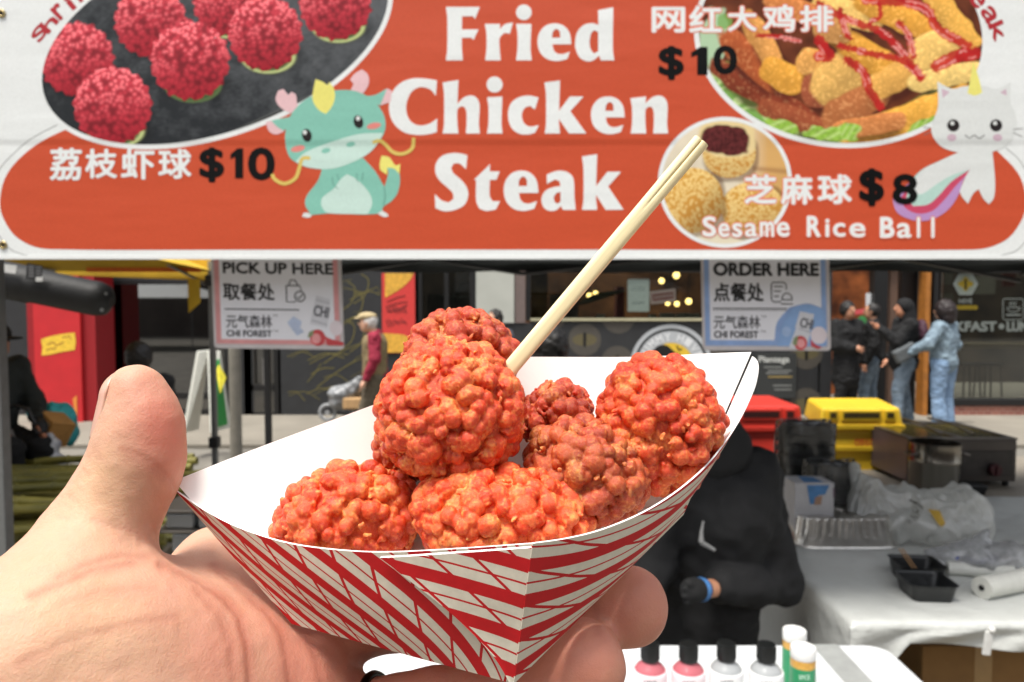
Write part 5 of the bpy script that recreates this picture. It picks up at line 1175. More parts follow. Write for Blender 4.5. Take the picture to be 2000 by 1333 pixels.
g = G(); g.grid(lambda u, v: Vector((yx1 - .16 + .1 * u, 6.1, yz - .05 - .28 * v * (1 - .3 * u))), 4, 4); o = g.build('hanging_strap', yel, yt); o.modifiers.new('thickness', 'SOLIDIFY').thickness = .003
# lamp post, sandwich board, black capsule on the canopy arm
c = PY(458, 700, 7.2); g = G(); g.tube([(c.x, 7.2, 0), (c.x, 7.2, 3.2)], [.058, .05], 16); tag(g.build('street_pole', M('weathered_grey_post', (128, 124, 114), rough=.8, var=.15, scale=12), smooth=True), 'weathered grey street post standing behind the pick up sign', 'post')
sb = thing('sandwich_board', 'white folding sandwich board with green and yellow poster', 'sign', PY(400, 845, 8.2)); Y = 8.2
wb = M('white_board_plastic', (210, 210, 200), rough=.5, var=.06)
def quad_slab(g, q, Y0, Y1, t=.03, mi=0):
    f = [PY(p[0], p[1], y) for p, y in zip(q, (Y0[0], Y0[1], Y1[0], Y1[1]))]; n = (f[1] - f[0]).cross(f[3] - f[0]).normalized(); g.hexa(f, [p + n * t for p in f], mi)
g = G(); quad_slab(g, [(356, 846), (384, 838), (404, 684), (384, 686)], (8.1, 8.4), (8.3, 8.25)); g.build('back_leaf', wb, sb, bevel=.004)
g = G(); quad_slab(g, [(410, 846), (448, 836), (427, 686), (404, 684)], (8.05, 8.3), (8.3, 8.25), .03); g.build('front_leaf', wb, sb, bevel=.004)
g = G(); quad_slab(g, [(421, 836), (444, 829), (428, 702), (410, 706)], (8.0, 8.24), (8.22, 8.17), .006); g.build('poster', M('poster_green', (44, 140, 66), var=.1), sb)
g = G(); quad_slab(g, [(430, 770), (442, 738), (428, 712), (421, 724)], (8.07, 8.16), (8.15, 8.14), .006); g.build('yellow_writing', M('poster_yellow', (226, 214, 60), var=.2, scale=30), sb)
cap = thing('black_canopy_bag', 'long black rolled bag with white labels slung under the banner at the far left', 'bag', PY(100, 570, 2.45)); Y = 2.45
a = PY(-160, 512, Y); b_ = PY(190, 584, Y); g = G(); g.tube([a, a.lerp(b_, .3), a.lerp(b_, .62), a.lerp(b_, .64), b_, b_ + (b_ - a).normalized() * .03, b_ + (b_ - a).normalized() * .05], [.062, .062, .062, .058, .058, .05, .02], 24); g.build('bag', M('black_nylon', (20, 20, 21), rough=.6, var=.2, scale=20, bump=.3, bscale=60), cap, smooth=True)
f = Flat(Y - .070); f.poly([(-30, 512), (33, 519), (30, 535), (-34, 527)], smooth=False, mi=0); f.poly([(53, 514), (84, 520), (81, 551), (50, 545)], smooth=False, mi=1); f.rect(70, 541, 83, 550, mi=0)
for y in (520, 526, 532, 538): f.rect(56, y, 66, y + 3, mi=2); f.rect(70, y + 2, 80, y + 4, mi=2)
f.build('care_label', [M('label_white', (206, 206, 204)), M('label_black', (30, 30, 32)), M('label_grey', (120, 120, 122))], cap)
f = Flat(Y - .064); f.ell(199, 606, 4); f.ell(207, 574, 3); f.build('rivet', steel, cap)
# white tents of the facing row of stalls (they are mirrored in the dark window)
wt = M('white_canvas', (226, 228, 226), rough=.8, var=.04)
for i, tx in enumerate((-17.5, -13.2)):
    t_ = thing('canopy_tent', ['white peaked canopy tent across the street, mirrored in the dark window further left', 'white peaked canopy tent across the street, mirrored in the dark window further right'][i], 'canopy', (tx, -6, 0)); g = G(); h = 1.9
    g.add([(tx - h, -6 - h, 1.9), (tx + h, -6 - h, 1.9), (tx + h, -6 + h, 1.9), (tx - h, -6 + h, 1.9), (tx, -6, 2.7)], [(0, 1, 4), (1, 2, 4), (2, 3, 4), (3, 0, 4)]); g.build('roof', wt, t_).modifiers.new('thickness', 'SOLIDIFY').thickness = .005
    for sx in (-1, 1):
        for sy in (-1, 1): g = G(); g.tube([(tx + sx * h, -6 + sy * h, 0), (tx + sx * h, -6 + sy * h, 1.9)], .02, 8); g.build('leg', steel, t_)
g = G(); g.box((-40, -16, 0), (40, -15, 9)); tag(g.build('unseen_building_row', M('grey_brick_far', (92, 84, 78), rough=.9, var=.25, scale=1)), 'unseen dark building row, added across the street to keep sky out of the glass', 'building')  # unseen block added to cut the sky reflection in the shop windows
# ================================================================== PEOPLE
SKIN = {}
def skin_mat(rgb):
    if rgb not in SKIN: SKIN[rgb] = M('skin_tone', rgb, rough=.55, var=.08, scale=25, sss=.15)
    return SKIN[rgb]
REST = dict(pel=(0, 0, .53), bel=(0, .005, .60), che=(0, .0, .725), nk=(0, -.008, .825), nk1=(0, .004, .862), hd=(0, .012, .925),
    shL=(-.108, -.004, .800), elL=(-.135, -.02, .640), wrL=(-.138, .035, .495), shR=(.108, -.004, .800), elR=(.135, -.02, .640), wrR=(.138, .035, .495),
    hiL=(-.052, 0, .510), knL=(-.056, .012, .285), anL=(-.058, -.012, .052), hiR=(.052, 0, .510), knR=(.056, .012, .285), anR=(.058, -.012, .052))
def person(label, x, y, yaw, H, pose=None, skin=(200, 150, 122), hair=(24, 20, 18), top=None, legs=None, hair_len=0.0, vox=.013, z0=.0, extra=None, cuff=1.0, group=None, loose=1.0, hem=0.0, hair_vol=1.0, hands=True):
    J = dict(REST); J.update(pose or {}); R = Matrix.Rotation(math.radians(yaw), 3, 'Z'); O = Vector((x, y, z0))
    Wd = {k: np.array(O + R @ (Vector(v) * H)) for k, v in J.items()}
    fw = np.array(R @ Vector((0, 1, 0))); rt = np.array(R @ Vector((1, 0, 0))); up = np.array((0, 0, 1.0))
    pts = np.array(list(Wd.values())); lo = pts.min(0) - .22; hi = pts.max(0) + .24; lo[2] = z0 - .02
    root = thing('person', label, 'person', O, group)
    # one continuous body
    S = SDF(lo, hi, vox)
    def c(a, b, ra, rb, k=.02): S.cap(Wd[a] if isinstance(a, str) else a, Wd[b] if isinstance(b, str) else b, ra * H, rb * H, k * H if k < .5 else k)
    for s in (-1, 1): c(Wd['bel'] + rt * s * .03 * H, Wd['che'] + rt * s * .045 * H, .055, .062, .03)
    c('pel', 'bel', .075, .07); c('nk', 'nk1', .034, .030)
    S.ell(Wd['hd'], np.array((.046, .057, .064)) * H, .01 * H, [rt, fw, up]); S.ell(Wd['hd'] + fw * .018 * H - up * .035 * H, np.array((.034, .036, .034)) * H, .015 * H, [rt, fw, up])
    S.ell(Wd['hd'] + fw * .062 * H - up * .008 * H, np.array((.008, .012, .014)) * H, .008 * H, [rt, fw, up])
    for s in (-1, 1): S.ell(Wd['hd'] + rt * s * .047 * H - up * .004 * H, np.array((.007, .012, .018)) * H, .004 * H, [rt, fw, up])
    for s in 'LR':
        c('che', 'sh' + s, .04, .040, .03); c('sh' + s, 'el' + s, .034, .026); c('el' + s, 'wr' + s, .026, .017)
        d = Wd['wr' + s] - Wd['el' + s]; d /= np.linalg.norm(d); side = np.cross(d, fw); side = side / max(np.linalg.norm(side), 1e-6)
        if np.linalg.norm(np.cross(d, fw)) < .3: side = rt
        p = Wd['wr' + s] + d * .022 * H; S.cap(Wd['wr' + s], p + d * .02 * H, .015 * H, .021 * H, .012)
        for q, (o_, l_) in () if not hands else enumerate(((-.017, .040), (-.006, .047), (.006, .044), (.016, .035))):
            b0 = p + d * .022 * H + side * o_ * H; S.cap(b0, b0 + d * l_ * H + side * o_ * .5 * H, .0068 * H, .0055 * H, .004)
        if hands: S.cap(p - side * .014 * H, p - side * .034 * H + d * .022 * H, .008 * H, .006 * H, .005)
        c('hi' + s, 'kn' + s, .054, .037, .03); c('kn' + s, 'an' + s, .036, .021); S.cap(Wd['an' + s] - up * .025 * H, Wd['an' + s] + fw * .085 * H - up * .034 * H, .024 * H, .016 * H, .01)
    V, F = S.mesh(); V = relax(V, F, 1); raw_mesh('body', V, F, skin_mat(skin), root)
    if top:
        T = SDF(lo, hi, vox); e = .014 * loose
        for s in (-1, 1): T.cap(Wd['bel'] + rt * s * .03 * H, Wd['che'] + rt * s * .045 * H, (.058 + e) * H, (.064 + e) * H, .03 * H)
        T.cap(Wd['pel'] - up * hem * H, Wd['bel'], (.083 + e) * H, (.076 + e) * H, .03 * H); T.cap(Wd['nk'] - up * .02 * H, Wd['nk'], .04 * H, (.036 + e * .3) * H, .02 * H)
        for s in 'LR':
            T.cap(Wd['che'], Wd['sh' + s], .05 * H, (.046 + e * .4) * H, .03 * H); T.cap(Wd['sh' + s], Wd['el' + s], (.040 + e * .5) * H, (.034 + e * .7) * H, .015 * H)
            w_ = Wd['el' + s] + (Wd['wr' + s] - Wd['el' + s]) * .93 * cuff; T.cap(Wd['el' + s], w_, (.034 + e * .7) * H, (.025 + e * .5) * H, .012 * H)
        V, F = T.mesh(); N = vnormals(V, F); V = relax(V, F, 1) + N * ((vnoise(V, 9) - .5) * .022 + (vnoise(V, 24) - .5) * .014 - np.abs(vnoise(V * np.array((1, 1, 1.6)), 13) - .5) * .022)[:, None]
        raw_mesh(top[0], V, F, top[1], root)
    if legs:
        T = SDF(lo, hi, vox); T.cap(Wd['pel'], Wd['bel'] - up * .02 * H, .085 * H, .078 * H, .02 * H); fl = legs[2] if len(legs) > 2 else 0.0
        for s in 'LR': T.cap(Wd['hi' + s], Wd['kn' + s], .066 * H, .050 * H, .025 * H); T.cap(Wd['kn' + s], Wd['an' + s], .048 * H, (.038 + fl) * H, .012 * H)
        V, F = T.mesh(); N = vnormals(V, F); V = relax(V, F, 1) + N * ((vnoise(V, 14) - .5) * .016 + (vnoise(V * np.array((1, 1, 2.5)), 22) - .5) * .012)[:, None]
        raw_mesh(legs[0], V, F, legs[1], root)
        for s in 'LR':
            T = SDF(Wd['an' + s] - .17, Wd['an' + s] + .2, .010); T.cap(Wd['an' + s] - up * .026 * H, Wd['an' + s] + fw * .095 * H - up * .034 * H, .030 * H, .021 * H, 0); V, F = T.mesh(); raw_mesh('shoe', V, F, SHOE, root)
    if hair:
        T = SDF(Wd['hd'] - .3, Wd['hd'] + .22, .010); v_ = hair_vol
        T.ell(Wd['hd'] - fw * .012 * H + up * .010 * H, np.array((.053 * v_, .058 * v_, .064 * v_)) * H, 0, [rt, fw, up])
        if hair_len: T.cap(Wd['hd'] - fw * .03 * H, Wd['hd'] - fw * .035 * H - up * hair_len * H, .052 * v_ * H, .045 * v_ * H, .02)
        T.ell(Wd['hd'] + fw * .062 * H - up * .028 * H, np.array((.044, .05, .060)) * H, .01, [rt, fw, up], sub=True)
        V, F = T.mesh(); N = vnormals(V, F); V = V + N * ((vnoise(V, 60) - .5) * .016)[:, None]; raw_mesh('hair', V, F, M('hair_fibre', hair, rough=.55, var=.25, scale=60, stretch=(1, 1, .25), bump=.4, bscale=160), root)
    if cuff is not None:
        g = G()
        for s in (-1, 1): g.ball(Wd['hd'] + rt * s * .019 * H + fw * .053 * H + up * .006 * H, .0055 * H, 6)
        g.build('eyes', M('eye_dark', (30, 24, 20), rough=.2), root, smooth=True)
        T = SDF(Wd['hd'] - .12, Wd['hd'] + .12, .004); m_ = Wd['hd'] + fw * .049 * H - up * .036 * H; T.cap(m_ - rt * .013 * H, m_ + rt * .013 * H, .0042 * H, .0042 * H, 0); V, F = T.mesh(); raw_mesh('mouth', V, F, M('lip_tone', tuple(int(v * .7) for v in skin), rough=.5), root)
    if extra: extra(root, Wd, fw, rt, up, H)
    return root
SHOE = M('dark_shoe', (30, 28, 28), rough=.6)
blk_cloth = M('black_cotton', (11, 11, 13), rough=.85, var=.25, scale=14, bump=.25, bscale=500)
denim = M('blue_denim', (112, 138, 168), rough=.85, var=.10, scale=9, rgb2=(128, 152, 180), bump=.3, bscale=300); denim_top = M('pale_denim', (104, 122, 136), rough=.85, var=.2, scale=16, rgb2=(126, 144, 156), bump=.3, bscale=300)
jeans = M('worn_jeans', (92, 108, 124), rough=.85, var=.16, scale=12, rgb2=(118, 132, 144), bump=.3, bscale=300)
# server in black behind the counter
def server_extra(root, Wd, fw, rt, up, H):
    T = SDF(Wd['hd'] - .3, Wd['hd'] + .3, .010); T.ell(Wd['hd'] - fw * .01 * H, np.array((.064, .072, .08)) * H, .0, [rt, fw, up]); T.cap(Wd['nk'] - fw * .02 * H, Wd['hd'] - fw * .03 * H, .075 * H, .05 * H, .04)
    T.ell(Wd['hd'] + fw * .075 * H - up * .01 * H, np.array((.045, .06, .062)) * H, .01, [rt, fw, up], sub=True); V, F = T.mesh(); raw_mesh('hood', V, F, blk_cloth, root)
    cw = M('white_drawcord', (112, 112, 112), rough=.7)
    a = PY(1374, 1018, 2.24); b = PY(1370, 1060, 2.22); c_ = PY(1396, 1075, 2.22)
    g = G(); g.tube([a, a.lerp(b, .5) + Vector((-.003, 0, 0)), b], [.003, .005, .009], 8); g.tube([b, c_], [.008, .005], 8); g.build('drawcord', cw, root, smooth=True)
    for hs in 'LR':
        g = G(); w = np.array(Wd['wr' + hs]); d = w - np.array(Wd['el' + hs]); d /= np.linalg.norm(d); T = SDF(w - .16, w + .16, .005)
        T.cap(w + d * .030, w + d * .075, .034, .038, .01)
        for k, (o_, l_) in enumerate(((-.028, .055), (-.010, .066), (.010, .062), (.028, .05))): T.cap(w + d * .06 + up * o_, w + d * (.06 + l_ * .7) + up * o_ * 1.1 + fw * .012, .011, .010, .008)
        T.cap(w + d * .03 + fw * .015, w + d * .075 + fw * .03 + up * .03, .012, .010, .008); V, F = T.mesh(); raw_mesh('glove', V, F, M('black_nitrile', (9, 9, 10), rough=.85, var=.1), root); g = G(); g.tube([w + d * .022, w + d * .030, w + d * .044], [.034, .037, .036], 14); g.build('glove_cuff', M('blue_nitrile', (70, 120, 176), rough=.4, var=.1), root, smooth=True)
H_ = 1.60; ox, oy = .66, 2.50; yw = 155
def loc(px, py, Y):
    p = PY(px, py, Y) - Vector((ox, oy, 0)); q = Matrix.Rotation(-math.radians(yw), 3, 'Z') @ p; return tuple(q / H_)
person('server in a black hooded top standing behind the tray, beside the white side table', ox, oy, yw, H_,
    dict(pel=loc(1385, 1190, 2.55), bel=loc(1390, 1110, 2.53), che=loc(1392, 985, 2.48), nk=loc(1395, 880, 2.45), nk1=loc(1380, 845, 2.43), hd=loc(1362, 800, 2.38), shL=loc(1475, 925, 2.47), elL=loc(1515, 1135, 2.46), wrL=loc(1384, 1150, 2.27),
         shR=loc(1300, 930, 2.45), elR=loc(1270, 1110, 2.42), wrR=loc(1262, 1150, 2.30)), skin=(196, 140, 108), top=('hoodie', blk_cloth), legs=('trousers', blk_cloth), vox=.010, extra=server_extra, hands=False, loose=1.9, hem=.09, cuff=.84)
# man in black with a raised hand
mx, my = X(1768, 10), 10.0
def bag_strap(root, Wd, fw, rt, up, H):
    T = SDF(Wd['che'] - .4, Wd['che'] + .4, .012); T.ell(Wd['che'] - fw * .12 * H - up * .01 * H, np.array((.085, .045, .12)) * H, 0, [rt, fw, up]); V, F = T.mesh(); V = V + vnormals(V, F) * ((vnoise(V, 20) - .5) * .02)[:, None]; raw_mesh('backpack', V, F, M('maroon_nylon', (62, 30, 46), rough=.7, var=.2), root)
    T = SDF(Wd['hd'] - .25, Wd['hd'] + .25, .010); T.ell(Wd['hd'] - fw * .008 * H + up * .012 * H, np.array((.058, .066, .066)) * H, 0, [rt, fw, up]); T.ell(Wd['hd'] + fw * .07 * H - up * .03 * H, np.array((.06, .06, .062)) * H, .01, [rt, fw, up], sub=True); T.cap(Wd['hd'] - fw * .03 * H, Wd['nk'] - fw * .02 * H, .05 * H, .06 * H, .02); V, F = T.mesh(); raw_mesh('hood', V, F, blk_cloth, root)
    g = G(); d = Wd['wrL'] - Wd['elL']; d /= np.linalg.norm(d); g.tube([Wd['wrL'] - d * .03, Wd['wrL'] + d * .005], .042, 12); g.build('white_cuff', M('white_cotton', (214, 206, 196), rough=.8), root, smooth=True)
person('man in a black hooded jacket and jeans with one hand raised outside the cafe door', mx, my, 82, 1.74, dict(elL=(-.12, .09, .66), wrL=(-.10, .21, .76), elR=(.14, -.03, .64), wrR=(.12, .07, .52), knL=(-.05, .05, .29), anL=(-.06, .06, .05), anR=(.06, -.07, .055), knR=(.056, -.015, .285)), skin=(196, 138, 108), hair=None, top=('jacket', blk_cloth), legs=('jeans', jeans), z0=.06, extra=bag_strap, loose=1.7, hem=.02, vox=.011)
wx, wy = X(1846, 9.7), 9.7
def purse(root, Wd, fw, rt, up, H):
    p = Wd['wrL'] + fw * .02; g = G(); R_ = Matrix.Rotation(math.radians(20), 3, 'Z'); g.box(p - np.array((.19, .05, .09)), p + np.array((.12, .05, .09)), rot=Matrix.Rotation(math.radians(-28), 3, 'Y')); g.build('handbag', M('grey_leather', (86, 90, 92), rough=.4, var=.15), root, bevel=.03)
person('woman in pale denim jacket and wide blue jeans, seen from behind with dark hair', wx, wy, 38, 1.70, dict(elL=(-.19, .03, .68), wrL=(-.20, .17, .60), elR=(.15, -.02, .66), wrR=(.13, .13, .62), hiL=(-.058, 0, .51), hiR=(.058, -.01, .51), knR=(.06, .0, .285), anR=(.062, -.02, .052)), skin=(204, 160, 132), hair=(30, 18, 18), top=('denim_jacket', denim_top), legs=('wide_jeans', denim, .016), z0=.06, hair_len=.05, hair_vol=1.28, extra=purse, loose=1.2, vox=.011)
person('person in a long black coat standing in the dark cafe doorway', X(1655, 10.4), 10.4, 200, 1.70, dict(elR=(.13, .03, .64), wrR=(.05, .12, .62)), skin=(178, 128, 100), top=('coat', blk_cloth), legs=('trousers', blk_cloth), z0=.06, loose=2.2, hem=.16, hair_vol=1.1)
person('person in a black jacket and pale jeans stepping into the cafe doorway', X(1706, 10.75), 10.75, 60, 1.68, dict(knL=(-.05, .06, .29), anL=(-.06, .05, .05)), skin=(190, 140, 110), top=('jacket', blk_cloth), legs=('jeans', jeans), z0=.06, loose=1.6)
# old man with cap and vest
def old_extra(root, Wd, fw, rt, up, H):
    tan = M('tan_wool', (176, 158, 120), rough=.85, var=.15, scale=30); T = SDF(Wd['hd'] - .25, Wd['hd'] + .25, .008)
    T.ell(Wd['hd'] + up * .045 * H + fw * .004, np.array((.056, .068, .032)) * H, 0, [rt, fw, up]); T.ell(Wd['hd'] + up * .034 * H + fw * .065 * H, np.array((.040, .034, .008)) * H, .01, [rt, fw, up]); V, F = T.mesh(); raw_mesh('flat_cap', V, F, tan, root)
    T = SDF(Wd['che'] - .45, Wd['che'] + .45, .012)
    for s in (-1, 1): T.cap(Wd['bel'] + rt * s * .03 * H - up * .05 * H, Wd['che'] + rt * s * .045 * H + up * .03 * H, .084 * H, .086 * H, .03)
    for s in 'LR': T.ell(Wd['sh' + s] + (Wd['sh' + s] - Wd['che']) * .35 - up * .03, np.array((.055, .05, .10)) * H, .01, [rt, fw, up], sub=True)
    V, F = T.mesh(); V = V + vnormals(V, F) * ((vnoise(V, 16) - .5) * .02)[:, None]; raw_mesh('vest', V, F, M('olive_tan_canvas', (128, 112, 80), rough=.85, var=.15, scale=20), root)
person('old man in a tan flat cap and canvas vest over crimson sleeves, walking past', X(732, 8.8), 8.8, 96, 1.66, dict(hd=(0, .05, .905), nk1=(0, .02, .85), elL=(-.135, -.005, .645), wrL=(-.13, .06, .51), knL=(-.05, .07, .29), anL=(-.06, .09, .05), anR=(.06, -.09, .06)), skin=(206, 160, 134), hair=(206, 204, 200), top=('crimson_sweater', M('crimson_knit', (140, 30, 54), rough=.85, var=.12)), legs=('trousers', M('khaki_cloth', (96, 86, 70), rough=.85)), extra=old_extra, z0=.0)
person('dark haired passer by in grey whose head shows above the top ball', X(968, 9.2), 9.2, 140, 1.66, None, skin=(198, 150, 122), top=('grey_jacket', M('slate_cloth', (72, 76, 88), rough=.85)), legs=('trousers', blk_cloth), hair_vol=1.05)
person('dark haired person in black whose head shows behind the chopsticks', X(1074, 4.35), 4.35, 15, 1.60, None, skin=(150, 96, 74), hair=(18, 15, 14), top=('dark_top', blk_cloth), legs=('trousers', blk_cloth), hair_vol=1.22, hair_len=.04)
person('dark haired person whose head shows just over the thumb', X(268, 5.2), 5.2, 20, 1.46, None, skin=(176, 124, 98), hair=(22, 18, 16), top=('dark_top', blk_cloth), legs=('trousers', blk_cloth), hair_vol=1.15)
# vendor seated at the left edge
def cap_extra(root, Wd, fw, rt, up, H):
    T = SDF(Wd['hd'] - .25, Wd['hd'] + .25, .008); T.ell(Wd['hd'] + up * .030 * H, np.array((.056, .064, .050)) * H, 0, [rt, fw, up]); T.ell(Wd['hd'] + up * .016 * H + fw * .09 * H, np.array((.042, .045, .007)) * H, .008, [rt, fw, up]); V, F = T.mesh(); raw_mesh('baseball_cap', V, F, blk_cloth, root)
    p = Wd['hd'] + up * .035 * H + fw * .055 * H + rt * .03 * H; g = G(); g.ball(p, (.012, .012, .012), 6); g.build('cap_badge', M('badge_light', (190, 186, 176)), root, smooth=True)
    for s in 'LR':
        w = Wd['wr' + s]; d = w - Wd['el' + s]; d /= np.linalg.norm(d); T = SDF(w - .2, w + .2, .008); T.cap(w + d * .015, w + d * .075, .042, .046, .01)
        for o_ in (-.03, -.01, .012, .032): T.cap(w + d * .075 + rt * o_, w + d * .13 + rt * o_, .014, .012, .006)
        T.cap(w + d * .03 - rt * .03, w + d * .08 - rt * .055, .015, .012, .006); V, F = T.mesh(); raw_mesh('work_glove', V, F, M('black_glove', (24, 24, 26), rough=.7), root)
vx = X(-32, 4.75); VY = 4.75; sitz = -.30
person('vendor in a black cap and black gloves sitting among the canes at the left edge', vx, VY, -110, 1.66, dict(pel=(0, 0, .53), knL=(-.06, .2, .50), anL=(-.06, .2, .25), knR=(.06, .2, .50), anR=(.06, .2, .25), hd=(0, .05, .90), nk1=(0, .03, .85), shL=(-.108, .02, .79), shR=(.108, .02, .79), elL=(-.15, .06, .64), wrL=(-.08, .17, .585), elR=(.15, .06, .64), wrR=(.09, .15, .56)), skin=(170, 110, 80), hair=(20, 18, 16), top=('black_jacket', M('charcoal_cloth', (34, 38, 36), rough=.85, var=.2)), legs=('trousers', blk_cloth), z0=sitz + .30, extra=cap_extra, cuff=.85)
g = G(); g.lathe([(.16, 0), (.17, .02), (.15, .70), (.16, .74)], (vx, VY, 0), 20); tag(g.build('bucket_seat', M('grey_bucket', (92, 96, 98), rough=.5), smooth=True), 'upturned grey bucket the vendor in the black cap sits on', 'bucket')
# ================================================================== STALL FURNITURE AND PROPS
TZ = .75
tab_m = M('white_table_plastic', (206, 208, 210), rough=.45, var=.04, scale=20, bump=.1, bscale=500)
# front counter
ft = thing('counter_table', 'white plastic folding table at the front of the stall, with drink bottles on it', 'table', (.2, 1.75, 0))
def rounded(x0, x1, y0, y1, r, n=8):
    pts = []
    for cx, cy, a0 in ((x1 - r, y0 + r, -90), (x1 - r, y1 - r, 0), (x0 + r, y1 - r, 90), (x0 + r, y0 + r, 180)):
        for k in range(n + 1): a = math.radians(a0 + 90 * k / n); pts.append((cx + r * math.cos(a), cy + r * math.sin(a)))
    return pts
def slab(g, pts, z0, z1, mi=0):
    n = len(pts); g.add([(p[0], p[1], z0) for p in pts] + [(p[0], p[1], z1) for p in pts], [tuple(reversed(range(n))), tuple(range(n, 2 * n))] + [(i, (i + 1) % n, n + (i + 1) % n, n + i) for i in range(n)], mi)
fx1 = PZ(1745, 1290, TZ).x; fy1 = PZ(1500, 1259, TZ).y
g = G(); slab(g, rounded(-.85, fx1 + .02, 1.42, fy1, .06), TZ - .045, TZ); g.build('tabletop', tab_m, ft, bevel=.008)
a = PZ(1600, 1262, TZ); b = PZ(1690, 1333, TZ); g = G(); slab(g, [(a.x - .02, 1.43), (a.x + .055, 1.43), (a.x + .055, fy1 - .004), (a.x - .02, fy1 - .004)], TZ + .0008, TZ + .0022); g.build('grey_tape', M('grey_tape', (150, 152, 150), rough=.4, var=.1), ft)
for x in (-.7, fx1 - .14):
    for y in (1.55, fy1 - .12): g = G(); g.tube([(x, y, 0), (x, y, TZ - .04)], .016, 10); g.build('leg', M('table_leg_steel', (130, 132, 134), rough=.35, metal=.7), ft, smooth=True)
# drink bottles
def bottle(label, px, cap_y, kind):
    Yb = 1.70; tot = 1.75 - .75 - 0; p = PY(px, cap_y, Yb); h = p.z - TZ; x = p.x; s = thing('drink_bottle', label, 'bottle', (x, Yb, TZ), 'drink bottles on the front table'); r = .040
    liq = bpy.data.materials.get('pink_drink') if kind == 'pink' else bpy.data.materials.get('clear_drink')
    prof = [(.030, 0), (r, .006), (r, h - .078), (r * .985, h - .070), (r * .90, h - .061), (r * .72, h - .052), (r * .50, h - .045), (r * .44, h - .040), (r * .44, h - .034)]
    g = G(); g.lathe(prof, (x, Yb, TZ), 32); g.build('body', liq, s, smooth=True)
    g = G(); g.lathe([(r * 1.008, .02), (r * 1.010, .03), (r * 1.010, h - .070), (r * 1.000, h - .066), (r * .97, h - .0625)], (x, Yb, TZ), 40); g.build('label_wrap', bpy.data.materials['bottle_label_pink' if kind == 'pink' else 'bottle_label_white'], s, smooth=True)
    g = G(); rr = r * .54; pr = []
    g.lathe([(rr * .98, h - .040), (rr, h - .037), (rr, h - .004), (rr * .94, h), (.002, h + .0005)], (x, Yb, TZ), 28); g.build('cap', bpy.data.materials['black_cap'], s, smooth=True)
    g = G()
    for k in range(36): a_ = 2 * math.pi * k / 36; c = Vector((x + rr * 1.01 * math.cos(a_), Yb + rr * 1.01 * math.sin(a_), TZ)); g.tube([c + Vector((0, 0, h - .036)), c + Vector((0, 0, h - .005))], .0007, 4)
    g.build('cap_ridges', bpy.data.materials['black_cap'], s)
    f = Flat(Yb - r - .0012); yy = project(np.array([[x, Yb - r, TZ + h - .074]]))[1][0]; f.text('SPARKLING', (px - 13, yy - 3, px + 13, yy + 3), .01); f.text('CHI', (px - 12, yy + 14, px + 12, yy + 30), .02, mi=0)
    f.build('label_writing', bpy.data.materials['label_ink'], s)
def liquid(name, rgb, a):
    m, nt, N, L, b_ = nodes_of(name); b_.inputs['Base Color'].default_value = (*lin(rgb), 1); b_.inputs['Roughness'].default_value = .12; b_.inputs['Transmission Weight'].default_value = a; b_.inputs['IOR'].default_value = 1.3; return m
liquid('pink_drink', (214, 120, 130), .35); liquid('clear_drink', (222, 226, 228), .55)
M('bottle_label_pink', (232, 208, 212), rough=.4, var=.05, scale=40, rgb2=(240, 228, 230)); M('bottle_label_white', (230, 230, 230), rough=.4, var=.03); M('black_cap', (16, 18, 18), rough=.4, var=.1); M('label_ink', (70, 66, 70), var=.1)
for px, cy, k, lb in ((1270, 1256, 'pink', 'pink drink bottle with black cap, nearest the fingertips on the front table'), (1345, 1257, 'pink', 'pink drink bottle with black cap, standing next to the first clear one'),
                      (1419, 1255, 'clear', 'clear drink bottle with black cap, standing next to a pink one'), (1497, 1258, 'clear', 'clear drink bottle with black cap, standing next to the green labelled jars')): bottle(lb, px, cy, k)
def jar(label, px, top_y, Yb):
    p = PY(px, top_y, Yb); h = p.z - TZ; x = p.x; s = thing('spice_jar', label, 'jar', (x, Yb, TZ)); r = .029
    g = G(); g.lathe([(r * .9, 0), (r, .004), (r, h - .030), (r * .93, h - .024), (r * .93, h - .020)], (x, Yb, TZ), 32); g.build('jar', bpy.data.materials['amber_seasoning'], s, smooth=True)
    g = G(); g.lathe([(r * 1.012, .012), (r * 1.012, h - .046)], (x, Yb, TZ), 36); g.build('label_wrap', bpy.data.materials['green_label'], s, smooth=True)
    g = G(); g.lathe([(r * 1.0, h - .026), (r * 1.02, h - .024), (r * 1.02, h - .003), (r * .96, h), (.001, h + .0004)], (x, Yb, TZ), 32); g.build('lid', bpy.data.materials['white_lid'], s, smooth=True)
    f = Flat(Yb - r - .001); yy = project(np.array([[x, Yb - r, TZ + h - .062]]))[1][0]; f.text('SPICE', (px - 9, yy - 5, px + 13, yy + 4), .02); f.build('label_writing', bpy.data.materials['label_pale'], s)
M('amber_seasoning', (196, 150, 70), rough=.3, var=.2, scale=200, coat=.4); M('green_label', (40, 140, 92), rough=.4, var=.08); M('white_lid', (222, 222, 220), rough=.4, var=.03); M('label_pale', (190, 220, 200))
jar('white lidded jar with green label behind the nearer jar, on the front table', 1552, 1230, 1.88); jar('nearer white lidded jar with green label beside the clear bottles', 1569, 1263, 1.74)
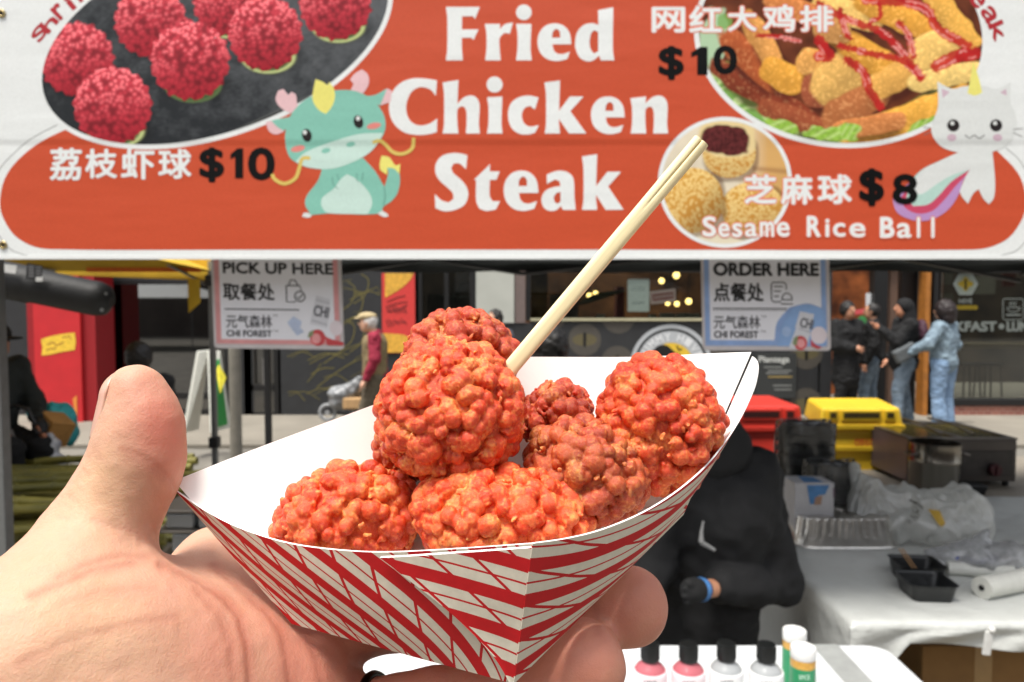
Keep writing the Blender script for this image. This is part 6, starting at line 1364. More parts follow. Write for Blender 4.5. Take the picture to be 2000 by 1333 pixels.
# ---- side table under a white plastic cloth
wt_ = thing('side_table', 'long side table under a white plastic cloth, with trays and bags on it', 'table', (1.8, 3, 0))
lx = PZ(1616, 1165, TZ).x; ny = PZ(1800, 1212, TZ).y; rx_ = 2.75; by = 3.75
cloth = M('white_plastic_cloth', (198, 200, 196), rough=.38, var=.05, scale=6, bump=.5, bscale=7, spec=.4)
def cl(u, v):
    # v: 0 back .. top .. front edge .. hang ; u: left hang .. top .. right
    U = u * 3.4 - .4; x = lx + max(U, 0) * (rx_ - lx) / 3.0; dl = max(0, -U)
    V_ = v * 1.5; y = by - min(V_, 1.0) * (by - ny); df = max(0, V_ - 1.0)
    z = TZ; 
    rr = .02
    if df > 0: z = TZ - rr * (1 - math.cos(min(df / .04, 1) * 1.57)) - max(0, df - .04) * (.125 + .03 * math.sin(x * 9) + .25 * max(0, min(1, (1.24 - x) / .08))); y -= rr * math.sin(min(df / .04, 1) * 1.57) - .03 * max(0, df - .1) + .012 * math.sin(x * 19 + df * 6) * min(1, df * 5)
    if dl > 0: z = min(z, TZ - rr * (1 - math.cos(min(dl / .04, 1) * 1.57)) - max(0, dl - .04) * 1.7); x -= rr * math.sin(min(dl / .04, 1) * 1.57) + .012 * math.sin(y * 13) * min(1, dl * 4) + max(0, dl - .1) * .02
    z += .0012 * math.sin(x * 31 + y * 5) * math.sin(y * 17)
    return Vector((x, y, z))
g = G(); g.grid(cl, 130, 120); o = g.build('tablecloth', cloth, wt_, smooth=True); o.modifiers.new('thickness', 'SOLIDIFY').thickness = .001
g = G(); g.box((lx + .02, ny + .03, TZ - .045), (rx_, by - .02, TZ - .004)); g.build('tabletop', tab_m, wt_)
for x in (lx + .12, rx_ - .1):
    for y in (ny + .5, by - .15): g = G(); g.tube([(x, y, 0), (x, y, TZ - .05)], .016, 10); g.build('leg', bpy.data.materials['table_leg_steel'], wt_, smooth=True)
c = PY(1925, 1250, ny - .05); g = G(); g.box((c.x - .010, c.y - .012, c.z - .045), (c.x + .014, c.y - .002, c.z + .03), rot=Matrix.Rotation(.12, 3, 'Y')); g.ball((c.x + .012, c.y - .008, c.z + .035), .011, 8); g.build('table_clip', M('clip_white', (214, 214, 210), rough=.4), wt_, bevel=.003)
card = M('brown_cardboard', (140, 104, 60), rough=.85, var=.12, scale=10)
for i, (x, y, w_, d_, h_, lb) in enumerate(((1.62, 2.66, .42, .36, .57, 'brown cardboard box stored under the side table, larger'), (2.08, 2.64, .42, .36, .545, 'brown cardboard box stored under the side table, lower and further right'))):
    s = thing('cardboard_box', lb, 'box', (x, y, 0)); g = G(); g.box((x - w_ / 2, y - d_ / 2, 0), (x + w_ / 2, y + d_ / 2, h_)); g.build('carton', card, s, bevel=.004); g = G(); g.box((x - .03, y - d_ / 2 - .001, h_ * .55), (x + .03, y + d_ / 2 + .001, h_ + .001)); g.build('tape', M('brown_tape', (166, 132, 84), rough=.3, var=.05), s)
# ---- fryer table and fryer
fy = 3.70; g = G(); slab(g, [(1.62, fy), (3.6, fy), (3.6, 4.75), (1.62, 4.75)], TZ - .04, TZ); kt = thing('fryer_table', 'table at the back carrying the fryer, hung with a grey cloth', 'table', (2.6, 4.3, 0)); g.build('tabletop', M('dull_table_top', (140, 132, 120), rough=.5, var=.1), kt, bevel=.005)
g = G(); g.grid(lambda u, v: Vector((1.60 + 2.02 * u, fy - .008 - .012 * math.sin(u * 60) * v, TZ - .012 - .72 * v)), 120, 4); g.build('cloth', M('grey_table_cloth', (96, 98, 96), rough=.8, var=.08), kt, smooth=True).modifiers.new('thickness', 'SOLIDIFY').thickness = .002
for x in (1.7, 3.5):
    for y in (3.95, 4.65): g = G(); g.tube([(x, y, 0), (x, y, TZ - .04)], .016, 8); g.build('leg', bpy.data.materials['table_leg_steel'], kt, smooth=True)
ss = M('brushed_steel', (118, 112, 106), rough=.35, metal=.85, var=.18, scale=5, stretch=(1, 1, 30), rvar=.1); dk = M('dark_steel', (92, 88, 86), rough=.42, metal=.75, var=.2, scale=4); oil = M('fryer_oil', (70, 62, 26), rough=.1, var=.2)
fr = thing('deep_fryer', 'stainless steel counter fryer with a raised back and red knob', 'fryer', (2.55, 4.3, TZ)); Fy = 3.95; x0 = X(1785, Fy); x1 = X(1996, Fy); zt = Zz(855, Fy); yb = 4.50; zb = TZ + .03
zt = PY(1890, 856, Fy).z
g = G(); g.box((x0, Fy, zb), (x1, yb, zt - .012)); g.build('cabinet', dk, fr, bevel=.004)
g = G()
for a_, b_ in (((x0 - .004, Fy - .004, zt - .010), (x1 + .004, Fy + .035, zt)), ((x0 - .004, yb - .05, zt - .010), (x1 + .004, yb + .004, zt)), ((x0 - .004, Fy + .036, zt - .010), (x0 + .03, yb - .051, zt)), ((x1 - .03, Fy + .036, zt - .010), (x1 + .004, yb - .051, zt)), (((x0 + x1) / 2 - .015, Fy + .036, zt - .010), ((x0 + x1) / 2 + .015, yb - .051, zt))): g.box(a_, b_)
g.build('rim', ss, fr, bevel=.003)
g = G(); g.box((x0 + .031, Fy + .037, zt - .011), (x1 - .031, yb - .052, zt - .008)); g.build('oil_surface', oil, fr)
ztt = PY(1800, 824, yb).z; xr = X(1906, yb); g = G(); g.box((x0, yb - .03, zt), (xr, yb + .003, ztt)); g.build('back_panel', dk, fr, bevel=.003)
for fx in (.36, .66): xx = x0 + (x1 - x0) * fx; g = G(); g.tube([(xx, Fy + .06, zt + .01), (xx, Fy + .28, zt + .035), (xx, yb - .04, zt + .03)], .007, 8); g.build('basket_handle', ss, fr, smooth=True)
g = G(); g.box((x0 + .22, Fy - .008, zb + .03), (x1 - .02, Fy - .0005, zt - .07)); g.build('control_panel', M('panel_grey', (74, 70, 68), rough=.5, metal=.3), fr, bevel=.002)
kn = PY(1942, 918, Fy - .02); g = G(); g.lathe([(.034, 0), (.034, .012), (.030, .022), (.004, .023)], kn, 24, rot=Matrix.Rotation(math.pi / 2, 3, 'X')); g.box((kn.x - .005, kn.y - .034, kn.z - .026), (kn.x + .005, kn.y - .0235, kn.z + .026)); g.build('knob', M('dark_red_knob', (72, 26, 34), rough=.4), fr, smooth=False)
for i_ in range(4): xx = (x0 + .03, x1 - .03)[i_ % 2]; yy = (Fy + .04, yb - .04)[i_ // 2]; g = G(); g.lathe([(.016, 0), (.018, .03)], (xx, yy, TZ), 10); g.build('foot', blackf, fr)
g = G(); g.box((x0 - .004, Fy + .02, zb), (x0 - .0005, yb - .02, zt - .012)); g.build('side_sheet', M('plum_steel', (116, 102, 104), rough=.4, metal=.5, var=.15, scale=4), fr)
# pot
pc = Vector((X(1833, 3.83), 3.825, TZ)); r = .122; ph = PY(1833, 873, 3.70).z - TZ
po_ = thing('stock_pot', 'round stainless pot standing in front of the fryer', 'pot', pc); g = G(); g.lathe([(r * .96, 0), (r, .012), (r, ph * .62), (r * 1.015, ph * .63), (r * 1.015, ph * .67), (r, ph * .68), (r, ph - .008), (r * 1.05, ph - .004), (r * 1.05, ph), (r * .97, ph), (r * .95, ph * .4), (.002, ph * .39)], pc, 48); g.build('pan', M('pot_steel', (128, 122, 112), rough=.22, metal=.95, var=.15, scale=3, stretch=(8, 8, .4)), po_, smooth=True)
for s in (-1, 1): c = pc + Vector((s * (r + .0), -.02, ph * .78)); g = G(); g.tube([c + Vector((-s * .004, -.035, .01)), c + Vector((s * .030, -.03, 0)), c + Vector((s * .030, .03, 0)), c + Vector((-s * .004, .035, .01))], .006, 8); g.build('handle', ss, po_, smooth=True)
c = Vector((X(1903, 3.80), 3.83, TZ)); s = thing('black_tray', 'low black tray standing below the fryer knob', 'tray', c); g = G(); g.hexa([c + Vector(v) for v in ((-.075, -.05, 0), (.075, -.05, 0), (.075, .05, 0), (-.075, .05, 0))], [c + Vector(v) for v in ((-.09, -.06, .05), (.09, -.06, .05), (.09, .06, .05), (-.09, .06, .05))]); g.build('tray', M('black_plastic', (18, 20, 21), rough=.4, var=.2), s, bevel=.006)
# ---- crates
def crate(name_label, x0, x1, y0, y1, z0, z1, mat_, group, taper=.018, text=None, notch=True, skew=0.0):
    s = thing('bakery_crate', name_label, 'crate', ((x0 + x1) / 2, (y0 + y1) / 2, z0), group); g = G(); t = taper
    g.hexa([Vector(v) for v in ((x0, y0, z0), (x1, y0, z0), (x1 + skew, y1, z0), (x0 + skew, y1, z0))], [Vector(v) for v in ((x0 + t, y0 + t, z1), (x1 - t, y0 + t, z1), (x1 - t + skew, y1 - t, z1), (x0 + t + skew, y1 - t, z1))]); g.build('shell', mat_, s, bevel=.018, seg=3)
    g = G(); g.box((x0 - .006, y0 - .006, z0), (x1 + .006, y0 + .012, z0 + .03)); g.build('rim', mat_, s, bevel=.004)
    h = z1 - z0; hole = M('crate_hole_shade', tuple(int(v * .28) for v in {'crate_yellow': (220, 180, 50), 'crate_red': (200, 50, 40)}[mat_.name.split('.')[0]]), var=.2)  # slot openings are dark boxes, their shade put into the crate colour
    fr_ = lambda a, b: x0 + (x1 - x0) * a + (x1 - x0) * (b - a) * 0
    if notch:
        for a, b in ((.12, .19), (.28, .70), (.79, .87)):
            xa = x0 + (x1 - x0) * a; xb = x0 + (x1 - x0) * b; g = G(); zz0, zz1 = z0 + h * .56, z0 + h * .80; g.box((xa - .012, y0 - .003, zz0 - .02), (xb + .012, y0 + .02, zz1 + .015)); g.build('handle_frame', mat_, s, bevel=.006); g = G(); g.box((xa, y0 - .005, zz0), (xb, y0 + .01, zz1)); g.build('handle_hole_shade', hole, s)
    if text:
        fx = Flat(y0 - .004 + 0); q = project(np.array([[x0, y0, z0 + h * .62], [x1, y0, z0 + h * .22]])); xa, xb = q[0]; ya, yb_ = q[1]; fx.text(text[0], (lerp(xa, xb, text[1]), lerp(ya, yb_, .1), lerp(xa, xb, text[2]), lerp(ya, yb_, .9)), .02, rot=180); fx.build('red_lettering', M('crate_lettering', (190, 70, 40)), s)
    return s
cy_ = M('crate_yellow', (222, 184, 44), rough=.45, var=.08, scale=5); cr_ = M('crate_red', (196, 52, 40), rough=.45, var=.08, scale=5)
CY = 4.35; z = Zz(800, CY); zl = PY(1680, 798, CY).z; xa, xb = X(1606, CY), X(1773, CY); hh = .128
ye = CY + .50
crate('yellow bakery crate on top of its stack, upside down, with three slots', xa, xb, CY, ye, zl - hh, zl, cy_, 'bakery crates behind the side table', skew=.10)
crate('yellow bakery crate in the middle of its stack with red lettering', xa + .004, xb - .004, CY + .004, ye, zl - 2 * hh - .002, zl - hh - .002, cy_, 'bakery crates behind the side table', skew=.10, text=('0980', .42, .66), notch=False)
crate('deep yellow bakery crate at the bottom of its stack, under the lettered one', xa, xb, CY, ye, zl - 5 * hh - .004, zl - 2 * hh - .004, cy_, 'bakery crates behind the side table', skew=.10, notch=False)
zr = PY(1520, 794, CY + .1).z; xa, xb = X(1408, CY + .1), X(1576, CY + .1)
for k in range(4): crate('red bakery crate behind the server, %s' % ('top of its stack with slots', 'second from the top', 'third from the top', 'bottom of its stack')[k], xa, xb, CY + .1, ye + .15, zr - (k + 1) * .155 - .002 * k, zr - k * .155 - .002 * k, cr_, 'bakery crates behind the side table', notch=(k == 0))
crate_z0 = zl - 5 * hh - .008; g = G(); g.box((X(1600, CY), CY + .02, 0), (X(1775, CY), ye - .02, crate_z0 - .001)); tag(g.build('pallet_block', M('dark_pallet', (60, 52, 44), rough=.9, var=.2), bevel=.01), 'dark block under the yellow crates', 'block')
zr0 = zr - 4 * .155 - .006; g = G(); g.box((X(1412, CY), CY + .12, 0), (X(1570, CY), ye + .1, zr0 - .001)); tag(g.build('pallet_block', bpy.data.materials['dark_pallet'], bevel=.01), 'dark block under the red crates', 'block')
# ---- things on the white cloth
bp_ = M('black_container_plastic', (22, 24, 25), rough=.32, var=.25, scale=8, bump=.25, bscale=40); film = M_glass('clear_film', (238, 238, 236), rough=.10, refl=1.2, opac=.035)
def lids(label, x0, x1, y0, y1, z1, n):
    s = thing('container_stack', label, 'containers', ((x0 + x1) / 2, (y0 + y1) / 2, TZ)); z = TZ + .002; h = (z1 - z) / n
    for k in range(n):
        g = G(); t = .010 if k < n - 1 else .022; pts0 = rounded(x0, x1, y0, y1, .035, 5); pts1 = rounded(x0 + t, x1 - t, y0 + t, y1 - t, .035, 5); n_ = len(pts0); zz0 = z + k * h; zz1 = zz0 + h - .0006
        g.add([(p[0], p[1], zz0) for p in pts0] + [(p[0], p[1], zz1) for p in pts1], [tuple(reversed(range(n_))), tuple(range(n_, 2 * n_))] + [(i, (i + 1) % n_, n_ + (i + 1) % n_, n_ + i) for i in range(n_)]); g.build('container', bp_, s, bevel=.006)
    g = G(); nn = 64
    def wrap(u, v):
        a_ = 2 * math.pi * u; cx_, cy_2 = (x0 + x1) / 2, (y0 + y1) / 2; e = 5.0; ca, sa = math.cos(a_), math.sin(a_); rr = (abs(ca)**e + abs(sa)**e)**(-1 / e); k_ = 1.05 + .05 * math.sin(a_ * 9 + v * 7) - .05 * v; zz = TZ + (z1 + .008 - TZ) * min(1, v * 1.25); kk = k_ if v < .8 else k_ * (1 - (v - .8) / .2 * .98)
        return Vector((cx_ + ca * rr * (x1 - x0) / 2 * kk, cy_2 + sa * rr * (y1 - y0) / 2 * kk, zz + .008 * math.sin(a_ * 5) * (v > .7)))
    g.grid(wrap, 72, 24); g.build('plastic_wrap', film, s, smooth=True)
Yk = 3.40; lids('taller black takeaway container stack in clear wrap, behind the printed white box', X(1541, Yk), X(1645, Yk), Yk, Yk + .17, PY(1590, 832, Yk).z, 9)
Yk = 3.16; lids('shorter black takeaway container stack in clear wrap, beside the printed white box', X(1598, Yk), X(1694, Yk), Yk, Yk + .15, PY(1640, 912, Yk).z, 6)
Yk = 3.02; s = thing('printed_box', 'small white box with blue print, standing between the container stack and the foil pan', 'box', (X(1600, Yk), Yk + .06, TZ)); xa, xb = X(1560, Yk), X(1638, Yk); zt_ = PY(1600, 944, Yk).z
g = G(); g.box((xa, Yk, TZ + .001), (xb, Yk + .13, zt_)); g.build('carton', M('white_carton', (200, 198, 200), rough=.5, var=.05), s, bevel=.003)
f = Flat(Yk - .002); f.poly([(1576, 948), (1620, 948), (1612, 966), (1598, 968), (1590, 985), (1582, 985)], mi=0); f.poly([(1592, 972), (1606, 968), (1604, 986), (1590, 987)], mi=1); f.rect(1627, 954, 1630, 972, mi=2); f.build('print', [M('blue_print_box', (84, 134, 186), var=.15), M('tan_print', (176, 140, 116), var=.15), M('mauve_print', (120, 96, 110))], s)
f = G(); q = [Vector((lerp(xa, xb, a), Yk + b, zt_ + .001)) for a, b in ((.25, .01), (.75, .01), (.7, .1), (.35, .12))]; f.add(q, [(0, 1, 2, 3)]); f.build('top_print', bpy.data.materials['blue_print_box'], s)
foil = M('crinkled_foil', (214, 210, 204), rough=.32, metal=1, var=.12, scale=12, bump=.6, bscale=60, rvar=.08)
Yk = 2.62; s = thing('foil_pan', 'crinkled foil roasting pan lying on the white cloth', 'pan', (1.4, 2.8, TZ)); c0 = PZ(1655, 1068, TZ); cx, cyy = c0.x + .0, c0.y + .13
def panf(u, v):
    a_ = 2 * math.pi * u; e = 5.0; ca, sa = math.cos(a_), math.sin(a_); rr = (abs(ca)**e + abs(sa)**e)**(-1 / e)
    prof = ((1.05, .0), (1.03, .006), (1.0, .004), (.93, .080), (.91, .108), (.90, .116), (.86, .116), (.4, .108), (.01, .110)); k = v * (len(prof) - 1); i = min(int(k), len(prof) - 2); t = k - i; R_ = lerp(prof[i][0], prof[i + 1][0], t); z = lerp(prof[i][1], prof[i + 1][1], t)
    fl = 1 + (.012 * math.sin(a_ * 46) if .3 < v < .6 else 0); n_ = .006 * math.sin(a_ * 7 + R_ * 20) * (R_ < .85)
    return Vector((cx + ca * rr * R_ * fl * .215, cyy + sa * rr * R_ * fl * .16, TZ + .003 + z + n_))
g = G(); g.grid(panf, 240, 40); g.build('pan', foil, s, smooth=True)
# white carrier bag
def M_film(name):
    m = bpy.data.materials.new(name); m.use_nodes = True; nt = m.node_tree; N = nt.nodes; L = nt.links; N.remove(N['Principled BSDF']); out = N['Material Output']
    df = N.new('ShaderNodeBsdfDiffuse'); df.inputs[0].default_value = (.86, .87, .83, 1); tl = N.new('ShaderNodeBsdfTranslucent'); tl.inputs[0].default_value = (.9, .9, .86, 1); tr = N.new('ShaderNodeBsdfTransparent'); gl = N.new('ShaderNodeBsdfGlossy'); gl.inputs['Roughness'].default_value = .28
    tc = N.new('ShaderNodeTexCoord'); nz = N.new('ShaderNodeTexNoise'); nz.inputs['Scale'].default_value = 28; nz.inputs['Detail'].default_value = 6; L.new(tc.outputs['Object'], nz.inputs['Vector']); bp = N.new('ShaderNodeBump'); bp.inputs['Strength'].default_value = .7; bp.inputs['Distance'].default_value = .012; L.new(nz.outputs['Fac'], bp.inputs['Height'])
    for n_ in (df, tl, gl): L.new(bp.outputs[0], n_.inputs['Normal'])
    a = N.new('ShaderNodeMixShader'); a.inputs[0].default_value = .45; L.new(df.outputs[0], a.inputs[1]); L.new(tl.outputs[0], a.inputs[2])
    b = N.new('ShaderNodeMixShader'); b.inputs[0].default_value = .36; L.new(a.outputs[0], b.inputs[1]); L.new(tr.outputs[0], b.inputs[2])
    c = N.new('ShaderNodeMixShader'); c.inputs[0].default_value = .10; L.new(b.outputs[0], c.inputs[1]); L.new(gl.outputs[0], c.inputs[2]); L.new(c.outputs[0], out.inputs['Surface']); return m
c0 = PZ(1800, 1075, TZ); s = thing('carrier_bag', 'crumpled white plastic carrier bag with a yellow mark, behind the black food trays', 'bag', (1.75, 3.0, TZ)); bc = np.array((PY(1815, 1005, 3.02).x, 3.05, TZ)); T = SDF(bc - np.array((.42, .3, .02)), bc + np.array((.42, .34, .40)), .006)
T.ell(bc + np.array((.02, 0, .10)), (.26, .17, .135), 0); T.ell(bc + np.array((-.20, .06, .12)), (.12, .10, .15), .06); T.ell(bc + np.array((.14, .02, .08)), (.15, .13, .12), .05); T.cap(bc + np.array((-.26, .02, .10)), bc + np.array((-.32, -.04, .06)), .035, .02, .04); T.cap(bc + np.array((-.24, .1, .24)), bc + np.array((-.25, .1, .29)), .03, .015, .05)
V, F = T.mesh(); N = vnormals(V, F); st = V * np.array((1, 1, .6)); V = relax(V, F, 2) + N * ((vnoise(st, 9) - .5) * .07 + (vnoise(st, 24) - .5) * .03 + (np.abs(vnoise(st, 13) - .5)) * -.07 + np.abs(vnoise(st * np.array((1, 1, .4)), 31) - .5) * -.035)[:, None]; V[:, 2] = np.maximum(V[:, 2], TZ + .003)
bagm = M('thin_white_plastic', (226, 228, 220), rough=.3, var=.08, scale=9, bump=.5, bscale=35, sss=.3, spec=.5); raw_mesh('bag', V, F, M_film('thin_bag_film'), s)
front = V[:, 1].copy()
f = Flat(bc[1] - .205)
def on_bag(name, fl_, mat_):
    vs = np.array(fl_.v); out = []
    for v in vs:
        d = (V[:, 0] - v[0])**2 + (V[:, 2] - v[2])**2; m = d < .018**2; y = V[m, 1].min() - .004 if m.any() else v[1]; out.append((v[0], y, v[2]))
    fl_.v = out; fl_.build(name, mat_, s)
for i, ch in enumerate('WNH&'): f.text(ch, (1792 + i * 10, 1024 - i * 9, 1801 + i * 10, 1036 - i * 9), .01, rot=-40)
on_bag('bag_lettering', f, M('grey_bag_ink', (112, 110, 100)))
f = Flat(bc[1] - .205); f.poly([(1843, 1010), (1861, 1010), (1861, 1030), (1852, 1037), (1845, 1031)], corner=20); on_bag('yellow_mark', f, M('bag_yellow', (206, 168, 70)))
# two black food trays with sticks
def food_tray(label, px, py, w, d, h, rot, stick=False):
    c = PZ(px, py, TZ) + Vector((0, d / 2, 0)); s = thing('food_tray', label, 'food tray', c); R_ = Matrix.Rotation(rot, 3, 'Z'); pts = []
    rings = [(.0, .0, .84), (.0, h, 1.0), (.0, h + .003, 1.06), (0, h + .003, 1.02), (0, .006, .80)]
    g = G(); base = rounded(-w / 2, w / 2, -d / 2, d / 2, .022, 4); n = len(base); vs = []
    for _, z_, k in rings: vs += [c + R_ @ Vector((p[0] * k, p[1] * k, z_ + .002)) for p in base]
    fs = [tuple(reversed(range(n))), tuple(range(4 * n, 5 * n))] + [(j * n + i, j * n + (i + 1) % n, (j + 1) * n + (i + 1) % n, (j + 1) * n + i) for j in range(4) for i in range(n)]; g.add(vs, fs); g.build('tray', bp_, s, smooth=True)
    if stick:
        g = G(); g.grid(lambda u, v: c + R_ @ Vector(((u - .5) * w * .7 - .01, (v - .5) * d * .6, .014 + .010 * math.sin(u * 8) * math.sin(v * 7))), 14, 8); g.build('leftover_food', M('leftover_food', (150, 124, 78), rough=.6, var=.4, scale=60), s, smooth=True)
        for o_ in (0, .012): p = c + Vector((-.0 + o_, 0, .02)); g = G(); g.tube([p, p + Vector((-.055, .02, .085))], .0025, 6); g.build('skewer', M('skewer_wood', (176, 136, 92)), s, smooth=True)
food_tray('black food tray holding leftovers and two thin skewers, farther from the camera', 1811, 1146, .155, .14, .060, -.10, True); food_tray('empty black food tray nearest the front edge of the side table', 1832, 1181, .150, .15, .055, -.08)
# roll of bags and film packet
p = PZ(1958, 1172, TZ); s = thing('bag_roll', 'roll of white plastic bags at the right edge of the side table', 'roll', p); ax = Vector((.93, .36, 0)).normalized(); r = .037; c = Vector((p.x, p.y + .035, TZ + r)); rot = Vector((0, 0, 1)).rotation_difference(ax).to_matrix(); g = G(); g.lathe([(.011, 0), (r, 0), (r, .24), (.011, .24)], c - ax * .07, 32, rot=rot); g.build('roll', M('bag_roll_white', (214, 214, 206), rough=.45, var=.05, bump=.4, bscale=40), s, smooth=True); g = G(); g.lathe([(.010, -.001), (.0105, .02)], c - ax * .071, 16, rot=rot); g.build('core', blackf, s)
p = PZ(1930, 1140, TZ); s = thing('film_packet', 'blue printed clear film packet behind the roll of bags', 'packet', p); bc = np.array((p.x + .06, p.y + .14, TZ)); T = SDF(bc - np.array((.3, .2, .02)), bc + np.array((.3, .2, .2)), .008); T.ell(bc + np.array((0, 0, .04)), (.20, .10, .06), 0); T.cap(bc + np.array((.02, .05, .08)), bc + np.array((.07, .07, .125)), .03, .008, .05); V, F = T.mesh(); N = vnormals(V, F); V = V + N * ((vnoise(V, 16) - .5) * .05 + (vnoise(V, 40) - .5) * .02)[:, None]; V[:, 2] = np.maximum(V[:, 2], TZ + .003); raw_mesh('film', V, F, M_glass('packet_film', (226, 228, 230), rough=.12, refl=2.2, opac=.30), s)
g = G(); g.grid(lambda u, v: Vector((bc[0] - .13 + .16 * u, bc[1] - .04 - .02 * v, TZ + .012 + .05 * math.sin(v * 2.2) + .012 * math.sin(u * 9))), 12, 8); g.build('blue_print', M('navy_print', (66, 76, 128), var=.25, scale=40), s, smooth=True); g = G(); g.tube([(bc[0] - .16, bc[1] - .06, TZ + .028), (bc[0] + .05, bc[1] - .11, TZ + .028)], .024, 16); g.build('white_roll', bpy.data.materials['bag_roll_white'], s, smooth=True)
# ---- left side: canes, cart, box, bag
cane_m = M('green_cane', (84, 86, 30), rough=.6, var=.4, scale=14, rgb2=(122, 114, 50), stretch=(.25, 1, 1)); rs = random.Random(9); base = None
for k in range(110):
    L_ = 1.6; zi = k // 11; x = rs.uniform(-3.0, -2.62); y = 3.62 + (k % 11) * .085 + rs.uniform(-.03, .03) + zi * .02; z = .03 + zi * .078 + rs.uniform(-.010, .010)
    if zi >= 8 and (k % 3 == 0): continue
    if base is None:
        pts = [Vector((t * L_ / 8 - L_ / 2, 0, .010 * math.sin(t))) for t in range(9)]; g = G()
        fine = []; rr = []
        for i in range(8):
            fine += [pts[i], pts[i].lerp(pts[i + 1], .06), pts[i].lerp(pts[i + 1], .94)]; rr += [.030, .024, .024]
        g.tube(fine, rr, 9); base = g.build('sugar_cane', cane_m, None, smooth=True, origin=(0, 0, 0)); o = base; tag(o, 'green sugar cane lying in the heap at the left', 'cane', 'sugar canes heaped at the left')
    else: o = base.copy(); COL.objects.link(o)
    o.location = (x, y, z); o.rotation_euler = (rs.uniform(0, 6), rs.uniform(-.06, .06), rs.uniform(-.16, .16))
leaf = M('green_bamboo_leaf', (34, 74, 40), rough=.6, var=.2)
crt = thing('hand_cart', 'metal hand cart with a looped black handle at the left edge', 'cart', (-3.2, 4.75, .0)); Yc = 4.7; P_ = lambda px, py: PY(px, py, Yc)
for i, ln in enumerate(([P_(8, 802), P_(30, 792), P_(55, 800), P_(70, 830), P_(76, 880), P_(84, 950)], [P_(5, 800), P_(-20, 860), P_(-10, 960)])): g = G(); g.tube(ln, .013, 8); g.build('handle', blk_steel, crt, smooth=True)
for ln in ([P_(20, 840), P_(48, 900)], [P_(52, 858), P_(66, 905), P_(80, 960)], [P_(40, 868), P_(66, 866)]): g = G(); g.tube(ln, .016, 8); g.build('frame_tube', ss, crt, smooth=True)
g = G(); q = P_(75, 955); g.box((q.x - .35, Yc - .1, q.z - .03), (q.x + .3, Yc + .45, q.z)); g.build('platform', dk, crt, bevel=.006)
for sx in (-.3, .1): g = G(); g.box((q.x + sx - .02, Yc, .0), (q.x + sx + .02, Yc + .04, q.z - .031)); g.build('leg', dk, crt)
Yb_ = 4.85; c = PY(104, 838, Yb_); R_ = Matrix.Rotation(math.radians(28), 3, 'Y') @ Matrix.Rotation(math.radians(-28), 3, 'Z'); s = thing('cardboard_box', 'tilted brown cardboard box with grey side, on the hand cart', 'box', c); g = G(); g.box(c - Vector((.085, .08, .085)), c + Vector((.085, .08, .085)), rot=R_, c=c); g.build('carton', M('tan_cardboard', (178, 130, 70), rough=.8, var=.15), s, bevel=.003)
g = G(); fc = c + R_ @ Vector((-.0, -.0815, 0)); g.box(fc - Vector((.06, .001, .06)), fc + Vector((.06, .001, .06)), rot=R_, c=fc); g.build('grey_panel', M('grey_print_panel', (140, 132, 112), var=.1), s)
fc = c + R_ @ Vector((-.0865, 0, .0)); g = G(); g.box(fc - Vector((.001, .07, .07)), fc + Vector((.001, .07, .07)), rot=R_, c=fc); g.build('pale_panel', M('cream_panel', (226, 206, 170), var=.06), s)
c = np.array(PY(110, 812, 5.05)); s = thing('turquoise_bag', 'turquoise cloth bundle behind the tilted cardboard box', 'bag', c); T = SDF(c - .3, c + .3, .010); T.ell(c, (.15, .09, .085), 0); T.ell(c + np.array((.06, 0, -.10)), (.08, .07, .10), .05); T.ell(c + np.array((-.1, 0, .01)), (.07, .06, .05), .04); V, F = T.mesh(); N = vnormals(V, F); V = V + N * ((vnoise(V, 12) - .5) * .05 + (vnoise(V * np.array((2, 1, .5)), 22) - .5) * .03)[:, None]; raw_mesh('bundle', V, F, M('turquoise_cloth', (70, 184, 190), rough=.8, var=.15, scale=20), s)
c = np.array(PY(98, 880, 4.75)); s = thing('packed_bag', 'white and navy plastic bag hanging under the cardboard box', 'bag', c); T = SDF(c - .25, c + .25, .010); T.ell(c, (.06, .06, .12), 0); T.ell(c + np.array((.03, 0, -.10)), (.08, .06, .06), .04); V, F = T.mesh(); N = vnormals(V, F); V = V + N * ((vnoise(V, 18) - .5) * .05)[:, None]; raw_mesh('bag', V, F, M('white_navy_plastic', (40, 48, 86), rough=.4, var=.2, scale=9, rgb2=(220, 220, 220)), s)
g = G(); q = PY(62, 872, 4.0); 
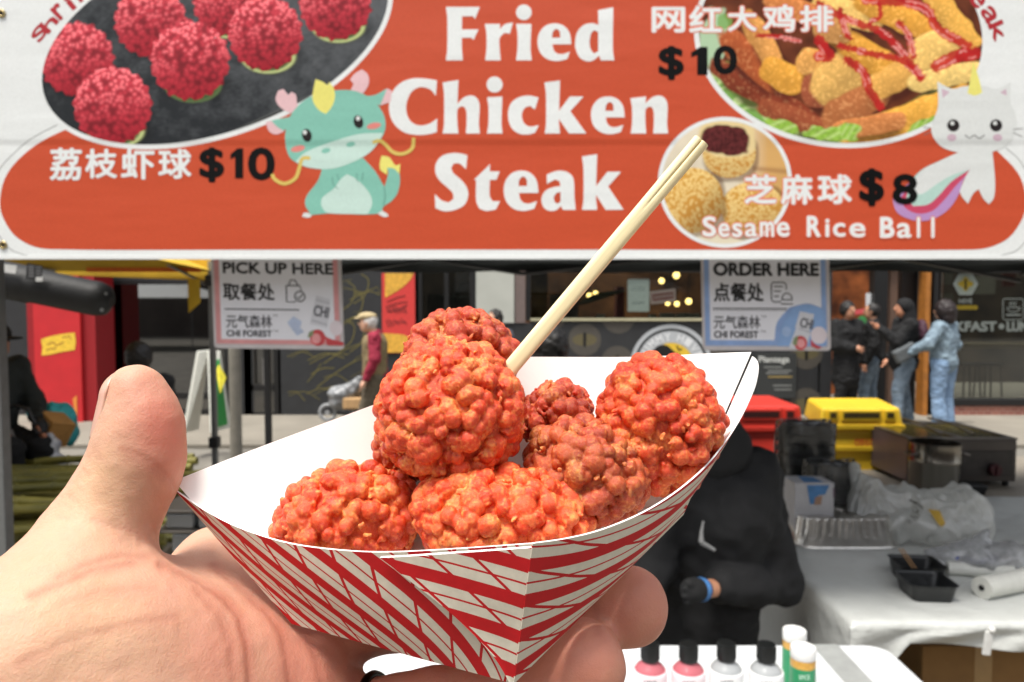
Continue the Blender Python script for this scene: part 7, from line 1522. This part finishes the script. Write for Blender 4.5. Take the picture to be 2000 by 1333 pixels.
# metal rack seen between thumb and tray
rk = thing('wire_rack', 'low wire rack of clear trays between the thumb and the tray', 'rack', PY(370, 1070, 3.3)); Yr = 3.3; P_ = lambda px, py: PY(px, py, Yr)
for yy in (1000, 1040, 1088): g = G(); a_, b_ = P_(300, yy), P_(470, yy + 4); g.box((a_.x, Yr, a_.z - .006), (b_.x, Yr + .3, a_.z + .006)); g.build('shelf', ss, rk, bevel=.003)
for px in (305, 465): g = G(); a_ = P_(px, 985); g.box((a_.x - .01, Yr - .012, 0), (a_.x + .01, Yr - .001, a_.z)); g.build('upright', ss, rk)
for i, (pa, pb, ya, yb_) in enumerate(((318, 372, 1008, 1038), (382, 440, 1008, 1038), (330, 420, 1048, 1086))): g = G(); a_, b_ = P_(pa, yb_), P_(pb, ya); g.box((a_.x, Yr + .03, a_.z + .004), (b_.x, Yr + .25, b_.z)); g.build('clear_tub', M_glass('tub_plastic', (190, 196, 196), rough=.1, refl=2.5, opac=.25), rk, bevel=.008)
# stroller by the dark wall
Ys = 9.0; P_ = lambda px, py: PY(px, py, Ys); st = thing('stroller', 'pushchair with silver cover in front of the dark mural wall', 'stroller', P_(670, 830)); 
for px, py, r in ((640, 806, 15), (700, 812, 14)): c = P_(px, py); g = G(); R_ = pxr(r, Ys); g.tube([c + Vector((math.cos(a_) * R_, 0, math.sin(a_) * R_)) for a_ in np.linspace(0, 2 * math.pi, 25)], .022, 8, cap=False); g.tube([c + Vector((0, -.03, 0)), c + Vector((0, .03, 0))], .03, 8); g.build('wheel', M('pale_grey_tyre', (150, 152, 154), rough=.6), st, smooth=True)
for ln in ([P_(640, 806), P_(668, 765), P_(705, 745), P_(722, 738)], [P_(700, 812), P_(672, 772)], [P_(640, 806), P_(700, 812)]): g = G(); g.tube(ln, .014, 8); g.build('frame_tube', blk_steel, st, smooth=True)
c = np.array(P_(664, 776)); T = SDF(c - .4, c + .4, .014); T.ell(c, (.13, .16, .15), 0); T.cap(c, c + np.array((.25, 0, .18)), .12, .09, .05); V, F = T.mesh(); N = vnormals(V, F); V = V + N * ((vnoise(V, 14) - .5) * .06)[:, None]; raw_mesh('cover', V, F, M('silver_cover', (132, 134, 136), rough=.35, var=.4, scale=14), st)
c = P_(706, 786); g = G(); g.box(c - Vector((.20, .15, .07)), c + Vector((.14, .15, .07))); tag(g.build('brown_parcel', M('parcel_tan', (186, 150, 106), rough=.8, var=.1), bevel=.02), 'tan parcel on the ground end of the pushchair', 'parcel')
